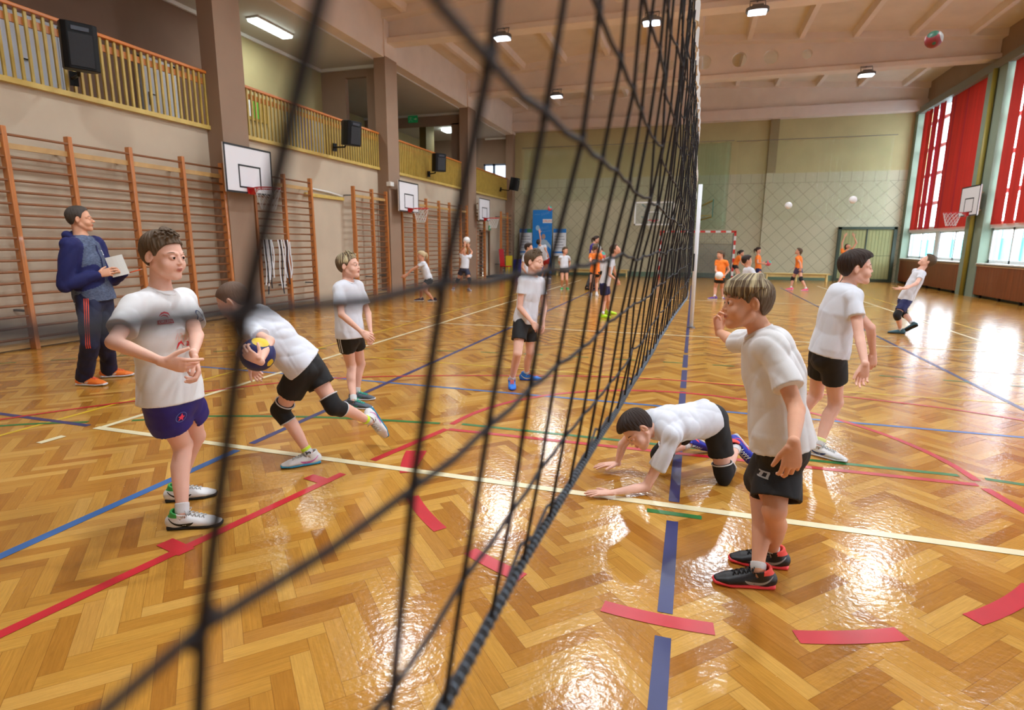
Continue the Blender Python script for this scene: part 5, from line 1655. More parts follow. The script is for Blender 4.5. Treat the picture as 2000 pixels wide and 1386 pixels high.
class Grid:
    """signed distance samples on a regular lattice; primitives are blended into it one by one"""

    def __init__(s, lo, hi, h):
        s.h = h
        s.lo = np.array(lo, float) - 2 * h
        s.n = np.ceil((np.array(hi, float) + 2 * h - s.lo) / h).astype(int) + 1
        s.D = np.full(tuple(s.n), 1.0, NPf)

    def sl(s, lo, hi):
        a = np.clip(np.floor((np.array(lo) - s.lo) / s.h).astype(int), 0, s.n)
        b = np.clip(np.ceil((np.array(hi) - s.lo) / s.h).astype(int) + 1, 0, s.n)
        if np.any(b <= a):
            return None, None
        ax = [(s.lo[i] + s.h * np.arange(a[i], b[i])).astype(NPf) for i in range(3)]
        P = np.stack(np.meshgrid(*ax, indexing='ij'), -1)
        return (slice(a[0], b[0]), slice(a[1], b[1]), slice(a[2], b[2])), P

    def add(s, prim, k=0.0, cut=False, disp=None):
        f, lo, hi = prim
        m = k + 3 * s.h + 0.01
        sl, P = s.sl(lo - m, hi + m)
        if sl is None:
            return
        d = f(P).astype(NPf)
        if disp is not None:
            d = d + disp(P)
        D = s.D[sl]
        if cut:
            d = -d
            if k > 0:
                hh = np.clip(0.5 - 0.5 * (D - d) / k, 0, 1)
                D[...] = D * (1 - hh) + d * hh + k * hh * (1 - hh)
            else:
                np.maximum(D, d, out=D)
        else:
            if k > 0:
                hh = np.clip(0.5 + 0.5 * (D - d) / k, 0, 1)
                D[...] = D * (1 - hh) + d * hh - k * hh * (1 - hh)
            else:
                np.minimum(D, d, out=D)

    def clip_plane(s, p, n):
        """remove everything on the +n side of the plane"""
        ax = [(s.lo[i] + s.h * np.arange(s.n[i])) for i in range(3)]
        d = ((ax[0] - p[0]) * n[0])[:, None, None] + ((ax[1] - p[1]) * n[1])[None, :, None] + ((ax[2] - p[2]) * n[2])[None, None, :]
        np.maximum(s.D, d.astype(NPf), out=s.D)

    def mesh(s, keep=None, drop=None):
        D = s.D
        S = D < 0
        nx, ny, nz = D.shape
        c = np.zeros((nx - 1, ny - 1, nz - 1), np.int8)
        for i in (0, 1):
            for j in (0, 1):
                for k in (0, 1):
                    c += S[i:nx - 1 + i, j:ny - 1 + j, k:nz - 1 + k]
        act = (c > 0) & (c < 8)
        idx = np.full(act.shape, -1, np.int64)
        ii = np.argwhere(act)
        idx[act] = np.arange(len(ii))
        pos = np.zeros((len(ii), 3))
        cnt = np.zeros(len(ii))
        I, J, K = ii[:, 0], ii[:, 1], ii[:, 2]
        for axis in range(3):
            for o1 in (0, 1):
                for o2 in (0, 1):
                    off = [o1, o2]
                    off.insert(axis, 0)
                    off2 = list(off)
                    off2[axis] = 1
                    a = D[I + off[0], J + off[1], K + off[2]]
                    b = D[I + off2[0], J + off2[1], K + off2[2]]
                    m = (a < 0) != (b < 0)
                    t = np.where(m, a / np.where(m, a - b, 1), 0)
                    p = np.tile(np.array(off, float), (len(ii), 1))
                    p[:, axis] += t
                    pos[m] += p[m]
                    cnt[m] += 1
        V = (ii + pos / cnt[:, None]) * s.h + s.lo
        F = []
        for axis in range(3):
            o1, o2 = [q for q in range(3) if q != axis]
            sh = [slice(1, -1)] * 3
            sh[axis] = slice(0, -1)
            sh2 = list(sh)
            sh2[axis] = slice(1, None)
            A, B = S[tuple(sh)], S[tuple(sh2)]
            e = np.argwhere(A != B)
            fl = A[A != B]
            e = e + 1
            e[:, axis] -= 1
            q = []
            for (u, v) in ((0, 0), (1, 0), (1, 1), (0, 1)):
                w_ = e.copy()
                w_[:, o1] -= u
                w_[:, o2] -= v
                q.append(idx[w_[:, 0], w_[:, 1], w_[:, 2]])
            q = np.stack(q, 1)
            if axis == 1:
                fl = ~fl
            q[~fl] = q[~fl][:, ::-1]
            F.append(q)
        F = np.concatenate(F)
        F = F[(F >= 0).all(1)]
        return V, F


def to_mesh(name, parts, mats, matfn=None, parent=None):
    Vs, Fs, off = [], [], 0
    for V, F in parts:
        Vs.append(V)
        Fs.append(F + off)
        off += len(V)
    V = np.concatenate(Vs)
    F = np.concatenate(Fs)
    used = np.zeros(len(V), bool)
    used[F.ravel()] = True
    mp = np.cumsum(used) - 1
    V = V[used]
    F = mp[F]
    me = bpy.data.meshes.new(name)
    me.vertices.add(len(V))
    me.vertices.foreach_set('co', V.astype(NPf).ravel())
    me.loops.add(len(F) * 4)
    me.loops.foreach_set('vertex_index', F.astype(np.int32).ravel())
    me.polygons.add(len(F))
    me.polygons.foreach_set('loop_start', (np.arange(len(F)) * 4).astype(np.int32))
    me.polygons.foreach_set('use_smooth', np.ones(len(F), bool))
    for m in mats:
        me.materials.append(m)
    if matfn is not None:
        me.polygons.foreach_set('material_index', matfn(V[F].mean(1)).astype(np.int32))
    me.update(calc_edges=True)
    me.validate()
    o = bpy.data.objects.new(name, me)
    COL.objects.link(o)
    if parent:
        o.parent = parent
    return o


# ---------------- primitives: each returns (function, bbox lo, bbox hi)
def loft(pts, A, B=None, U=None, flat=None):
    """tapering tube of elliptic section through pts. A: radius along the side axis U, B: the other one."""
    pts = np.array(pts, float)
    n = len(pts)
    A = np.full(n, A, float) if np.isscalar(A) else np.array(A, float)
    B = A if B is None else (np.full(n, B, float) if np.isscalar(B) else np.array(B, float))
    if U is None:
        U = (1.0, 0.02, 0.03)
    U = np.array(U, float)
    if U.ndim == 1:
        U = np.tile(U, (n, 1))
    r = max(A.max(), B.max())

    def f(P):
        best = None
        for i in range(n - 1):
            a, b = pts[i], pts[i + 1]
            ba = b - a
            L2 = ba @ ba
            if L2 < 1e-10:
                continue
            w = ba / math.sqrt(L2)
            u = U[i] + U[i + 1]
            u = u - w * (u @ w)
            if np.linalg.norm(u) < 1e-6:
                u = np.cross(w, (0, 0, 1)) + 1e-6
            u = u / np.linalg.norm(u)
            v = np.cross(w, u)
            q = P - a.astype(NPf)
            tt = (q @ ba.astype(NPf)) / L2
            t = np.clip(tt, 0, 1)
            x = q @ u.astype(NPf)
            y = q @ v.astype(NPf)
            z = (tt - t) * math.sqrt(L2)
            ra = A[i] + (A[i + 1] - A[i]) * t
            rb = B[i] + (B[i + 1] - B[i]) * t
            rz = np.minimum(ra, rb)
            k0 = np.sqrt((x / ra) ** 2 + (y / rb) ** 2 + (z / rz) ** 2) + 1e-6
            k1 = np.sqrt((x / ra ** 2) ** 2 + (y / rb ** 2) ** 2 + (z / rz ** 2) ** 2) + 1e-6
            d = k0 * (k0 - 1) / k1
            best = d if best is None else np.minimum(best, d)
        return best
    return f, pts.min(0) - r, pts.max(0) + r


def ell(c, r, R=None):
    c = np.array(c, float)
    r = np.array(r, float)
    R = np.eye(3) if R is None else np.array(R, float)

    def f(P):
        q = (P - c.astype(NPf)) @ R.astype(NPf)
        k0 = np.sqrt(((q / r) ** 2).sum(-1)) + 1e-6
        k1 = np.sqrt(((q / r ** 2) ** 2).sum(-1)) + 1e-6
        return k0 * (k0 - 1) / k1
    m = r.max()
    return f, c - m, c + m


class Frame:
    """local frame: x right, y forward, z up, scaled"""

    def __init__(s, c, fwd, up, sc=1.0):
        f = nv(fwd)
        x = nv(np.cross(f, up))
        z = np.cross(x, f)
        s.c = np.array(c, float)
        s.R = np.stack([x, f, z], 1)
        s.s = sc

    def p(s, *a):
        return s.c + s.R @ (np.array(a, float) * s.s)

    def local(s, P):
        return ((P - s.c) @ s.R) / s.s

    def ell(s, c, r, rot=None):
        R = s.R if rot is None else s.R @ rot
        return ell(s.p(*c), np.array(r) * s.s, R)

    def loft(s, pts, A, B=None, U=None):
        P = [s.p(*q) for q in pts]
        A = np.array(A, float) * s.s
        B = None if B is None else np.array(B, float) * s.s
        if U is not None:
            U = s.R @ np.array(U, float)
        else:
            U = s.R[:, 0] + 0.01
        return loft(P, A if A.ndim else float(A), (B if B is None or B.ndim else float(B)), U)


def rotm(ax, deg):
    return np.array(Matrix.Rotation(math.radians(deg), 3, ax))


def folds(seed, amp, freq, axis_dir=None):
    rg = np.random.RandomState(seed)
    W_ = []
    for i in range(7):
        d = nv(rg.normal(size=3) * (1, 1, .4))
        W_.append((d * freq * rg.uniform(.5, 1.7), rg.uniform(0, 6.28), rg.uniform(.5, 1)))

    def f(P):
        s_ = 0
        q = P
        for w_, ph, a in W_:
            v = np.sin(q @ w_.astype(NPf) + ph + 1.3 * np.sin(q @ (w_[[1, 2, 0]] * .37).astype(NPf)))
            s_ = s_ + a * (1 - np.abs(v)) ** 2
        return ((s_ / 7 - .18) * amp).astype(NPf)
    return f


# ---------------- skin materials
def skin(name, rgb):
    return mat(name, rgb, rough=.55, noise=.05, nscale=9, bump=.05, bscale=220, spec=.35, sss=.06)


SK = {'light': skin('fair_skin', (232, 184, 164)), 'tan': skin('warm_skin', (220, 164, 134)), 'far': skin('skin_far', (214, 156, 128))}
M_lip = mat('lip_skin', (206, 120, 110), .45)
M_mouth = mat('mouth_dark', (96, 40, 38), .5)
M_earin = mat('ear_pink', (206, 128, 108), .6)
M_eyew = mat('eye_white', (214, 204, 198), .3, spec=.3)
M_iris = mat('brown_iris', (66, 46, 36), .35, spec=.2)
M_pupil = mat('pupil_black', (10, 8, 8), .3, spec=.2)
M_shirt = mat('white_cotton', (216, 220, 230), .85, sheen=.2, bump=.05, bscale=260)
M_shirt2 = mat('white_cotton_warm', (220, 220, 222), .85, sheen=.2, bump=.05, bscale=260)
M_blackc = mat('black_polyester', (14, 14, 17), .7, bump=.1, bscale=300)
M_navy = mat('navy_shorts_cloth', (22, 30, 84), .7)
M_royal = mat('royal_blue_shorts', (26, 22, 120), .55, bump=.1, bscale=300)
M_sock = mat('white_sock_knit', (216, 216, 218), .9, bump=.3, bscale=500)
M_padb = mat('black_knee_pad', (16, 16, 18), .8, bump=.3, bscale=400)
M_orange = mat('orange_jersey', (246, 128, 40), .75)


def hair_mat(name, rgb, rgb2, streak=None):
    """strands run from the crown outwards; the mesh carries its own strand coordinates"""
    m = bpy.data.materials.new(name)
    m.use_nodes = True
    nt = m.node_tree
    N, L = nt.nodes, nt.links
    b = N['Principled BSDF']
    b.inputs['Roughness'].default_value = .5
    b.inputs['Specular IOR Level'].default_value = .3
    at = N.new('ShaderNodeAttribute')
    at.attribute_name = 'strand'
    mp = N.new('ShaderNodeMapping')
    mp.inputs['Scale'].default_value = (34, 2.2, 0)
    L.new(at.outputs['Vector'], mp.inputs['Vector'])
    n = N.new('ShaderNodeTexNoise')
    n.inputs['Scale'].default_value = 1.0
    n.inputs['Detail'].default_value = 5
    n.inputs['Roughness'].default_value = .65
    L.new(mp.outputs[0], n.inputs['Vector'])
    r = N.new('ShaderNodeValToRGB')
    r.color_ramp.elements[0].position = .35
    r.color_ramp.elements[1].position = .65
    r.color_ramp.elements[0].color = (*lin(rgb), 1)
    r.color_ramp.elements[1].color = (*lin(rgb2), 1)
    L.new(n.outputs['Fac'], r.inputs[0])
    col = r.outputs[0]
    if streak:
        mp2 = N.new('ShaderNodeMapping')
        mp2.inputs['Scale'].default_value = (11, .8, 0)
        mp2.inputs['Rotation'].default_value = (0, 0, .12)
        L.new(at.outputs['Vector'], mp2.inputs['Vector'])
        n2 = N.new('ShaderNodeTexNoise')
        n2.inputs['Scale'].default_value = 1.0
        n2.inputs['Detail'].default_value = 4
        L.new(mp2.outputs[0], n2.inputs['Vector'])
        r2 = N.new('ShaderNodeMapRange')
        r2.inputs['From Min'].default_value = .47
        r2.inputs['From Max'].default_value = .60
        L.new(n2.outputs['Fac'], r2.inputs['Value'])
        sp = N.new('ShaderNodeSeparateXYZ')
        L.new(at.outputs['Vector'], sp.inputs[0])
        ml = N.new('ShaderNodeMath')
        ml.operation = 'MULTIPLY'
        L.new(r2.outputs[0], ml.inputs[0])
        L.new(sp.outputs[2], ml.inputs[1])
        mx = N.new('ShaderNodeMix')
        mx.data_type = 'RGBA'
        L.new(ml.outputs[0], mx.inputs['Factor'])
        L.new(col, mx.inputs['A'])
        mx.inputs['B'].default_value = (*lin(streak), 1)
        col = mx.outputs['Result']
    L.new(col, b.inputs['Base Color'])
    bp = N.new('ShaderNodeBump')
    bp.inputs['Strength'].default_value = .55
    bp.inputs['Distance'].default_value = .006
    L.new(n.outputs['Fac'], bp.inputs['Height'])
    L.new(bp.outputs[0], b.inputs['Normal'])
    return m


HM = {'brown': hair_mat('brown_hair', (74, 58, 44), (104, 84, 62)), 'dark': hair_mat('dark_brown_hair', (34, 24, 20), (60, 44, 36)),
      'blond': hair_mat('ash_blond_hair', (84, 68, 54), (118, 98, 74), (206, 192, 152)), 'fair': hair_mat('fair_blond_hair', (190, 168, 128), (226, 208, 170)),
      'grey': hair_mat('greying_short_hair', (52, 46, 42), (84, 76, 70)), 'buzz': hair_mat('cropped_brown_hair', (88, 68, 56), (118, 94, 78))}


BROW = {k: mat('brow_' + k, c_, .8) for k, c_ in {'brown': (112, 82, 62), 'dark': (46, 34, 30), 'blond': (132, 104, 78), 'fair': (180, 150, 116), 'grey': (84, 70, 62), 'buzz': (116, 88, 70)}.items()}


# ---------------- head
def head_prims(g, H, kid=True):
    """all units for a head 0.22 high, frame origin between the ears"""
    w_ = 1.0
    g.add(H.ell((0, -.014, .038), (.074, .093, .076)))
    g.add(H.ell((0, .012, .0), (.066, .073, .07)), .02)
    g.add(H.ell((0, .030, -.038), (.055, .056, .066)), .02)
    g.add(H.ell((0, .060 if kid else .067, -.086 if kid else -.092), (.018, .017, .016)), .024)
    for sx in (-1, 1):
        g.add(H.loft([(sx * .056, -.004, -.048), (sx * .046, .028, -.076), (sx * .014, .066, -.094)], [.014, .013, .012]), .024)
        g.add(H.ell((sx * .038, .054, -.038), (.029, .027, .028)), .02)
        g.add(H.loft([(sx * .014, .084, .018), (sx * .036, .076, .021), (sx * .054, .056, .014)], [.004, .005, .004] if kid else [.006, .007, .006]), .014)
    for sx in (-1, 1):
        g.add(H.ell((sx * .031, .091, .001), (.016, .0125, .0105)), .012, cut=True)
    # nose
    nt_ = .0955 if kid else .104
    g.add(H.loft([(0, .081, .006), (0, (.081 + nt_) / 2 + .001, -.011), (0, nt_, -.0255)], [.006, .007, .0085 if kid else .0098]), .009)
    for sx in (-1, 1):
        g.add(H.ell((sx * .0095, nt_ - .008, -.029), (.0062, .008, .0056)), .005)
    # eyelids
    for sx in (-1, 1):
        g.add(H.ell((sx * .031, .0745, -.0005), (.0172, .0142, .0138)), .003)
        g.add(H.ell((sx * .031, .0905, -.0010), (.0130, .0150, .0050)), .0015, cut=True)
    # lips
    g.add(H.loft([(-.022, .077, -.055), (-.008, .0895, -.0515), (.008, .0895, -.0515), (.022, .077, -.055)], [.0035, .0055, .0055, .0035]), .006)
    g.add(H.loft([(-.019, .077, -.0605), (0, .0875, -.0625), (.019, .077, -.0605)], [.0035, .0062, .0035]), .006)
    g.add(H.loft([(-.019, .086, -.0572), (0, .0975, -.0575), (.019, .086, -.0572)], [.0014, .0022, .0014]), .003, cut=True)
    # ears
    for sx in (-1, 1):
        R_ = rotm('Z', sx * 24) @ rotm('X', -12)
        g.add(H.ell((sx * .079, -.012, -.004), (.0075, .0170, .0280), R_), .006)
        g.add(H.ell((sx * .0868, -.006, .000), (.0065, .0095, .0170), R_), .003, cut=True)
        g.add(H.ell((sx * .076, -.002, -.008), (.006, .006, .007)), .003)


HL = {  # hairline height as a function of y (front positive)
    'boy': ([-.13, -.085, -.055, -.040, -.030, -.020, -.008, .003, .010, .018, .030, .055, .075, .10], [-.062, -.060, -.050, -.026, .006, .024, .029, .022, .002, .004, .026, .058, .068, .070]),
    'fringe': ([-.13, -.085, -.055, -.040, -.030, -.020, -.008, .003, .010, .018, .030, .050, .07, .10], [-.060, -.058, -.048, -.024, .006, .024, .029, .022, .000, .000, .012, .030, .040, .042]),
    'girl': ([-.13, -.085, -.055, -.03, -.02, .01, .03, .055, .075, .10], [-.068, -.062, -.045, -.02, .02, .015, .03, .052, .062, .064]),
    'man': ([-.13, -.085, -.055, -.040, -.030, -.020, -.008, .003, .010, .018, .030, .05, .062, .10], [-.052, -.050, -.044, -.020, .008, .024, .029, .022, .006, .012, .050, .072, .082, .085]),
}


def hair_grid(g, H, style, seed):
    hl = {'boy': 'boy', 'buzz': 'boy', 'fringe': 'fringe', 'girl': 'girl', 'pony': 'girl', 'man': 'man', 'tuft': 'boy', 'quiff': 'boy'}[style]
    ys, zs = HL[hl]
    th = {'boy': .010, 'buzz': .0045, 'fringe': .006, 'girl': .010, 'pony': .010, 'man': .007, 'tuft': .010, 'quiff': .009}[style]
    rg = np.random.RandomState(seed)
    # strands: ridges that run from the crown outwards
    ph = rg.uniform(0, 6.28, 6)
    amp = {'buzz': .0006, 'man': .001}.get(style, .0026)

    def disp(P):
        q = H.local(P)
        x, y, z = q[..., 0], q[..., 1], q[..., 2]
        an = np.arctan2(x, y + .035 + z * .2)
        s_ = np.sin(an * 23 + ph[0] + 40 * z) + .7 * np.sin(an * 41 + ph[1] - 55 * z) + .6 * np.sin(an * 67 + ph[2] + 30 * y)
        s_ = s_ * np.clip((z + .07) * 12, 0.2, 1)
        return (s_ * amp * H.s * .5).astype(NPf)
    g.add(H.ell((0, -.014, .038), (.074 + th, .093 + th, .076 + th * 1.3)), disp=disp)
    g.add(H.ell((0, -.020, -.002), (.069 + th * .5, .078 + th * .6, .066)), .02, disp=disp)
    if style in ('boy', 'girl', 'pony'):
        g.add(H.ell((0, .02, .085), (.066, .076, .040), rotm('X', -6)), .02, disp=disp)
    if style == 'man':
        g.add(H.ell((0, -.005, .085), (.064, .075, .036)), .02, disp=disp)
    # trim along the hairline

    def reg(P):
        q = H.local(P)
        zb = np.interp(q[..., 1], ys, zs)
        d = (zb - q[..., 2]) * H.s * .75
        return d
    sl, P = g.sl(g.lo, g.lo + g.h * g.n)
    np.maximum(g.D[sl], reg(P).astype(NPf), out=g.D[sl])
    if style in ('tuft', 'quiff'):
        for i in range(95):
            a = rg.uniform(-1.5, 1.5)
            r_ = rg.uniform(.0, .082)
            x, y = r_ * math.sin(a) * .85, r_ * math.cos(a) - .01
            zz = .038 + (.076 + th * 1.3) * math.sqrt(max(0.05, 1 - (x / .08) ** 2 - ((y + .014) / .1) ** 2))
            up_ = (.016 if style == 'quiff' else .013) * rg.uniform(.6, 1.2)
            dx, dy = rg.uniform(-.012, .012), rg.uniform(.006, .026)
            g.add(H.loft([(x, y, zz - .008), (x + dx * .4, y + dy * .5, zz + up_ * .7), (x + dx, y + dy, zz + up_ * .75 + rg.uniform(-.006, .006))], [.0075, .0055, .0016]), .004)
    if style == 'fringe':
        for i in range(120):
            a = -2.0 + 4.0 * i / 119 + rg.uniform(-.03, .03)
            ca, sa = math.cos(a), math.sin(a)
            L_ = rg.uniform(.97, 1.04)
            low = float(np.interp(abs(a), [0, .5, .9, 1.25, 1.6, 2.0], [.044, .040, .022, .026, .050, .075])) + rg.uniform(-.010, .008)
            pts = [(.014 * sa, -.045 + .012 * ca, .124), (.046 * sa * L_, -.018 + .060 * ca, .119), (.072 * sa * L_, -.004 + .086 * ca, .094), (.0845 * sa * L_, -.008 + .103 * ca, .066), (.0840 * sa * L_ + .004 * rg.uniform(-1, 1), -.006 + .105 * ca, low)]
            g.add(H.loft(pts, [.006, .0070, .0060, .0050, .0016]), .002)
    if style == 'pony':
        g.add(H.loft([(0, -.10, .06), (0, -.135, .045), (0, -.145, -.02), (0, -.13, -.10)], [.018, .022, .024, .008]), .008, disp=disp)
    if style == 'girl':
        g.add(H.loft([(0, -.085, .04), (0, -.098, -.03), (0, -.085, -.11)], [.06, .062, .03], [.02, .022, .012]), .02, disp=disp)


def eye_objs(H, parent, fwd):
    look = nv(fwd)
    for sx in (-1, 1):
        c = H.p(sx * .0305, .0738, -.0010)
        r = .0132 * H.s
        e = MB().sphere((0, 0, 0), r, 16).build('eye', M_eyew, None, smooth=True)
        q = Vector(look).to_track_quat('Z', 'Y')
        e.matrix_world = Matrix.Translation(Vector(c)) @ q.to_matrix().to_4x4()
        mb = MB()
        n = 16
        for rr, lift_, mi in ((.0070 * H.s, 1.02, 0), (.0034 * H.s, 1.035, 1)):
            vs, fs = [], []
            for q_ in range(4):
                a_ = math.asin(rr / r) * (q_ + 1) / 4
                vs += [(r * lift_ * math.sin(a_) * math.cos(2 * math.pi * i / n), r * lift_ * math.sin(a_) * math.sin(2 * math.pi * i / n), r * lift_ * math.cos(a_)) for i in range(n)]
            vs.append((0, 0, r * lift_))
            fs += [(i, (i + 1) % n, 4 * n) for i in range(n)]
            for q_ in range(3):
                fs += [(q_ * n + i, (q_ + 1) * n + i, (q_ + 1) * n + (i + 1) % n, q_ * n + (i + 1) % n) for i in range(n)]
            mb.add(vs, fs, mi)
        ir = mb.build('iris', [M_iris, M_pupil], e, smooth=True)
        e.parent = parent
        e.matrix_parent_inverse = parent.matrix_world.inverted()


# ---------------- hands
def hand_prims(g, w, d, nrm_, s, right, pose, k=.006):
    """w wrist, d direction of the fingers, nrm_ the way the palm faces"""
    d = nv(d)
    n = nv(np.array(nrm_) - d * np.dot(nrm_, d))
    t = np.cross(d, n)          # towards the thumb for a left hand seen from its palm
    t = t if right else -t
    # palm
    a = .013 * s
    g.add(loft([w - d * .01 * s, w + d * .03 * s, w + d * .06 * s, w + d * .078 * s], np.array([.020, .029, .034, .032]) * s, np.array([.0155, .0135, .012, .0095]) * s, t), .008)
    base = [(.026, .078, .0), (.009, .083, .0), (-.008, .080, 0), (-.024, .073, 0)]
    lens = [(.031, .019, .016), (.035, .022, .017), (.032, .020, .016), (.025, .015, .014)]
    cu = {'relaxed': (22, 30, 20), 'flat': (6, 4, 2), 'open': (8, 12, 8), 'grip': (48, 42, 26), 'soft': (34, 44, 24), 'point': (12, 14, 10)}[pose]
    spread = {'flat': 9, 'open': 7, 'relaxed': 3, 'grip': 6, 'soft': 2, 'point': 4}[pose]
    rad = [.0079, .0081, .0077, .0069]
    for i in range(4):
        b = w + t * base[i][0] * s + d * base[i][1] * s
        ang = math.radians((1.5 - i) * spread)
        dir_ = nv(d * math.cos(ang) + t * math.sin(ang))
        pts = [b - dir_ * .012 * s]
        pts.append(b)
        c_ = 0
        jitter = (1, .93, 1.04, 1.12)[i] + (.15 * i if pose in ('relaxed', 'soft') else 0)
        if pose == 'point' and i > 0:
            jitter = 2.2 + .5 * i
        for j in range(3):
            c_ += math.radians(cu[j]) * jitter
            b = b + (dir_ * math.cos(c_) + n * math.sin(c_)) * lens[i][j] * s
            pts.append(b)
        r_ = rad[i] * s
        g.add(loft(pts, [r_ * 1.05, r_ * 1.08, r_ * .95, r_ * .9, r_ * .72]), .0025)
    # thumb leaves the side of the palm near its base
    tb = w + t * .021 * s + d * .022 * s
    ta = {'flat': (.75, .66, .05), 'open': (.8, .5, .35), 'relaxed': (.45, .8, .38), 'grip': (.55, .35, .75), 'soft': (.4, .8, .42), 'point': (.7, .6, .2)}[pose]
    dd = nv(t * ta[0] + d * ta[1] + n * ta[2])
    p1 = tb + dd * .034 * s
    dd2 = nv(dd + d * .45)
    p2 = p1 + dd2 * .026 * s
    p3 = p2 + nv(dd2 + n * .15) * .020 * s
    g.add(loft([tb - dd * .008 * s, p1, p2, p3], np.array([.0125, .0098, .0085, .0066]) * s), .006)
    return [np.array(w) - .13 * s, np.array(w) + .13 * s]


# ---------------- shoes (built in a local frame, then placed)
def make_shoe(F, s, up_m, sole_m, lace_m, parent, mark=None, lining=None, res=.004, cuff=None):
    """F: frame at the ankle joint: y to the toes, z up the shin"""
    sc = s * 1.06
    root_c = F
    top = [(0, -.046, -.042), (0, -.03, -.042), (0, .02, -.040), (0, .07, -.046), (0, .12, -.052), (0, .158, -.058)]
    A = np.array([.031, .034, .035, .040, .040, .024]) * sc
    B = np.array([.034, .038, .034, .027, .020, .013]) * sc
    pts = [F.c + F.R @ (np.array(p) * sc) for p in top]
    lo, hi = np.min(pts, 0) - .06, np.max(pts, 0) + .06
    g = Grid(lo, hi, res)
    g.add(loft(pts, A, B, F.R[:, 0]))
    # heel counter and ankle opening
    q = lambda *p: F.c + F.R @ (np.array(p) * sc)
    g.add(loft([q(0, -.022, -.04), q(0, -.006, .004)], np.array([.036, .040]) * sc, np.array([.044, .045]) * sc, F.R[:, 0]), .01)
    g.clip_plane(q(0, -.01, .006), F.R @ nv((0, .28, 1)))
    g.add(loft([q(0, -.004, -.018), q(0, .002, .03)], .0335 * sc, .040 * sc, F.R[:, 0]), 0, cut=True)
    g.clip_plane(q(0, 0, -.068), F.R @ np.array((0, 0, -1.0)))
    parts = [g.mesh()]
    mats = [up_m, up_m, lining or up_m]

    def mf(C):
        c = ((C - F.c) @ F.R) / sc
        out = np.zeros(len(C), int)
        x, y, z = c[:, 0], c[:, 1], c[:, 2]
        if lining is not None:
            out[(y < -.012) & (z > -.012)] = 2
        return out
    o = to_mesh('shoe', parts, mats, mf, parent)
    if mark is not None and lace_m is not None:   # curved side mark, swelling towards the front
        for sx in (-1, 1):
            ys_ = np.linspace(-.052, .058, 13)
            pts, fs = band([(y_ * sc, (-.052 + 7.5 * (y_ - .016) ** 2) * sc) for y_ in ys_], [w_ * sc for w_ in np.interp(ys_, [-.055, -.02, .015, .04, .06], [.003, .009, .017, .014, .002])])
            drape(o, pts, fs, F.c + F.R[:, 0] * sx * .02, F.R[:, 1], F.R[:, 2], F.R[:, 0] * sx, mark, 'side_mark', o, lift=.0012)
    # sole
    g = Grid(lo - .02, hi + .02, res)
    sp = [(0, -.056, -.067), (0, -.02, -.067), (0, .05, -.067), (0, .11, -.067), (0, .165, -.063)]
    g.add(loft([q(*p) for p in sp], np.array([.034, .036, .037, .042, .028]) * sc, np.array([.015, .014, .012, .012, .010]) * sc, F.R[:, 0]))
    g.clip_plane(q(0, 0, -.0755), F.R @ np.array((0, 0, -1.0)))
    to_mesh('sole', [g.mesh()], [sole_m], None, o)
    if lace_m:
        mb = MB()
        for k in range(5):
            y = .018 + k * .018
            z = -.0025 - k * .0058 + .004
            zz = z
            p = [q(-.018, y - .004, zz - .007), q(-.008, y, zz + .001), q(.008, y + .006, zz + .001), q(.018, y + .01, zz - .007)]
            mb.tube([tuple(v) for v in p], .0026 * sc, 5)
            p = [q(.018, y - .004, zz - .007), q(.008, y, zz + .002), q(-.008, y + .006, zz + .002), q(-.018, y + .01, zz - .007)]
            mb.tube([tuple(v) for v in p], .0026 * sc, 5)
        for sx in (-1, 1):
            p = [q(0, .016, .003), q(sx * .02, .022, .014), q(sx * .036, .03, .004), q(sx * .022, .026, -.004), q(0, .018, .002)]
            mb.tube([tuple(v) for v in p], .0022 * sc, 5)
        mb.build('laces', lace_m, o, smooth=True)
    return o


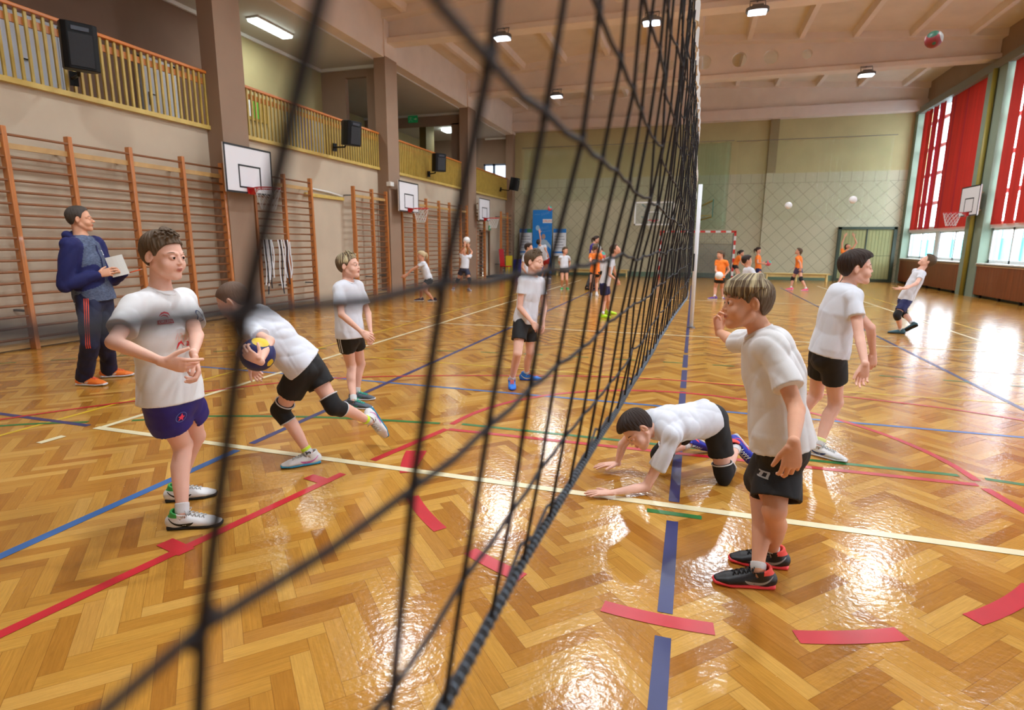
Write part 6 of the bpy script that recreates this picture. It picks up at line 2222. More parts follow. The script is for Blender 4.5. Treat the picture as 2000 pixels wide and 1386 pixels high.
def person(key, name, label, cat, skin_m, hair, hstyle, shirt_m, shorts_m, res=.007, sleeve=.55, hem=.0, shorts_len=.5, shoes=None, socks=M_sock, pads='', hands=('relaxed', 'relaxed'),
           loose=1.0, long_trousers=False, long_sleeve=False, seed=1, group=None, fine=True, flare=1.0, foldamp=.040, stripe=None, hood=False, pad_m=None, sock_cuff=None, hipback=0.0, sock_top=.05, shw=1.0):
    p = {k: (np.array(v) if isinstance(v, list) else v) for k, v in POSES[key].items()}
    s = p['H'] / 1.45
    for sd in 'lr':
        p[sd + 'h'] = p['pel'] + (p[sd + 'h'] - p['pel']) * .86
    adult = p['H'] > 1.6
    sp_dir = nv(p['neck'] - p['pel'])
    hs = (.212 if not adult else .232) / .22 * (1.0 if adult else (.94 + .06 * s))
    H = Frame(p['head'], p['hf'], p['hu'], hs)
    LB, LP = p['LB'], p['LP']
    fwdB = nv(np.cross(LB, sp_dir)) * -1.0
    fwdB = nv(np.cross(sp_dir, -LB))
    # make sure it points to the chest side
    if fwdB @ p['bf'] < 0:
        fwdB = -fwdB
    fwdP = nv(np.cross(sp_dir, -LP))
    if fwdP @ p['pf'] < 0:
        fwdP = -fwdP
    # spine with a gentle curve
    pel, neck = p['pel'], p['neck']
    L_ = np.linalg.norm(neck - pel)
    spine = [pel - sp_dir * .06 * s, pel + sp_dir * .03 * s, pel + sp_dir * L_ * .33 - fwdB * .004, pel + sp_dir * L_ * .62 - fwdB * .012 * s, pel + sp_dir * L_ * .86 - fwdB * .012 * s, neck]
    Ul = [LP, LP, nv(LP + LB), LB, LB, LB]
    wA = np.array([.105, .115, .105, .125, .118, .05]) * s * (1.15 if adult else 1)
    wB = np.array([.080, .085, .078, .086, .070, .045]) * s * (1.2 if adult else 1)
    lo = np.min([p[k] for k in ('pel', 'neck', 'head', 'ls', 'rs', 'le', 're', 'lw', 'rw', 'lh', 'rh', 'lk', 'rk', 'la', 'ra')], 0) - .2 * s
    hi = np.max([p[k] for k in ('pel', 'neck', 'head', 'ls', 'rs', 'le', 're', 'lw', 'rw', 'lh', 'rh', 'lk', 'rk', 'la', 'ra')], 0) + .2 * s

    def body(g, head=True):
        g.add(loft(spine, wA * .9, wB * .9, np.array(Ul)))
        nb = H.p(0, -.022, -.045)
        nr = .046 * hs if not adult else .056 * hs
        g.add(loft([neck - sp_dir * .02 * s, neck * .5 + nb * .5 - fwdB * .0, nb], [nr * 1.25, nr, nr * .96]), .03)
        g.add(loft([p['ls'] - sp_dir * .004 * s, neck - sp_dir * .04 * s, p['rs'] - sp_dir * .004 * s], [.032 * s, .038 * s, .032 * s]), .02)
        for sd in 'lr':
            S_, E_, W_ = p[sd + 's'], p[sd + 'e'], p[sd + 'w']
            a = .9 if not adult else 1.05
            g.add(loft([S_, S_ * .6 + E_ * .4, E_ * .85 + S_ * .15, E_], np.array([.043, .038, .033, .0315]) * s * a), .02)
            fa = E_ * .72 + W_ * .28
            hn = p[sd + 'hn']
            g.add(loft([E_, fa, E_ * .35 + W_ * .65, W_], np.array([.0315, .0325, .026, .0195]) * s * a, np.array([.0315, .031, .0235, .0165]) * s * a, np.cross(nv(W_ - E_), hn) + 1e-3), .012)
            Hh, K_, A_ = p[sd + 'h'], p[sd + 'k'], p[sd + 'a']
            ax = nv(A_ - K_)
            back = -p[sd + 'f']
            back = nv(back - ax * (back @ ax))
            g.add(loft([Hh, Hh * .72 + K_ * .28, Hh * .3 + K_ * .7, K_ + nv(Hh - K_) * .01], np.array([.070, .066, .052, .046]) * s), .02)
            c1 = K_ + (A_ - K_) * .32 + back * .009 * s
            c2 = K_ + (A_ - K_) * .62 + back * .006 * s
            g.add(loft([K_ + ax * .005, K_ + (A_ - K_) * .12 - back * .002, c1, c2, K_ + (A_ - K_) * .86, A_ + ax * .0], np.array([.0445, .042, .0445, .037, .028, .0275]) * s), .014)
            g.add(ell(K_ - back * .016 * s, np.array([.029, .029, .033]) * s), .02)
            f_ = p[sd + 'f']
            g.add(loft([A_, A_ + ax * .02 * s], np.array([.028, .022]) * s), .01)
        if head:
            head_prims(g, H, not adult)

    parts = []
    hboxes = []
    mats = [skin_m, M_lip]

    def mf(C):
        c = H.local(C)
        out = np.zeros(len(C), int)
        x, y, z = c[:, 0], c[:, 1], c[:, 2]
        near = (np.abs(c) < .14).all(1)
        lip = near & (y > .068) & (np.abs(x) < .021) & (z < -.0495 + .003 * (1 - np.abs(x) / .02)) & (z > -.067 + .007 * (np.abs(x) / .02)) 
        if not fine:
            out[lip] = 1
        return out
    if fine:
        hb0, hb1 = H.c - .15 * hs, H.c + .15 * hs
        gB = Grid(lo, hi, res)
        body(gB)
        V, F = gB.mesh()
        ctr = V[F].mean(1)
        keep = ~((ctr > hb0 + res) & (ctr < hb1 - res)).all(1)
        hw = []
        for sd, pose in zip('lr', hands):
            c = p[sd + 'w'] + p[sd + 'hd'] * .07 * s
            hw.append((c - .115 * s, c + .115 * s))
        for a, b in hw:
            keep &= ~((ctr > a + res) & (ctr < b - res)).all(1)
        parts.append((V, F[keep]))
        hr = .0026 if res <= .0065 else .0034
        gH = Grid(hb0, hb1, hr)
        body(gH)
        V, F = gH.mesh()
        ctr = V[F].mean(1)
        parts.append((V, F[((ctr > hb0) & (ctr < hb1)).all(1)]))
        for (a, b), sd, pose in zip(hw, 'lr', hands):
            gh = Grid(a, b, .0026 if res <= .0065 else .0033)
            body(gh, head=False)
            hand_prims(gh, p[sd + 'w'], p[sd + 'hd'], p[sd + 'hn'], s * (1.0 if not adult else .98), sd == 'r', pose)
            V, F = gh.mesh()
            ctr = V[F].mean(1)
            k_ = ((ctr > a) & (ctr < b)).all(1)
            k_ &= ~((ctr > hb0) & (ctr < hb1)).all(1)
            parts.append((V, F[k_]))
    else:
        gB = Grid(lo, hi, res)
        body(gB)
        for sd, pose in zip('lr', hands):
            hand_prims(gB, p[sd + 'w'], p[sd + 'hd'], p[sd + 'hn'], s * 1.1, sd == 'r', pose)
        parts.append(gB.mesh())
    bo = to_mesh(name, parts, mats, mf)
    tag(bo, label, cat, group)
    # ------------- hair
    if hstyle:
        b0, b1 = H.c - .2 * hs, H.c + .2 * hs
        gg = Grid(b0, b1, .003 if fine else max(.006, res * .7))
        hair_grid(gg, H, hstyle, seed)
        ho = to_mesh('hair', [gg.mesh()], [HM[hair]], None, bo)
        co = np.empty(len(ho.data.vertices) * 3)
        ho.data.vertices.foreach_get('co', co)
        c = H.local(co.reshape(-1, 3))
        an = np.arctan2(c[:, 0], c[:, 1] + .045)
        st = np.stack([an, c[:, 2] / .1, np.clip((c[:, 2] - .022) / .02, 0, 1) * np.clip((c[:, 1] + .09) / .03, 0, 1)], 1)
        at_ = ho.data.attributes.new('strand', 'FLOAT_VECTOR', 'POINT')
        at_.data.foreach_set('vector', st.astype(NPf).ravel())
    if fine:
        eye_objs(H, bo, p['hf'] + np.array([0, 0, -.02]))
        fx, fy, fz = H.R[:, 0], H.R[:, 1], H.R[:, 2]
        for sx in (-1, 1):
            sn_ = nv(fy + fx * sx * .35)
            xs_ = np.linspace(.014, .048, 9)
            k_ = H.s
            pts, fs = band([(sx * x_ * k_, (.0235 + .0035 * math.sin((x_ - .014) / .034 * 3.0) - .0035 * (x_ - .014) / .034) * k_) for x_ in xs_], [w_ * k_ for w_ in (.0025, .0042, .0046, .0044, .004, .0034, .0028, .002, .0008)])
            drape(bo, pts, fs, H.c + fy * .05, fx, fz, sn_ * 1.0, BROW.get(hair, BROW['brown']), 'eyebrow', bo, lift=.0009)
            mb = MB()
            tp = [H.p(sx * (.031 + .0125 * math.cos(a_)), .0888 - .0065 * abs(math.cos(a_)) ** 2 - (.0035 if math.cos(a_) > 0 else 0), -.0008 + .0062 * math.sin(a_)) for a_ in np.linspace(.1, 3.04, 9)]
            mb.tube([tuple(q) for q in tp], [.0004, .0008, .001, .0011, .0011, .0011, .001, .0008, .0004], 5)
            mb.build('eyelash', BROW['dark'], bo)
        for (z0, zc, wd) in ((-.0535, -.0518, .0062), (-.0612, -.0628, .0072)):
            xs_ = np.linspace(-.0195, .0195, 11)
            pts, fs = band([(x_ * H.s, (z0 + (zc - z0) * (1 - (x_ / .0195) ** 2)) * H.s) for x_ in xs_], [wd * H.s * max(.1, (1 - (x_ / .0205) ** 2)) ** .6 for x_ in xs_])
            drape(bo, pts, fs, H.c + fy * .05, fx, fz, fy, M_lip, 'lips', bo, lift=.0016)
        pts, fs = band([(x_ * H.s, (-.0574 - .001 * math.cos(x_ * 90)) * H.s) for x_ in np.linspace(-.0185, .0185, 9)], [w_ * H.s for w_ in (.0004, .0011, .0016, .0019, .0019, .0019, .0016, .0011, .0004)])
        drape(bo, pts, fs, H.c + fy * .05, fx, fz, fy, M_mouth, 'lips', bo, lift=.0021)
    # ------------- shirt
    cr = res
    lx = loose * (1.0 if not long_sleeve else .98)
    g = Grid(lo, hi, cr)
    hemP = pel - sp_dir * (.0 + hem) * s
    e0 = .010 * s
    sA = np.array([.140, .138, .128, .136, .126, .075]) * s * lx * (1.16 if adult else 1)
    sB = np.array([.114, .110, .098, .102, .088, .058]) * s * lx * (1.25 if adult else 1)
    sA[0] *= flare
    sB[0] *= flare
    spn = [hemP - sp_dir * .05 * s] + spine[1:]
    spn[-1] = neck - sp_dir * .048 * s
    fd = folds(seed, foldamp * s, 21 / s)
    g.add(loft(spn, sA, sB, np.array(Ul)))
    g.add(loft([p['ls'] + sp_dir * .004 * s, neck - sp_dir * .034 * s, p['rs'] + sp_dir * .004 * s], np.array([.046, .052, .046]) * s * lx), .025)
    for sd in 'lr':
        S_, E_, W_ = p[sd + 's'], p[sd + 'e'], p[sd + 'w']
        inw = nv(neck - S_)
        if long_sleeve:
            g.add(loft([S_ + inw * .01, S_ * .5 + E_ * .5, E_, E_ * .5 + W_ * .5, W_], np.array([.072, .064, .058, .05, .036]) * s * (.95 if adult else 1)), .03)
        else:
            end = S_ + (E_ - S_) * (sleeve + .12)
            g.add(loft([S_ + inw * .02, S_ * .6 + end * .4, end], np.array([.050, .053, .060]) * s * lx * (.96), np.array([.050, .047, .050]) * s * lx * .96, LB), .03)
    g.D += fd(g.sl(g.lo, g.lo + g.h * g.n)[1])[:g.D.shape[0], :g.D.shape[1], :g.D.shape[2]]
    # cut: hem, cuffs, neckline
    sh = g.D.copy()
    g2 = g

    def local_cut(center, n_, rad):
        """cut beyond the plane, only near the centre"""
        c = np.array(center)
        sl, P = g.sl(c - rad, c + rad)
        if sl is None:
            return
        d = (P - c.astype(NPf)) @ np.array(n_, NPf)
        rr = np.sqrt(((P - c.astype(NPf)) ** 2).sum(-1))
        m = rr < rad
        D = g.D[sl]
        D[m] = np.maximum(D[m], d[m])
    g.clip_plane(hemP, -sp_dir + fwdP * 0.0)
    if not long_sleeve:
        for sd in 'lr':
            S_, E_ = p[sd + 's'], p[sd + 'e']
            ad = nv(E_ - S_)
            c = S_ + (E_ - S_) * sleeve
            cc = c + ad * .05 * s
            sl, P = g.sl(cc - .10 * s, cc + .10 * s)
            q = P - c.astype(NPf)
            t = q @ ad.astype(NPf)
            rr = np.sqrt(np.maximum(0, (q ** 2).sum(-1) - t ** 2))
            # leave the torso alone
            tor = loft(spn, sA * 1.0, sB * 1.0, np.array(Ul))[0](P)
            m = (rr < .088 * s) & (tor > .006)
            D = g.D[sl]
            D[m] = np.maximum(D[m], t[m])
    # neckline
    spd_ = sp_dir
    nc = neck + sp_dir * .012 * s + fwdB * .012 * s
    nb = H.p(0, -.022, -.045)
    nr = (.056 if not adult else .064) * s
    # hollow the hem and cuffs so the cloth reads as cloth
    cpts, rr_ = [], (.0545 if not adult else .066) * s
    for a in np.linspace(0, 2 * math.pi, 17):
        cpts.append(neck + spd_ * .012 * s + fwdB * (math.cos(a) * rr_ + .010 * s) + LB * math.sin(a) * rr_ * 1.02 - sp_dir * math.cos(a) * .020 * s)
    if not long_sleeve:
        collar = (cpts, .0068 * s if fine else .01 * s)
    th = max(2.1 * cr, .009)
    full = sh
    inner = full + th
    ax = [(g.lo[i] + g.h * np.arange(g.n[i])) for i in range(3)]

    def plane(c, n_):
        return (((ax[0] - c[0]) * n_[0])[:, None, None] + ((ax[1] - c[1]) * n_[1])[None, :, None] + ((ax[2] - c[2]) * n_[2])[None, None, :]).astype(NPf)
    dh = plane(hemP + sp_dir * .05 * s, sp_dir)
    g.D = np.maximum(g.D, -np.maximum(inner, dh))
    shirt_name = {True: 'hooded_sweatshirt', False: 't_shirt'}[long_sleeve]
    so = to_mesh(shirt_name, [g.mesh()], [shirt_m] if not isinstance(shirt_m, (list, tuple)) else list(shirt_m), None if not isinstance(shirt_m, (list, tuple)) else
                 (lambda C: np.where(np.minimum(seg_d(C, p['ls'], p['le'], p['lw']), seg_d(C, p['rs'], p['re'], p['rw'])) < .088 * s, 1, 0)), bo)
    if not long_sleeve:
        co = np.empty(len(so.data.vertices) * 3)
        so.data.vertices.foreach_get('co', co)
        bvs = BVHTree.FromPolygons([tuple(c) for c in co.reshape(-1, 3)], [tuple(pp.vertices) for pp in so.data.polygons])
        BV[so.name] = bvs
        rp_ = [np.array(bvs.find_nearest(Vector(q))[0]) for q in collar[0][:-1]]
        for _ in range(3):
            rp_ = [(rp_[i - 1] + rp_[i] * 2 + rp_[(i + 1) % len(rp_)]) / 4 for i in range(len(rp_))]
        cm = MB().tube([tuple(q) for q in rp_], collar[1] * 1.15, 8, closed=True)
        cm.build('collar', shirt_m, so, smooth=True)
    # ------------- shorts or trousers
    g = Grid(lo, hi, cr)
    wl = pel + sp_dir * .05 * s
    pA, pB = .122 * s * (1.12 if adult else 1), .098 * s * (1.1 if adult else 1)
    g.add(loft([wl, pel, pel - sp_dir * .05 * s - fwdP * hipback], [pA * .93, pA, pA], [pB * .93, pB, pB], LP))
    for sd in 'lr':
        Hh, K_, A_ = p[sd + 'h'], p[sd + 'k'], p[sd + 'a']
        if long_trousers:
            g.add(loft([Hh, Hh * .5 + K_ * .5, K_, K_ * .45 + A_ * .55, A_ + (A_ - K_) * .08], np.array([.102, .086, .070, .064, .066]) * s * .92), .02)
        else:
            end = Hh + nv(K_ - Hh) * (shorts_len + .18) * .36 * s
            g.add(loft([Hh, Hh * .5 + end * .5, end], np.array([.076, .080 * shw, .083 * shw]) * s, np.array([.084, .080 * shw, .080 * shw]) * s, LP), .018)
    fd2 = folds(seed + 50, (.03 if not long_trousers else .04) * s, 20 / s)
    g.D += fd2(g.sl(g.lo, g.lo + g.h * g.n)[1])[:g.D.shape[0], :g.D.shape[1], :g.D.shape[2]]
    full = g.D.copy()
    g.clip_plane(wl, sp_dir)
    ax = [(g.lo[i] + g.h * np.arange(g.n[i])) for i in range(3)]
    for sd in 'lr':
        Hh, K_, A_ = p[sd + 'h'], p[sd + 'k'], p[sd + 'a']
        if long_trousers:
            ad = nv(A_ - K_)
            c = A_ + ad * .03 * s
            rad = .12 * s
        else:
            ad = nv(K_ - Hh)
            c = Hh + ad * shorts_len * .36 * s
            rad = .112 * s
        oth = 'r' if sd == 'l' else 'l'
        cc = c + ad * .07 * s
        sl, P = g.sl(cc - .16 * s, cc + .16 * s)
        q = P - c.astype(NPf)
        t = q @ ad.astype(NPf)
        # nearer to this leg than to the other one
        me_ = np.sqrt(np.maximum(0, (q ** 2).sum(-1) - t ** 2))
        Ho, Ko = p[oth + 'h'], p[oth + 'k']
        ao = nv(Ko - Ho)
        qo = P - Ho.astype(NPf)
        to_ = np.clip(qo @ ao.astype(NPf), 0, 10)
        oo = np.sqrt(((qo - to_[..., None] * ao.astype(NPf)) ** 2).sum(-1))
        m = (me_ < oo + .004) & (me_ < rad * 1.5)
        D = g.D[sl]
        D[m] = np.maximum(D[m], t[m])
        if not long_trousers:
            I_ = np.maximum(full[sl] + th, -(t + .045 * s))
            D[m] = np.maximum(D[m], -I_[m])
    sho = to_mesh('trousers' if long_trousers else 'shorts', [g.mesh()], [shorts_m], None, bo)
    if stripe:
        stripe(p, s, sho, fwdP, sp_dir)
    # ------------- socks, pads, shoes
    for sd in 'lr':
        K_, A_, f_ = p[sd + 'k'], p[sd + 'a'], p[sd + 'f']
        ax_ = nv(A_ - K_)
        if socks is not None and not long_trousers:
            gs = Grid(A_ - .1 * s, A_ + .1 * s, min(res, .005))
            top = A_ - ax_ * sock_top * s
            uz_ = np.array([0, 0, 1.0]) if abs(f_[2]) < .02 else nv(-ax_ + f_ * (ax_ @ f_))
            gs.add(loft([top - ax_ * .02, A_ - ax_ * .01, A_ - uz_ * .032 * s], np.array([.0325, .0320, .027]) * s))
            gs.clip_plane(top, -ax_)
            mlist = [socks, sock_cuff or socks]
            to_mesh('sock', [gs.mesh()], mlist, (lambda C: ((C - top) @ ax_ < .022 * s).astype(int)) if sock_cuff else None, bo)
        if sd in pads:
            Hh = p[sd + 'h']
            up = nv(Hh - K_)
            a_, b_ = K_ + up * .075 * s, K_ + ax_ * .085 * s
            gk = Grid(K_ - .16 * s, K_ + .16 * s, min(res, .006))
            fr = nv(-(up + ax_)) if np.linalg.norm(up + ax_) > .15 else f_
            gk.add(loft([a_ + up * .02, K_ + up * .02 + fr * .008, K_ + ax_ * .03 + fr * .006, b_ + ax_ * .02], np.array([.062, .060, .056, .052]) * s), 0)
            gk.add(ell(K_ + fr * .03 * s, np.array([.044, .044, .05]) * s), .02)
            gk.clip_plane(a_, up)
            gk.clip_plane(b_, ax_)
            kp_ = to_mesh('knee_pad', [gk.mesh()], [pad_m or M_padb], None, bo)
            if fine:
                for cc_, nn_, r_ in ((a_, up, .0655), (b_, ax_, .0565)):
                    e1_ = nv(np.cross(nn_, (.3, .9, .2)))
                    e2_ = np.cross(nn_, e1_)
                    MB().tube([tuple(cc_ - nn_ * .002 + (e1_ * math.cos(q_) + e2_ * math.sin(q_)) * (r_ - .003) * s) for q_ in np.linspace(0, 2 * math.pi, 25)[:-1]], .0042 * s, 6, closed=True).build('pad_trim', M_sock, kp_, smooth=True)
        if shoes:
            if 'foot_z' in p:
                pass
            u_ = -ax_
            gr = abs(f_[2]) < .02 and A_[2] < .11
            upv = np.array([0, 0, 1.0]) if gr else nv(u_ - f_ * (u_ @ f_))
            A2 = np.array(A_)
            if gr:
                A2[2] = .0755 * s * 1.06
            FR = Frame(A2, f_, upv, 1.0)
            um, sm, lm, mk, ln = shoes if sd == 'r' or len(shoes) == 5 else shoes
            make_shoe(FR, s * (1.0 if not adult else .98), um, sm, lm if fine else None, bo, mk, ln, res=.004 if fine else .008)
    return bo, so, sho, p, H, s, sp_dir, fwdB, LB


def seg_d(C, *pts):
    best = None
    for a, b in zip(pts[:-1], pts[1:]):
        ba = b - a
        t = np.clip(((C - a) @ ba) / (ba @ ba), 0, 1)
        d = np.linalg.norm(C - a - t[:, None] * ba, axis=1)
        best = d if best is None else np.minimum(best, d)
    return best


# ---------------- prints laid onto cloth
def drape(obj, mesh_pts, faces, origin, u, v, n, m, name, parent, lift=.0035):
    """project a flat drawing (u,v metres) along -n onto the cloth"""
    me = obj.data
    co = np.empty(len(me.vertices) * 3)
    me.vertices.foreach_get('co', co)
    co = co.reshape(-1, 3)
    fi = [tuple(pp.vertices) for pp in me.polygons]
    key = obj.name
    if key not in BV:
        BV[key] = BVHTree.FromPolygons([tuple(c) for c in co], fi)
    bv = BV[key]
    vs, ok = [], True
    for (a, b_) in mesh_pts:
        o_ = np.array(origin) + np.array(u) * a + np.array(v) * b_ + np.array(n) * .25
        hit = bv.ray_cast(Vector(o_), Vector(-np.array(n)))
        if hit[0] is None:
            hit_p = Vector(np.array(origin) + np.array(u) * a + np.array(v) * b_)
        else:
            hit_p = hit[0]
        vs.append(tuple(hit_p + Vector(n) * lift))
    return MB().add(vs, faces).build(name, m, parent)


def text_pts(s_, size, shear=0.0, bold=0.0):
    cu = bpy.data.curves.new('t', 'FONT')
    cu.body = s_
    cu.size = size
    cu.align_x = 'CENTER'
    cu.align_y = 'CENTER'
    cu.shear = shear
    cu.offset = bold
    o = bpy.data.objects.new('t', cu)
    COL.objects.link(o)
    me = bpy.data.meshes.new_from_object(o.evaluated_get(bpy.context.evaluated_depsgraph_get()))
    pts = [(v.co.x, v.co.y) for v in me.vertices]
    fs = [tuple(pp.vertices) for pp in me.polygons]
    bpy.data.objects.remove(o)
    bpy.data.meshes.remove(me)
    return pts, fs


def band(pts, w):
    """thick polyline drawing; w scalar or per point"""
    P = [np.array(q, float) for q in pts]
    vs, fs = [], []
    for i, q in enumerate(P):
        t = P[min(i + 1, len(P) - 1)] - P[max(i - 1, 0)]
        t = t / (np.linalg.norm(t) + 1e-9)
        n_ = np.array([-t[1], t[0]])
        ww = (w if np.isscalar(w) else w[i]) / 2
        vs += [tuple(q + n_ * ww), tuple(q - n_ * ww)]
    for i in range(len(P) - 1):
        fs.append((2 * i, 2 * i + 1, 2 * i + 3, 2 * i + 2))
    return vs, fs


def shoe_m(name, rgb, rough=.45):
    return mat(name, rgb, rough, bump=.05, bscale=120)

# ------------------------------------------------------------------ THE CAST
W_SH = shoe_m('white_shoe_leather', (222, 224, 226))
K_SH = shoe_m('black_shoe_mesh', (24, 25, 30))
SOLE_K = mat('black_rubber', (18, 20, 22), .6)
SOLE_W = mat('white_rubber', (214, 216, 218), .5)
SOLE_C = mat('coral_rubber', (246, 66, 74), .5)
SOLE_T = mat('teal_rubber', (40, 136, 172), .5)
LACE_G = mat('pale_grey_lace', (186, 188, 186), .8)
LACE_T = mat('turquoise_lace', (30, 196, 170), .7)
LACE_O = mat('orange_lace', (250, 110, 70), .7)
GREEN = mat('shoe_green', (60, 172, 84), .5)
# 1 boy at the left, nearest
b = person('boyleft', 'person', 'child in printed white T-shirt and royal blue shorts, hands together at waist, nearest at left', 'person', SK['light'], 'brown', 'tuft', M_shirt2, M_royal, res=.0065,
           sleeve=.66, hem=.035, shorts_len=.50, shw=1.2, shoes=(W_SH, SOLE_K, LACE_G, mat('black_mark', (14, 14, 18), .4), GREEN), hands=('soft', 'point'), loose=1.1, seed=4, flare=1.08)
bo, so, sho, p, H, s, spd, fB, LB = b
Rt = -LB
org = p['neck'] - spd * .115 * s
n_ = nv(fB)
RED = mat('print_red', (206, 40, 52), .7)
PINK = mat('print_pale_pink', (236, 176, 176), .8)
BLU = mat('print_navy', (70, 84, 130), .7)
ux = LB * 1.0           # drawing reads left to right when seen from the front
v_ = nv(spd)
# badge with arc mark and the lettered plate on the wearer's right chest
cx, cy = -.072, .0
pts, fs = band([(cx - .024, cy + .026), (cx - .014, cy + .038), (cx, cy + .042), (cx + .016, cy + .036), (cx + .026, cy + .022)], [.002, .007, .009, .007, .002])
drape(so, pts, fs, org, ux, v_, n_, RED, 'chest_emblem', so)
pts, fs = band([(cx - .02, cy + .024), (cx - .004, cy + .03), (cx + .01, cy + .024), (cx + .018, cy + .014)], [.002, .005, .006, .002])
drape(so, pts, fs, org, ux, v_, n_, RED, 'chest_emblem', so)
nx, ny = 10, 3
pts = [(cx - .034 + .068 * i / nx, cy - .012 + .02 * j / ny) for j in range(ny + 1) for i in range(nx + 1)]
fs = [(j * (nx + 1) + i, j * (nx + 1) + i + 1, (j + 1) * (nx + 1) + i + 1, (j + 1) * (nx + 1) + i) for j in range(ny) for i in range(nx)]
drape(so, pts, fs, org, ux, v_, n_, RED, 'chest_plate', so, lift=.0035)
pts, fs = text_pts('ORLEN', .0185)
pts = [(a + cx, b_ + cy - .002) for a, b_ in pts]
drape(so, pts, fs, org, ux, v_, n_, M_shirt2, 'chest_lettering', so, lift=.0050)
pts, fs = band([(.075 + .016 * math.cos(a), .01 + .026 * math.sin(a)) for a in np.linspace(0, 6.28, 20)], .004)
drape(so, pts, fs, org, ux, v_, n_, BLU, 'chest_badge', so)
pts, fs = band([(-.045, -.135), (-.03, -.112), (-.015, -.105), (.002, -.128)], [.002, .012, .012, .002])
drape(so, pts, fs, org, ux, v_, n_, RED, 'front_print', so)
pts, fs = text_pts('2020', .03, .15, .0012)
pts = [(a + .045, b_ - .12) for a, b_ in pts]
drape(so, pts, fs, org, ux, v_, n_, RED, 'front_print', so)
for q in range(5):
    pts, fs = band([(-.045 + .022 * q, -.09 + .03 * math.sin(q * 2.1)), (-.033 + .022 * q, -.07 + .01 * math.cos(q)), (-.025 + .022 * q, -.088), (-.037 + .022 * q, -.1), (-.023 + .022 * q, -.098)], .003)
    drape(so, pts, fs, org, ux, v_, n_, PINK, 'front_print', so)
# round emblem on the shorts
K_, Hh = p['rk'], p['rh']
oc = Hh + (K_ - Hh) * .30 
sn = nv(fB * 1.0 + Rt * .25)
su = nv(np.cross(v_, sn)) * 1.0
pts, fs = band([(.026 * math.cos(a), .026 * math.sin(a)) for a in np.linspace(0, 6.28, 22)], .0035)
EMB = mat('emblem_pale_blue', (96, 120, 196), .6)
drape(sho, pts, fs, oc, su, v_, sn, EMB, 'emblem', sho)
pts = [(0, .022), (.007, .006), (.017, .004), (.009, -.005), (.012, -.02), (0, -.01), (-.012, -.02), (-.008, -.004), (-.016, .004), (-.006, .006)]
drape(sho, pts, [tuple(range(10))], oc, su, v_, sn, mat('emblem_pink', (240, 70, 110), .6), 'emblem', sho)

# 2 the man
def man_stripes(p, s, sho, fP, spd):
    RS = mat('orange_red_stripe', (214, 66, 34), .6)
    Hh, K_ = p['rh'], p['rk']
    n_ = nv(p['pf'] * .35 - p['LP'])
    u_ = nv(np.cross(nv(Hh - K_), n_))
    for k in (-1, 0, 1):
        pts, fs = band([(k * .016, .0 - i * .045) for i in range(13)], .008)
        drape(sho, pts, fs, Hh + nv(Hh - K_) * .02, u_, nv(Hh - K_), n_, RS, 'side_stripe', sho, lift=.004)


M_hood = mat('dark_blue_sweat_cloth', (20, 26, 88), .8, noise=.1, nscale=6)
M_melange = mat('blue_grey_melange', (52, 62, 88), .85, rgb2=(104, 118, 146), nscale=14, stretch=(3, 3, 14))
b = person('man', 'person', 'adult in blue hooded sweatshirt and dark tracksuit trousers watching beside the wall bars', 'person', SK['tan'], 'grey', 'man', [M_melange, M_hood], mat('dark_navy_tracksuit', (16, 22, 58), .75), res=.0085,
           long_sleeve=True, long_trousers=True, hem=.04, shoes=(shoe_m('orange_shoe', (250, 130, 50)), SOLE_W, LACE_O, mat('pale_shoe_stripe', (228, 216, 206), .5), None), socks=None,
           hands=('grip', 'grip'), loose=1.0, seed=8, foldamp=.05, stripe=man_stripes)
bo, so, sho, p, H, s, spd, fB, LB = b
g = Grid(p['neck'] - .22, p['neck'] + .22, .007)
ring = [p['neck'] + spd * .015 + (fB * math.cos(a) * .085 + LB * math.sin(a) * .095) - fB * .012 + spd * (.035 * -math.cos(a)) for a in np.linspace(0, 2 * math.pi, 15)]
g.add(loft(ring, .028))
g.add(loft([p['neck'] - fB * .10 + spd * .05 + LB * .05, p['neck'] - fB * .13 + spd * .0, p['neck'] - fB * .10 + spd * .05 - LB * .05], .045), .02)
to_mesh('hood', [g.mesh()], [M_hood], None, so)
pts, fs = band([(0, -.0 - i * .03) for i in range(13)], .014)
drape(so, pts, fs, p['neck'] - spd * .06, LB, spd, fB, M_hood, 'zip', so, lift=.005)
pts, fs = text_pts('2', .07, 0, .003)
drape(so, [(a + .085, b_ - .14) for a, b_ in pts], fs, p['neck'], LB, spd, fB, mat('print_pale', (214, 220, 232), .6), 'chest_print', so, lift=.005)
# sheet of paper and orange pen
wr, wl_ = p['rw'], p['lw']
c = wr + (wl_ - wr) * .6 + np.array([0, 0, .075]) + fB * .05
toc = nv(-np.array([c[0], c[1], 0]))
pr_ = nv(np.cross(toc, (0, 0, 1)) * -1 + np.array([0, 0, .25]))
pu = nv(np.cross(pr_, toc)) * 1.0
if pu[2] < 0:
    pu = -pu
pn = np.cross(pr_, pu)
vs = []
for sgn in (0, .0012):
    for j in range(6):
        for i in range(6):
            a, b_ = (i / 5 - .5) * .15, (j / 5 - .5) * .20
            vs.append(tuple(c + pr_ * a + pu * b_ + pn * (.012 * math.cos(a * 18) + sgn)))
fs = []
for k in (0, 36):
    for j in range(5):
        for i in range(5):
            f = (k + j * 6 + i, k + j * 6 + i + 1, k + j * 6 + 7 + i, k + j * 6 + 6 + i)
            fs.append(f if k else f[::-1])
o = MB().add(vs, fs).build('paper_sheet', mat('white_paper', (220, 224, 222), .6))
tag(o, 'sheet of white paper held by the adult in the hooded sweatshirt', 'paper')
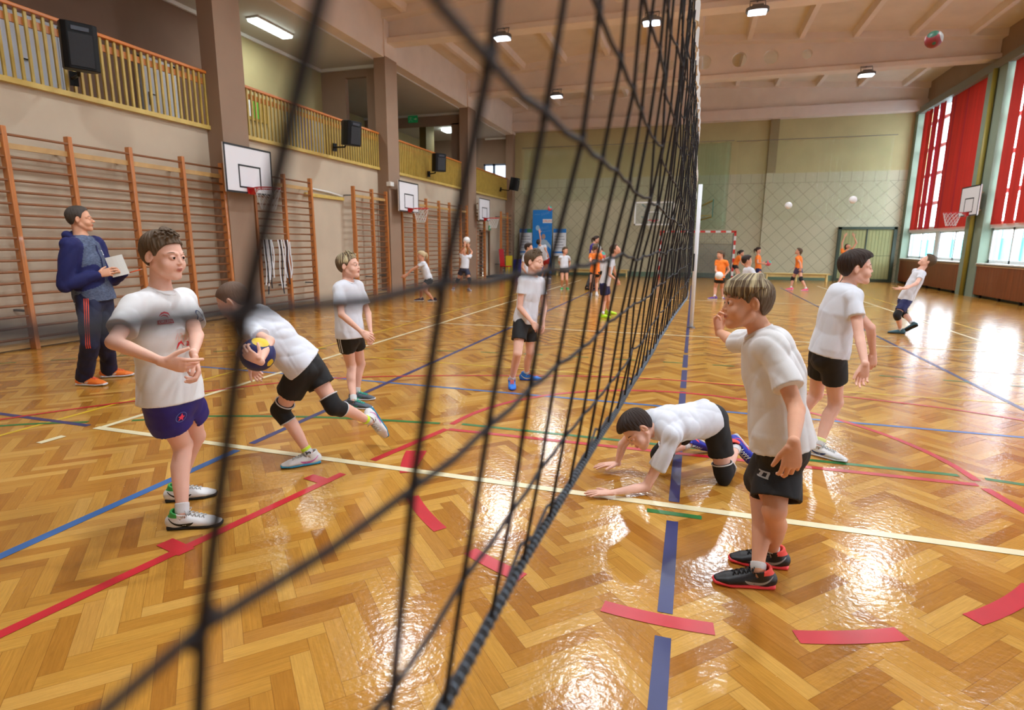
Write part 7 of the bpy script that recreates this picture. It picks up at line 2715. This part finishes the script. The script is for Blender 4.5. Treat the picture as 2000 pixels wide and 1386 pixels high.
pa, pb = wl_ + fB * .06 + np.array([0, 0, .0]), wl_ + fB * .2 + np.array([0, 0, .03])
root = empty('pen', tuple(pa))
tag(root, 'bright orange pen in the hand of the adult by the wall bars', 'pen')
d_ = pb - pa
MB().tube([(0, 0, 0), tuple(d_ * .85)], .0055, 8).build('barrel', mat('pen_orange', (255, 96, 30), .4), root, smooth=True)
MB().tube([tuple(d_ * .85), tuple(d_)], [.005, .001], 8).build('tip', M_white, root, smooth=True)

# 3 boy bending with the ball
PINKM = mat('pink_shoe_mark', (206, 110, 180), .5)
CUFF = mat('neon_yellow_cuff', (206, 236, 60), .8)
b = person('boyrun', 'person', 'child with black knee pads bending over a blue and yellow ball, one leg lifted', 'person', SK['light'], 'buzz', 'buzz', M_shirt, M_blackc, res=.0065,
           sleeve=.62, hem=.02, shorts_len=.56, shw=1.1, shoes=(W_SH, SOLE_T, LACE_G, PINKM, None), sock_cuff=CUFF, pads='lr', hands=('grip', 'grip'), loose=1.12, seed=12, flare=1.05)
bo, so, sho, p, H, s, spd, fB, LB = b
bc = p['lw'] * 1.0 + nv(p['lw'] * (1, 1, 0)) * .145 + np.array([-.012, 0, .012])
ballh = ball(tuple(bc), .095, BMB, 'blue and yellow ball held low by the child bending forward')
for sd in 'lr':
    # sock lettering
    A_, K_ = p[sd + 'a'], p[sd + 'k']
sk = [c_ for c_ in bo.children if c_.name.startswith('sock')][0]
A_, K_ = p['la'], p['lk']
uu = nv(K_ - A_)
pts, fs = text_pts('B2', .034, 0, .0015)
fwd_ = nv(p['lf'])
side_ = nv(np.cross(fwd_, (0, 0, 1)))
side_ = side_ if side_ @ (-A_) > 0 else -side_
drape(sk, pts, fs, A_ + uu * .012, -fwd_ if np.dot(np.cross(-fwd_, uu), side_) > 0 else fwd_, uu, side_, mat('print_black', (20, 20, 22), .6), 'sock_lettering', sk, lift=.003)


# 4 standing boy, striped shorts
def two_stripes(p, s, sho, fP, spd):
    Hh, K_ = p['rh'], p['rk']
    n_ = nv(-p['LP'])
    u_ = nv(np.cross(nv(Hh - K_), n_))
    for k in (-1, 1):
        pts, fs = band([(k * .010, .10 - i * .03) for i in range(10)], .009)
        drape(sho, pts, fs, Hh, u_, nv(Hh - K_), n_, M_shirt, 'side_stripe', sho, lift=.004)


person('boystripe', 'person', 'child in black shorts with white side stripes, standing behind the one bending over', 'person', SK['light'], 'blond', 'quiff', M_shirt, M_blackc, res=.0075,
       sleeve=.66, hem=.04, shorts_len=.45, shoes=(shoe_m('slate_shoe', (70, 84, 98)), SOLE_W, LACE_T, mat('shoe_teal', (40, 150, 150), .5), None), hands=('soft', 'relaxed'), loose=1.1, seed=16, stripe=two_stripes)
# 5 boy behind the net
BLS = shoe_m('bright_blue_shoe', (30, 120, 220))
person('boynet', 'person', 'child with blue orange-laced shoes standing in the middle, seen through the net', 'person', SK['light'], 'brown', 'tuft', M_shirt, M_blackc, res=.0075,
       sleeve=.5, hem=.03, shorts_len=.58, shoes=(BLS, mat('blue_rubber', (20, 80, 190), .5), LACE_O, M_white, None), hands=('relaxed', 'relaxed'), loose=1.02, seed=20, socks=M_sock)
# 6 crawling boy
person('boycrawl', 'person', 'child on hands and knees on the floor below the net, looking down', 'person', SK['light'], 'dark', 'boy', M_shirt, M_blackc, res=.0065,
       sleeve=.62, hem=.02, shorts_len=.62, shoes=(shoe_m('ultramarine_shoe', (36, 50, 176)), SOLE_W, LACE_G, mat('coral_mark', (240, 80, 70), .5), mat('coral_lining', (240, 80, 70), .6)), pads='lr', hands=('flat', 'flat'), loose=1.1, seed=24)


# 7 front boy
b = person('boyfront', 'person', 'child in black and coral shoes leaning forward, one hand at the face, nearest at right', 'person', SK['tan'], 'blond', 'fringe', M_shirt2, M_blackc, res=.0058,
           sleeve=.66, hem=.03, sock_top=.028, shorts_len=.74, shw=1.22, shoes=(K_SH, SOLE_C, mat('black_lace', (26, 26, 30), .8), mat('silver_mark', (160, 158, 156), .4), mat('coral_lining', (240, 80, 70), .6)), hands=('relaxed', 'soft'), loose=1.15, seed=31, flare=1.05)
bo, so, sho, p, H, s, spd, fB, LB = b
K_, Hh = p['lk'], p['lh']
n_ = nv(p['LP'])
u_ = nv(-p['pf'])
if np.cross(u_, (0, 0, 1)) @ n_ < 0:
    u_ = -u_
oc = Hh + (K_ - Hh) * .40 - u_ * .06
for poly in ([(-.024, -.011), (-.018, -.011), (-.006, .008), (.008, .008), (.004, .0), (-.002, .0), (-.004, -.011), (.012, -.011), (.02, .002), (.024, .002), (.028, .013), (-.012, .013), (-.016, .008), (-.022, .008)],):
    pass
LG = mat('pale_grey_logo', (170, 172, 176), .5)
for bb, wd in (([(-.020, -.011), (-.006, -.011)], .006), ([(-.012, -.010), (-.002, .011)], .009), ([(-.014, .011), (.024, .011)], .006), ([(.012, -.010), (.021, .011)], .009), ([(-.006, -.011), (.018, -.011)], .006)):
    pts, fs = band([tuple(np.array(bb[0]) * (1 - t) + np.array(bb[1]) * t) for t in np.linspace(0, 1, 5)], wd)
    drape(sho, pts, fs, oc, u_, np.array([0, 0, 1.0]), n_, LG, 'logo', sho, lift=.003)

# 8 right boy
person('boyright', 'person', 'child in white shirt and black shorts looking right behind the one in coral-soled shoes', 'person', SK['light'], 'dark', 'boy', M_shirt, M_blackc, res=.007,
       sleeve=.52, hem=.02, shorts_len=.55, shoes=(W_SH, SOLE_W, LACE_G, mat('blue_mark', (40, 70, 130), .5), None), hands=('relaxed', 'relaxed'), loose=1.08, seed=36, sock_cuff=mat('pale_yellow_cuff', (226, 232, 150), .8))
# 9 far right boy
person('boyfar', 'person', 'child with black knee pads bending backwards and looking up by the brown wall boards', 'person', SK['light'], 'brown', 'boy', M_shirt, M_navy, res=.010,
       sleeve=.55, hem=.03, shorts_len=.6, shoes=(shoe_m('dark_teal_shoe', (50, 90, 100)), SOLE_K, None, None, None), pads='lr', hands=('open', 'open'), seed=40, fine=False)
far = dict(res=.0115, fine=False)
LIME = shoe_m('lime_shoe', (190, 240, 30))
person('boygreen', 'person', 'child in navy shorts and lime green shoes looking up beyond the net', 'person', SK['far'], 'brown', 'boy', M_shirt, M_navy, sleeve=.5, hem=.03, shorts_len=.6, shoes=(LIME, LIME, None, None, None), seed=44, **far)
WS = (W_SH, SOLE_W, None, None, None)
b = person('girlnine', 'person', 'child in orange jersey with number 9 on the back, arms raised to a ball', 'person', SK['far'], 'brown', 'pony', M_orange, M_blackc, sleeve=.5, hem=.06, shorts_len=.3, shoes=WS, seed=45, **far)
bo, so, sho, p, H, s, spd, fB, LB = b
pts, fs = text_pts('9', .22, 0, .006)
drape(so, pts, fs, p['neck'] - spd * .25, -LB, spd, -fB, mat('print_black', (20, 20, 22), .6), 'back_number', so, lift=.01)
person('woman', 'person', 'adult in purple top and black trousers behind the child with number 9', 'person', SK['far'], 'dark', 'pony', mat('purple_top', (58, 44, 150), .8), M_blackc, sleeve=.6, hem=.03, long_trousers=True, shoes=(K_SH, SOLE_K, None, None, None), seed=46, **far)
person('girlball', 'person', 'child in white shirt holding a ball, half hidden by the child with number 9', 'person', SK['far'], 'brown', 'girl', M_shirt, M_blackc, sleeve=.5, hem=.03, shorts_len=.4, shoes=WS, seed=47, **far)
person('girlwhite', 'person', 'child in white shirt, black shorts and green shoes facing the viewer beyond the net', 'person', SK['far'], 'brown', 'girl', M_shirt, M_blackc, sleeve=.5, hem=.0, shorts_len=.4,
       shoes=(GREEN, SOLE_W, None, None, None), seed=48, **far)
person('boybehind', 'person', 'child in white shirt directly behind the one with blue shoes', 'person', SK['far'], 'dark', 'boy', M_shirt, M_navy, sleeve=.5, hem=.03, shorts_len=.5, shoes=WS, seed=49, **far)
person('boyreach', 'person', 'player in white shirt and red shorts stretching one arm up before the blue banner', 'person', SK['far'], 'dark', 'boy', M_shirt, mat('red_shorts_cloth', (190, 36, 40), .7), sleeve=.5, hem=.02, shorts_len=.5, shoes=WS, hands=('open', 'relaxed'), seed=50, **far)
person('girlbend', 'person', 'child in white shirt crouching with both arms stretched out towards the left wall', 'person', SK['far'], 'fair', 'pony', M_shirt, M_blackc, sleeve=.45, hem=.03, shorts_len=.35, shoes=(shoe_m('dark_plum_shoe', (48, 22, 48)), SOLE_W, None, None, None), seed=51, **far)
b = person('boyserve', 'person', 'child in white shirt and dark knee pads lifting a ball overhead by the wall bars', 'person', SK['far'], 'fair', 'boy', M_shirt, mat('grey_navy_shorts', (44, 48, 72), .7), sleeve=.45, hem=.0, shorts_len=.6, shoes=(shoe_m('mauve_grey_shoe', (150, 140, 156)), SOLE_W, None, None, None),
           pads='lr', hands=('open', 'open'), seed=52, **far)
p = b[3]
hb = p['lw'] * .5 + p['rw'] * .5
ball(tuple(hb + np.array([0, 0, .19])), .105, BM, 'ball held overhead by the child in front of the wall bars')
b = person('girlrun', 'person', 'child in orange jersey and purple shoes carrying a ball at the waist', 'person', SK['far'], 'brown', 'girl', M_orange, M_blackc, sleeve=.45, hem=.05, shorts_len=.3, shoes=(shoe_m('purple_shoe', (92, 50, 140)), SOLE_W, None, None, None), hands=('grip', 'grip'), seed=53, **far)
p = b[3]
ball(tuple(p['lw'] * .5 + p['rw'] * .5 + nv(p['bf'] * (1, 1, 0)) * .13), .105, BM, 'ball carried at the waist by the child in purple shoes')
person('girlbendback', 'person', 'child in orange jersey leaning forward right of the goal post', 'person', SK['far'], 'dark', 'pony', M_orange, M_blackc, sleeve=.45, hem=.02, shorts_len=.45, shoes=WS, seed=54, **far)
person('boyhidden', 'person', 'child in white shirt, only head and shoulders showing behind the nearest child at right', 'person', SK['far'], 'dark', 'boy', M_shirt, M_blackc, sleeve=.5, hem=.03, shorts_len=.5, shoes=WS, seed=55, **far)
b = person('girlcarry', 'person', 'child in orange jersey standing upright and holding a ball out in front', 'person', SK['far'], 'dark', 'pony', M_orange, M_navy, sleeve=.45, hem=.03, shorts_len=.4, shoes=WS, hands=('grip', 'grip'), seed=56, **far)
p = b[3]
ball(tuple(p['lw'] * .5 + p['rw'] * .5 + nv(p['bf'] * (1, 1, 0)) * .17), .105, BM2, 'ball held out in front by the upright child in orange')
person('girlwalk', 'person', 'child in orange jersey and pink shoes walking left before the far bench', 'person', SK['far'], 'brown', 'girl', M_orange, mat('grey_plum_shorts', (66, 56, 84), .7), sleeve=.5, hem=.02, shorts_len=.5, shoes=(shoe_m('hot_pink_shoe', (246, 80, 130)), SOLE_W, None, None, None),
       pads='lr', seed=57, **far)
person('girldoor', 'person', 'player in orange jersey with both arms raised in front of the green door', 'person', SK['far'], 'dark', 'pony', M_orange, M_blackc, sleeve=.4, hem=.03, shorts_len=.3, shoes=WS, hands=('open', 'open'), seed=58, **far)
p9 = {k: np.array(v) for k, v in POSES['girlnine'].items() if isinstance(v, list)}
pb_ = {k: np.array(v) for k, v in POSES['girlball'].items() if isinstance(v, list)}
ball(tuple(p9['lw'] * .5 + p9['rw'] * .5 + np.array([.02, .06, .22])), .105, BM, 'ball raised by the child with number 9')
ball(tuple(pb_['lw'] * .5 + pb_['rw'] * .5 + np.array([0, -.08, .13])), .105, BM2, 'ball held by the half hidden child in white')
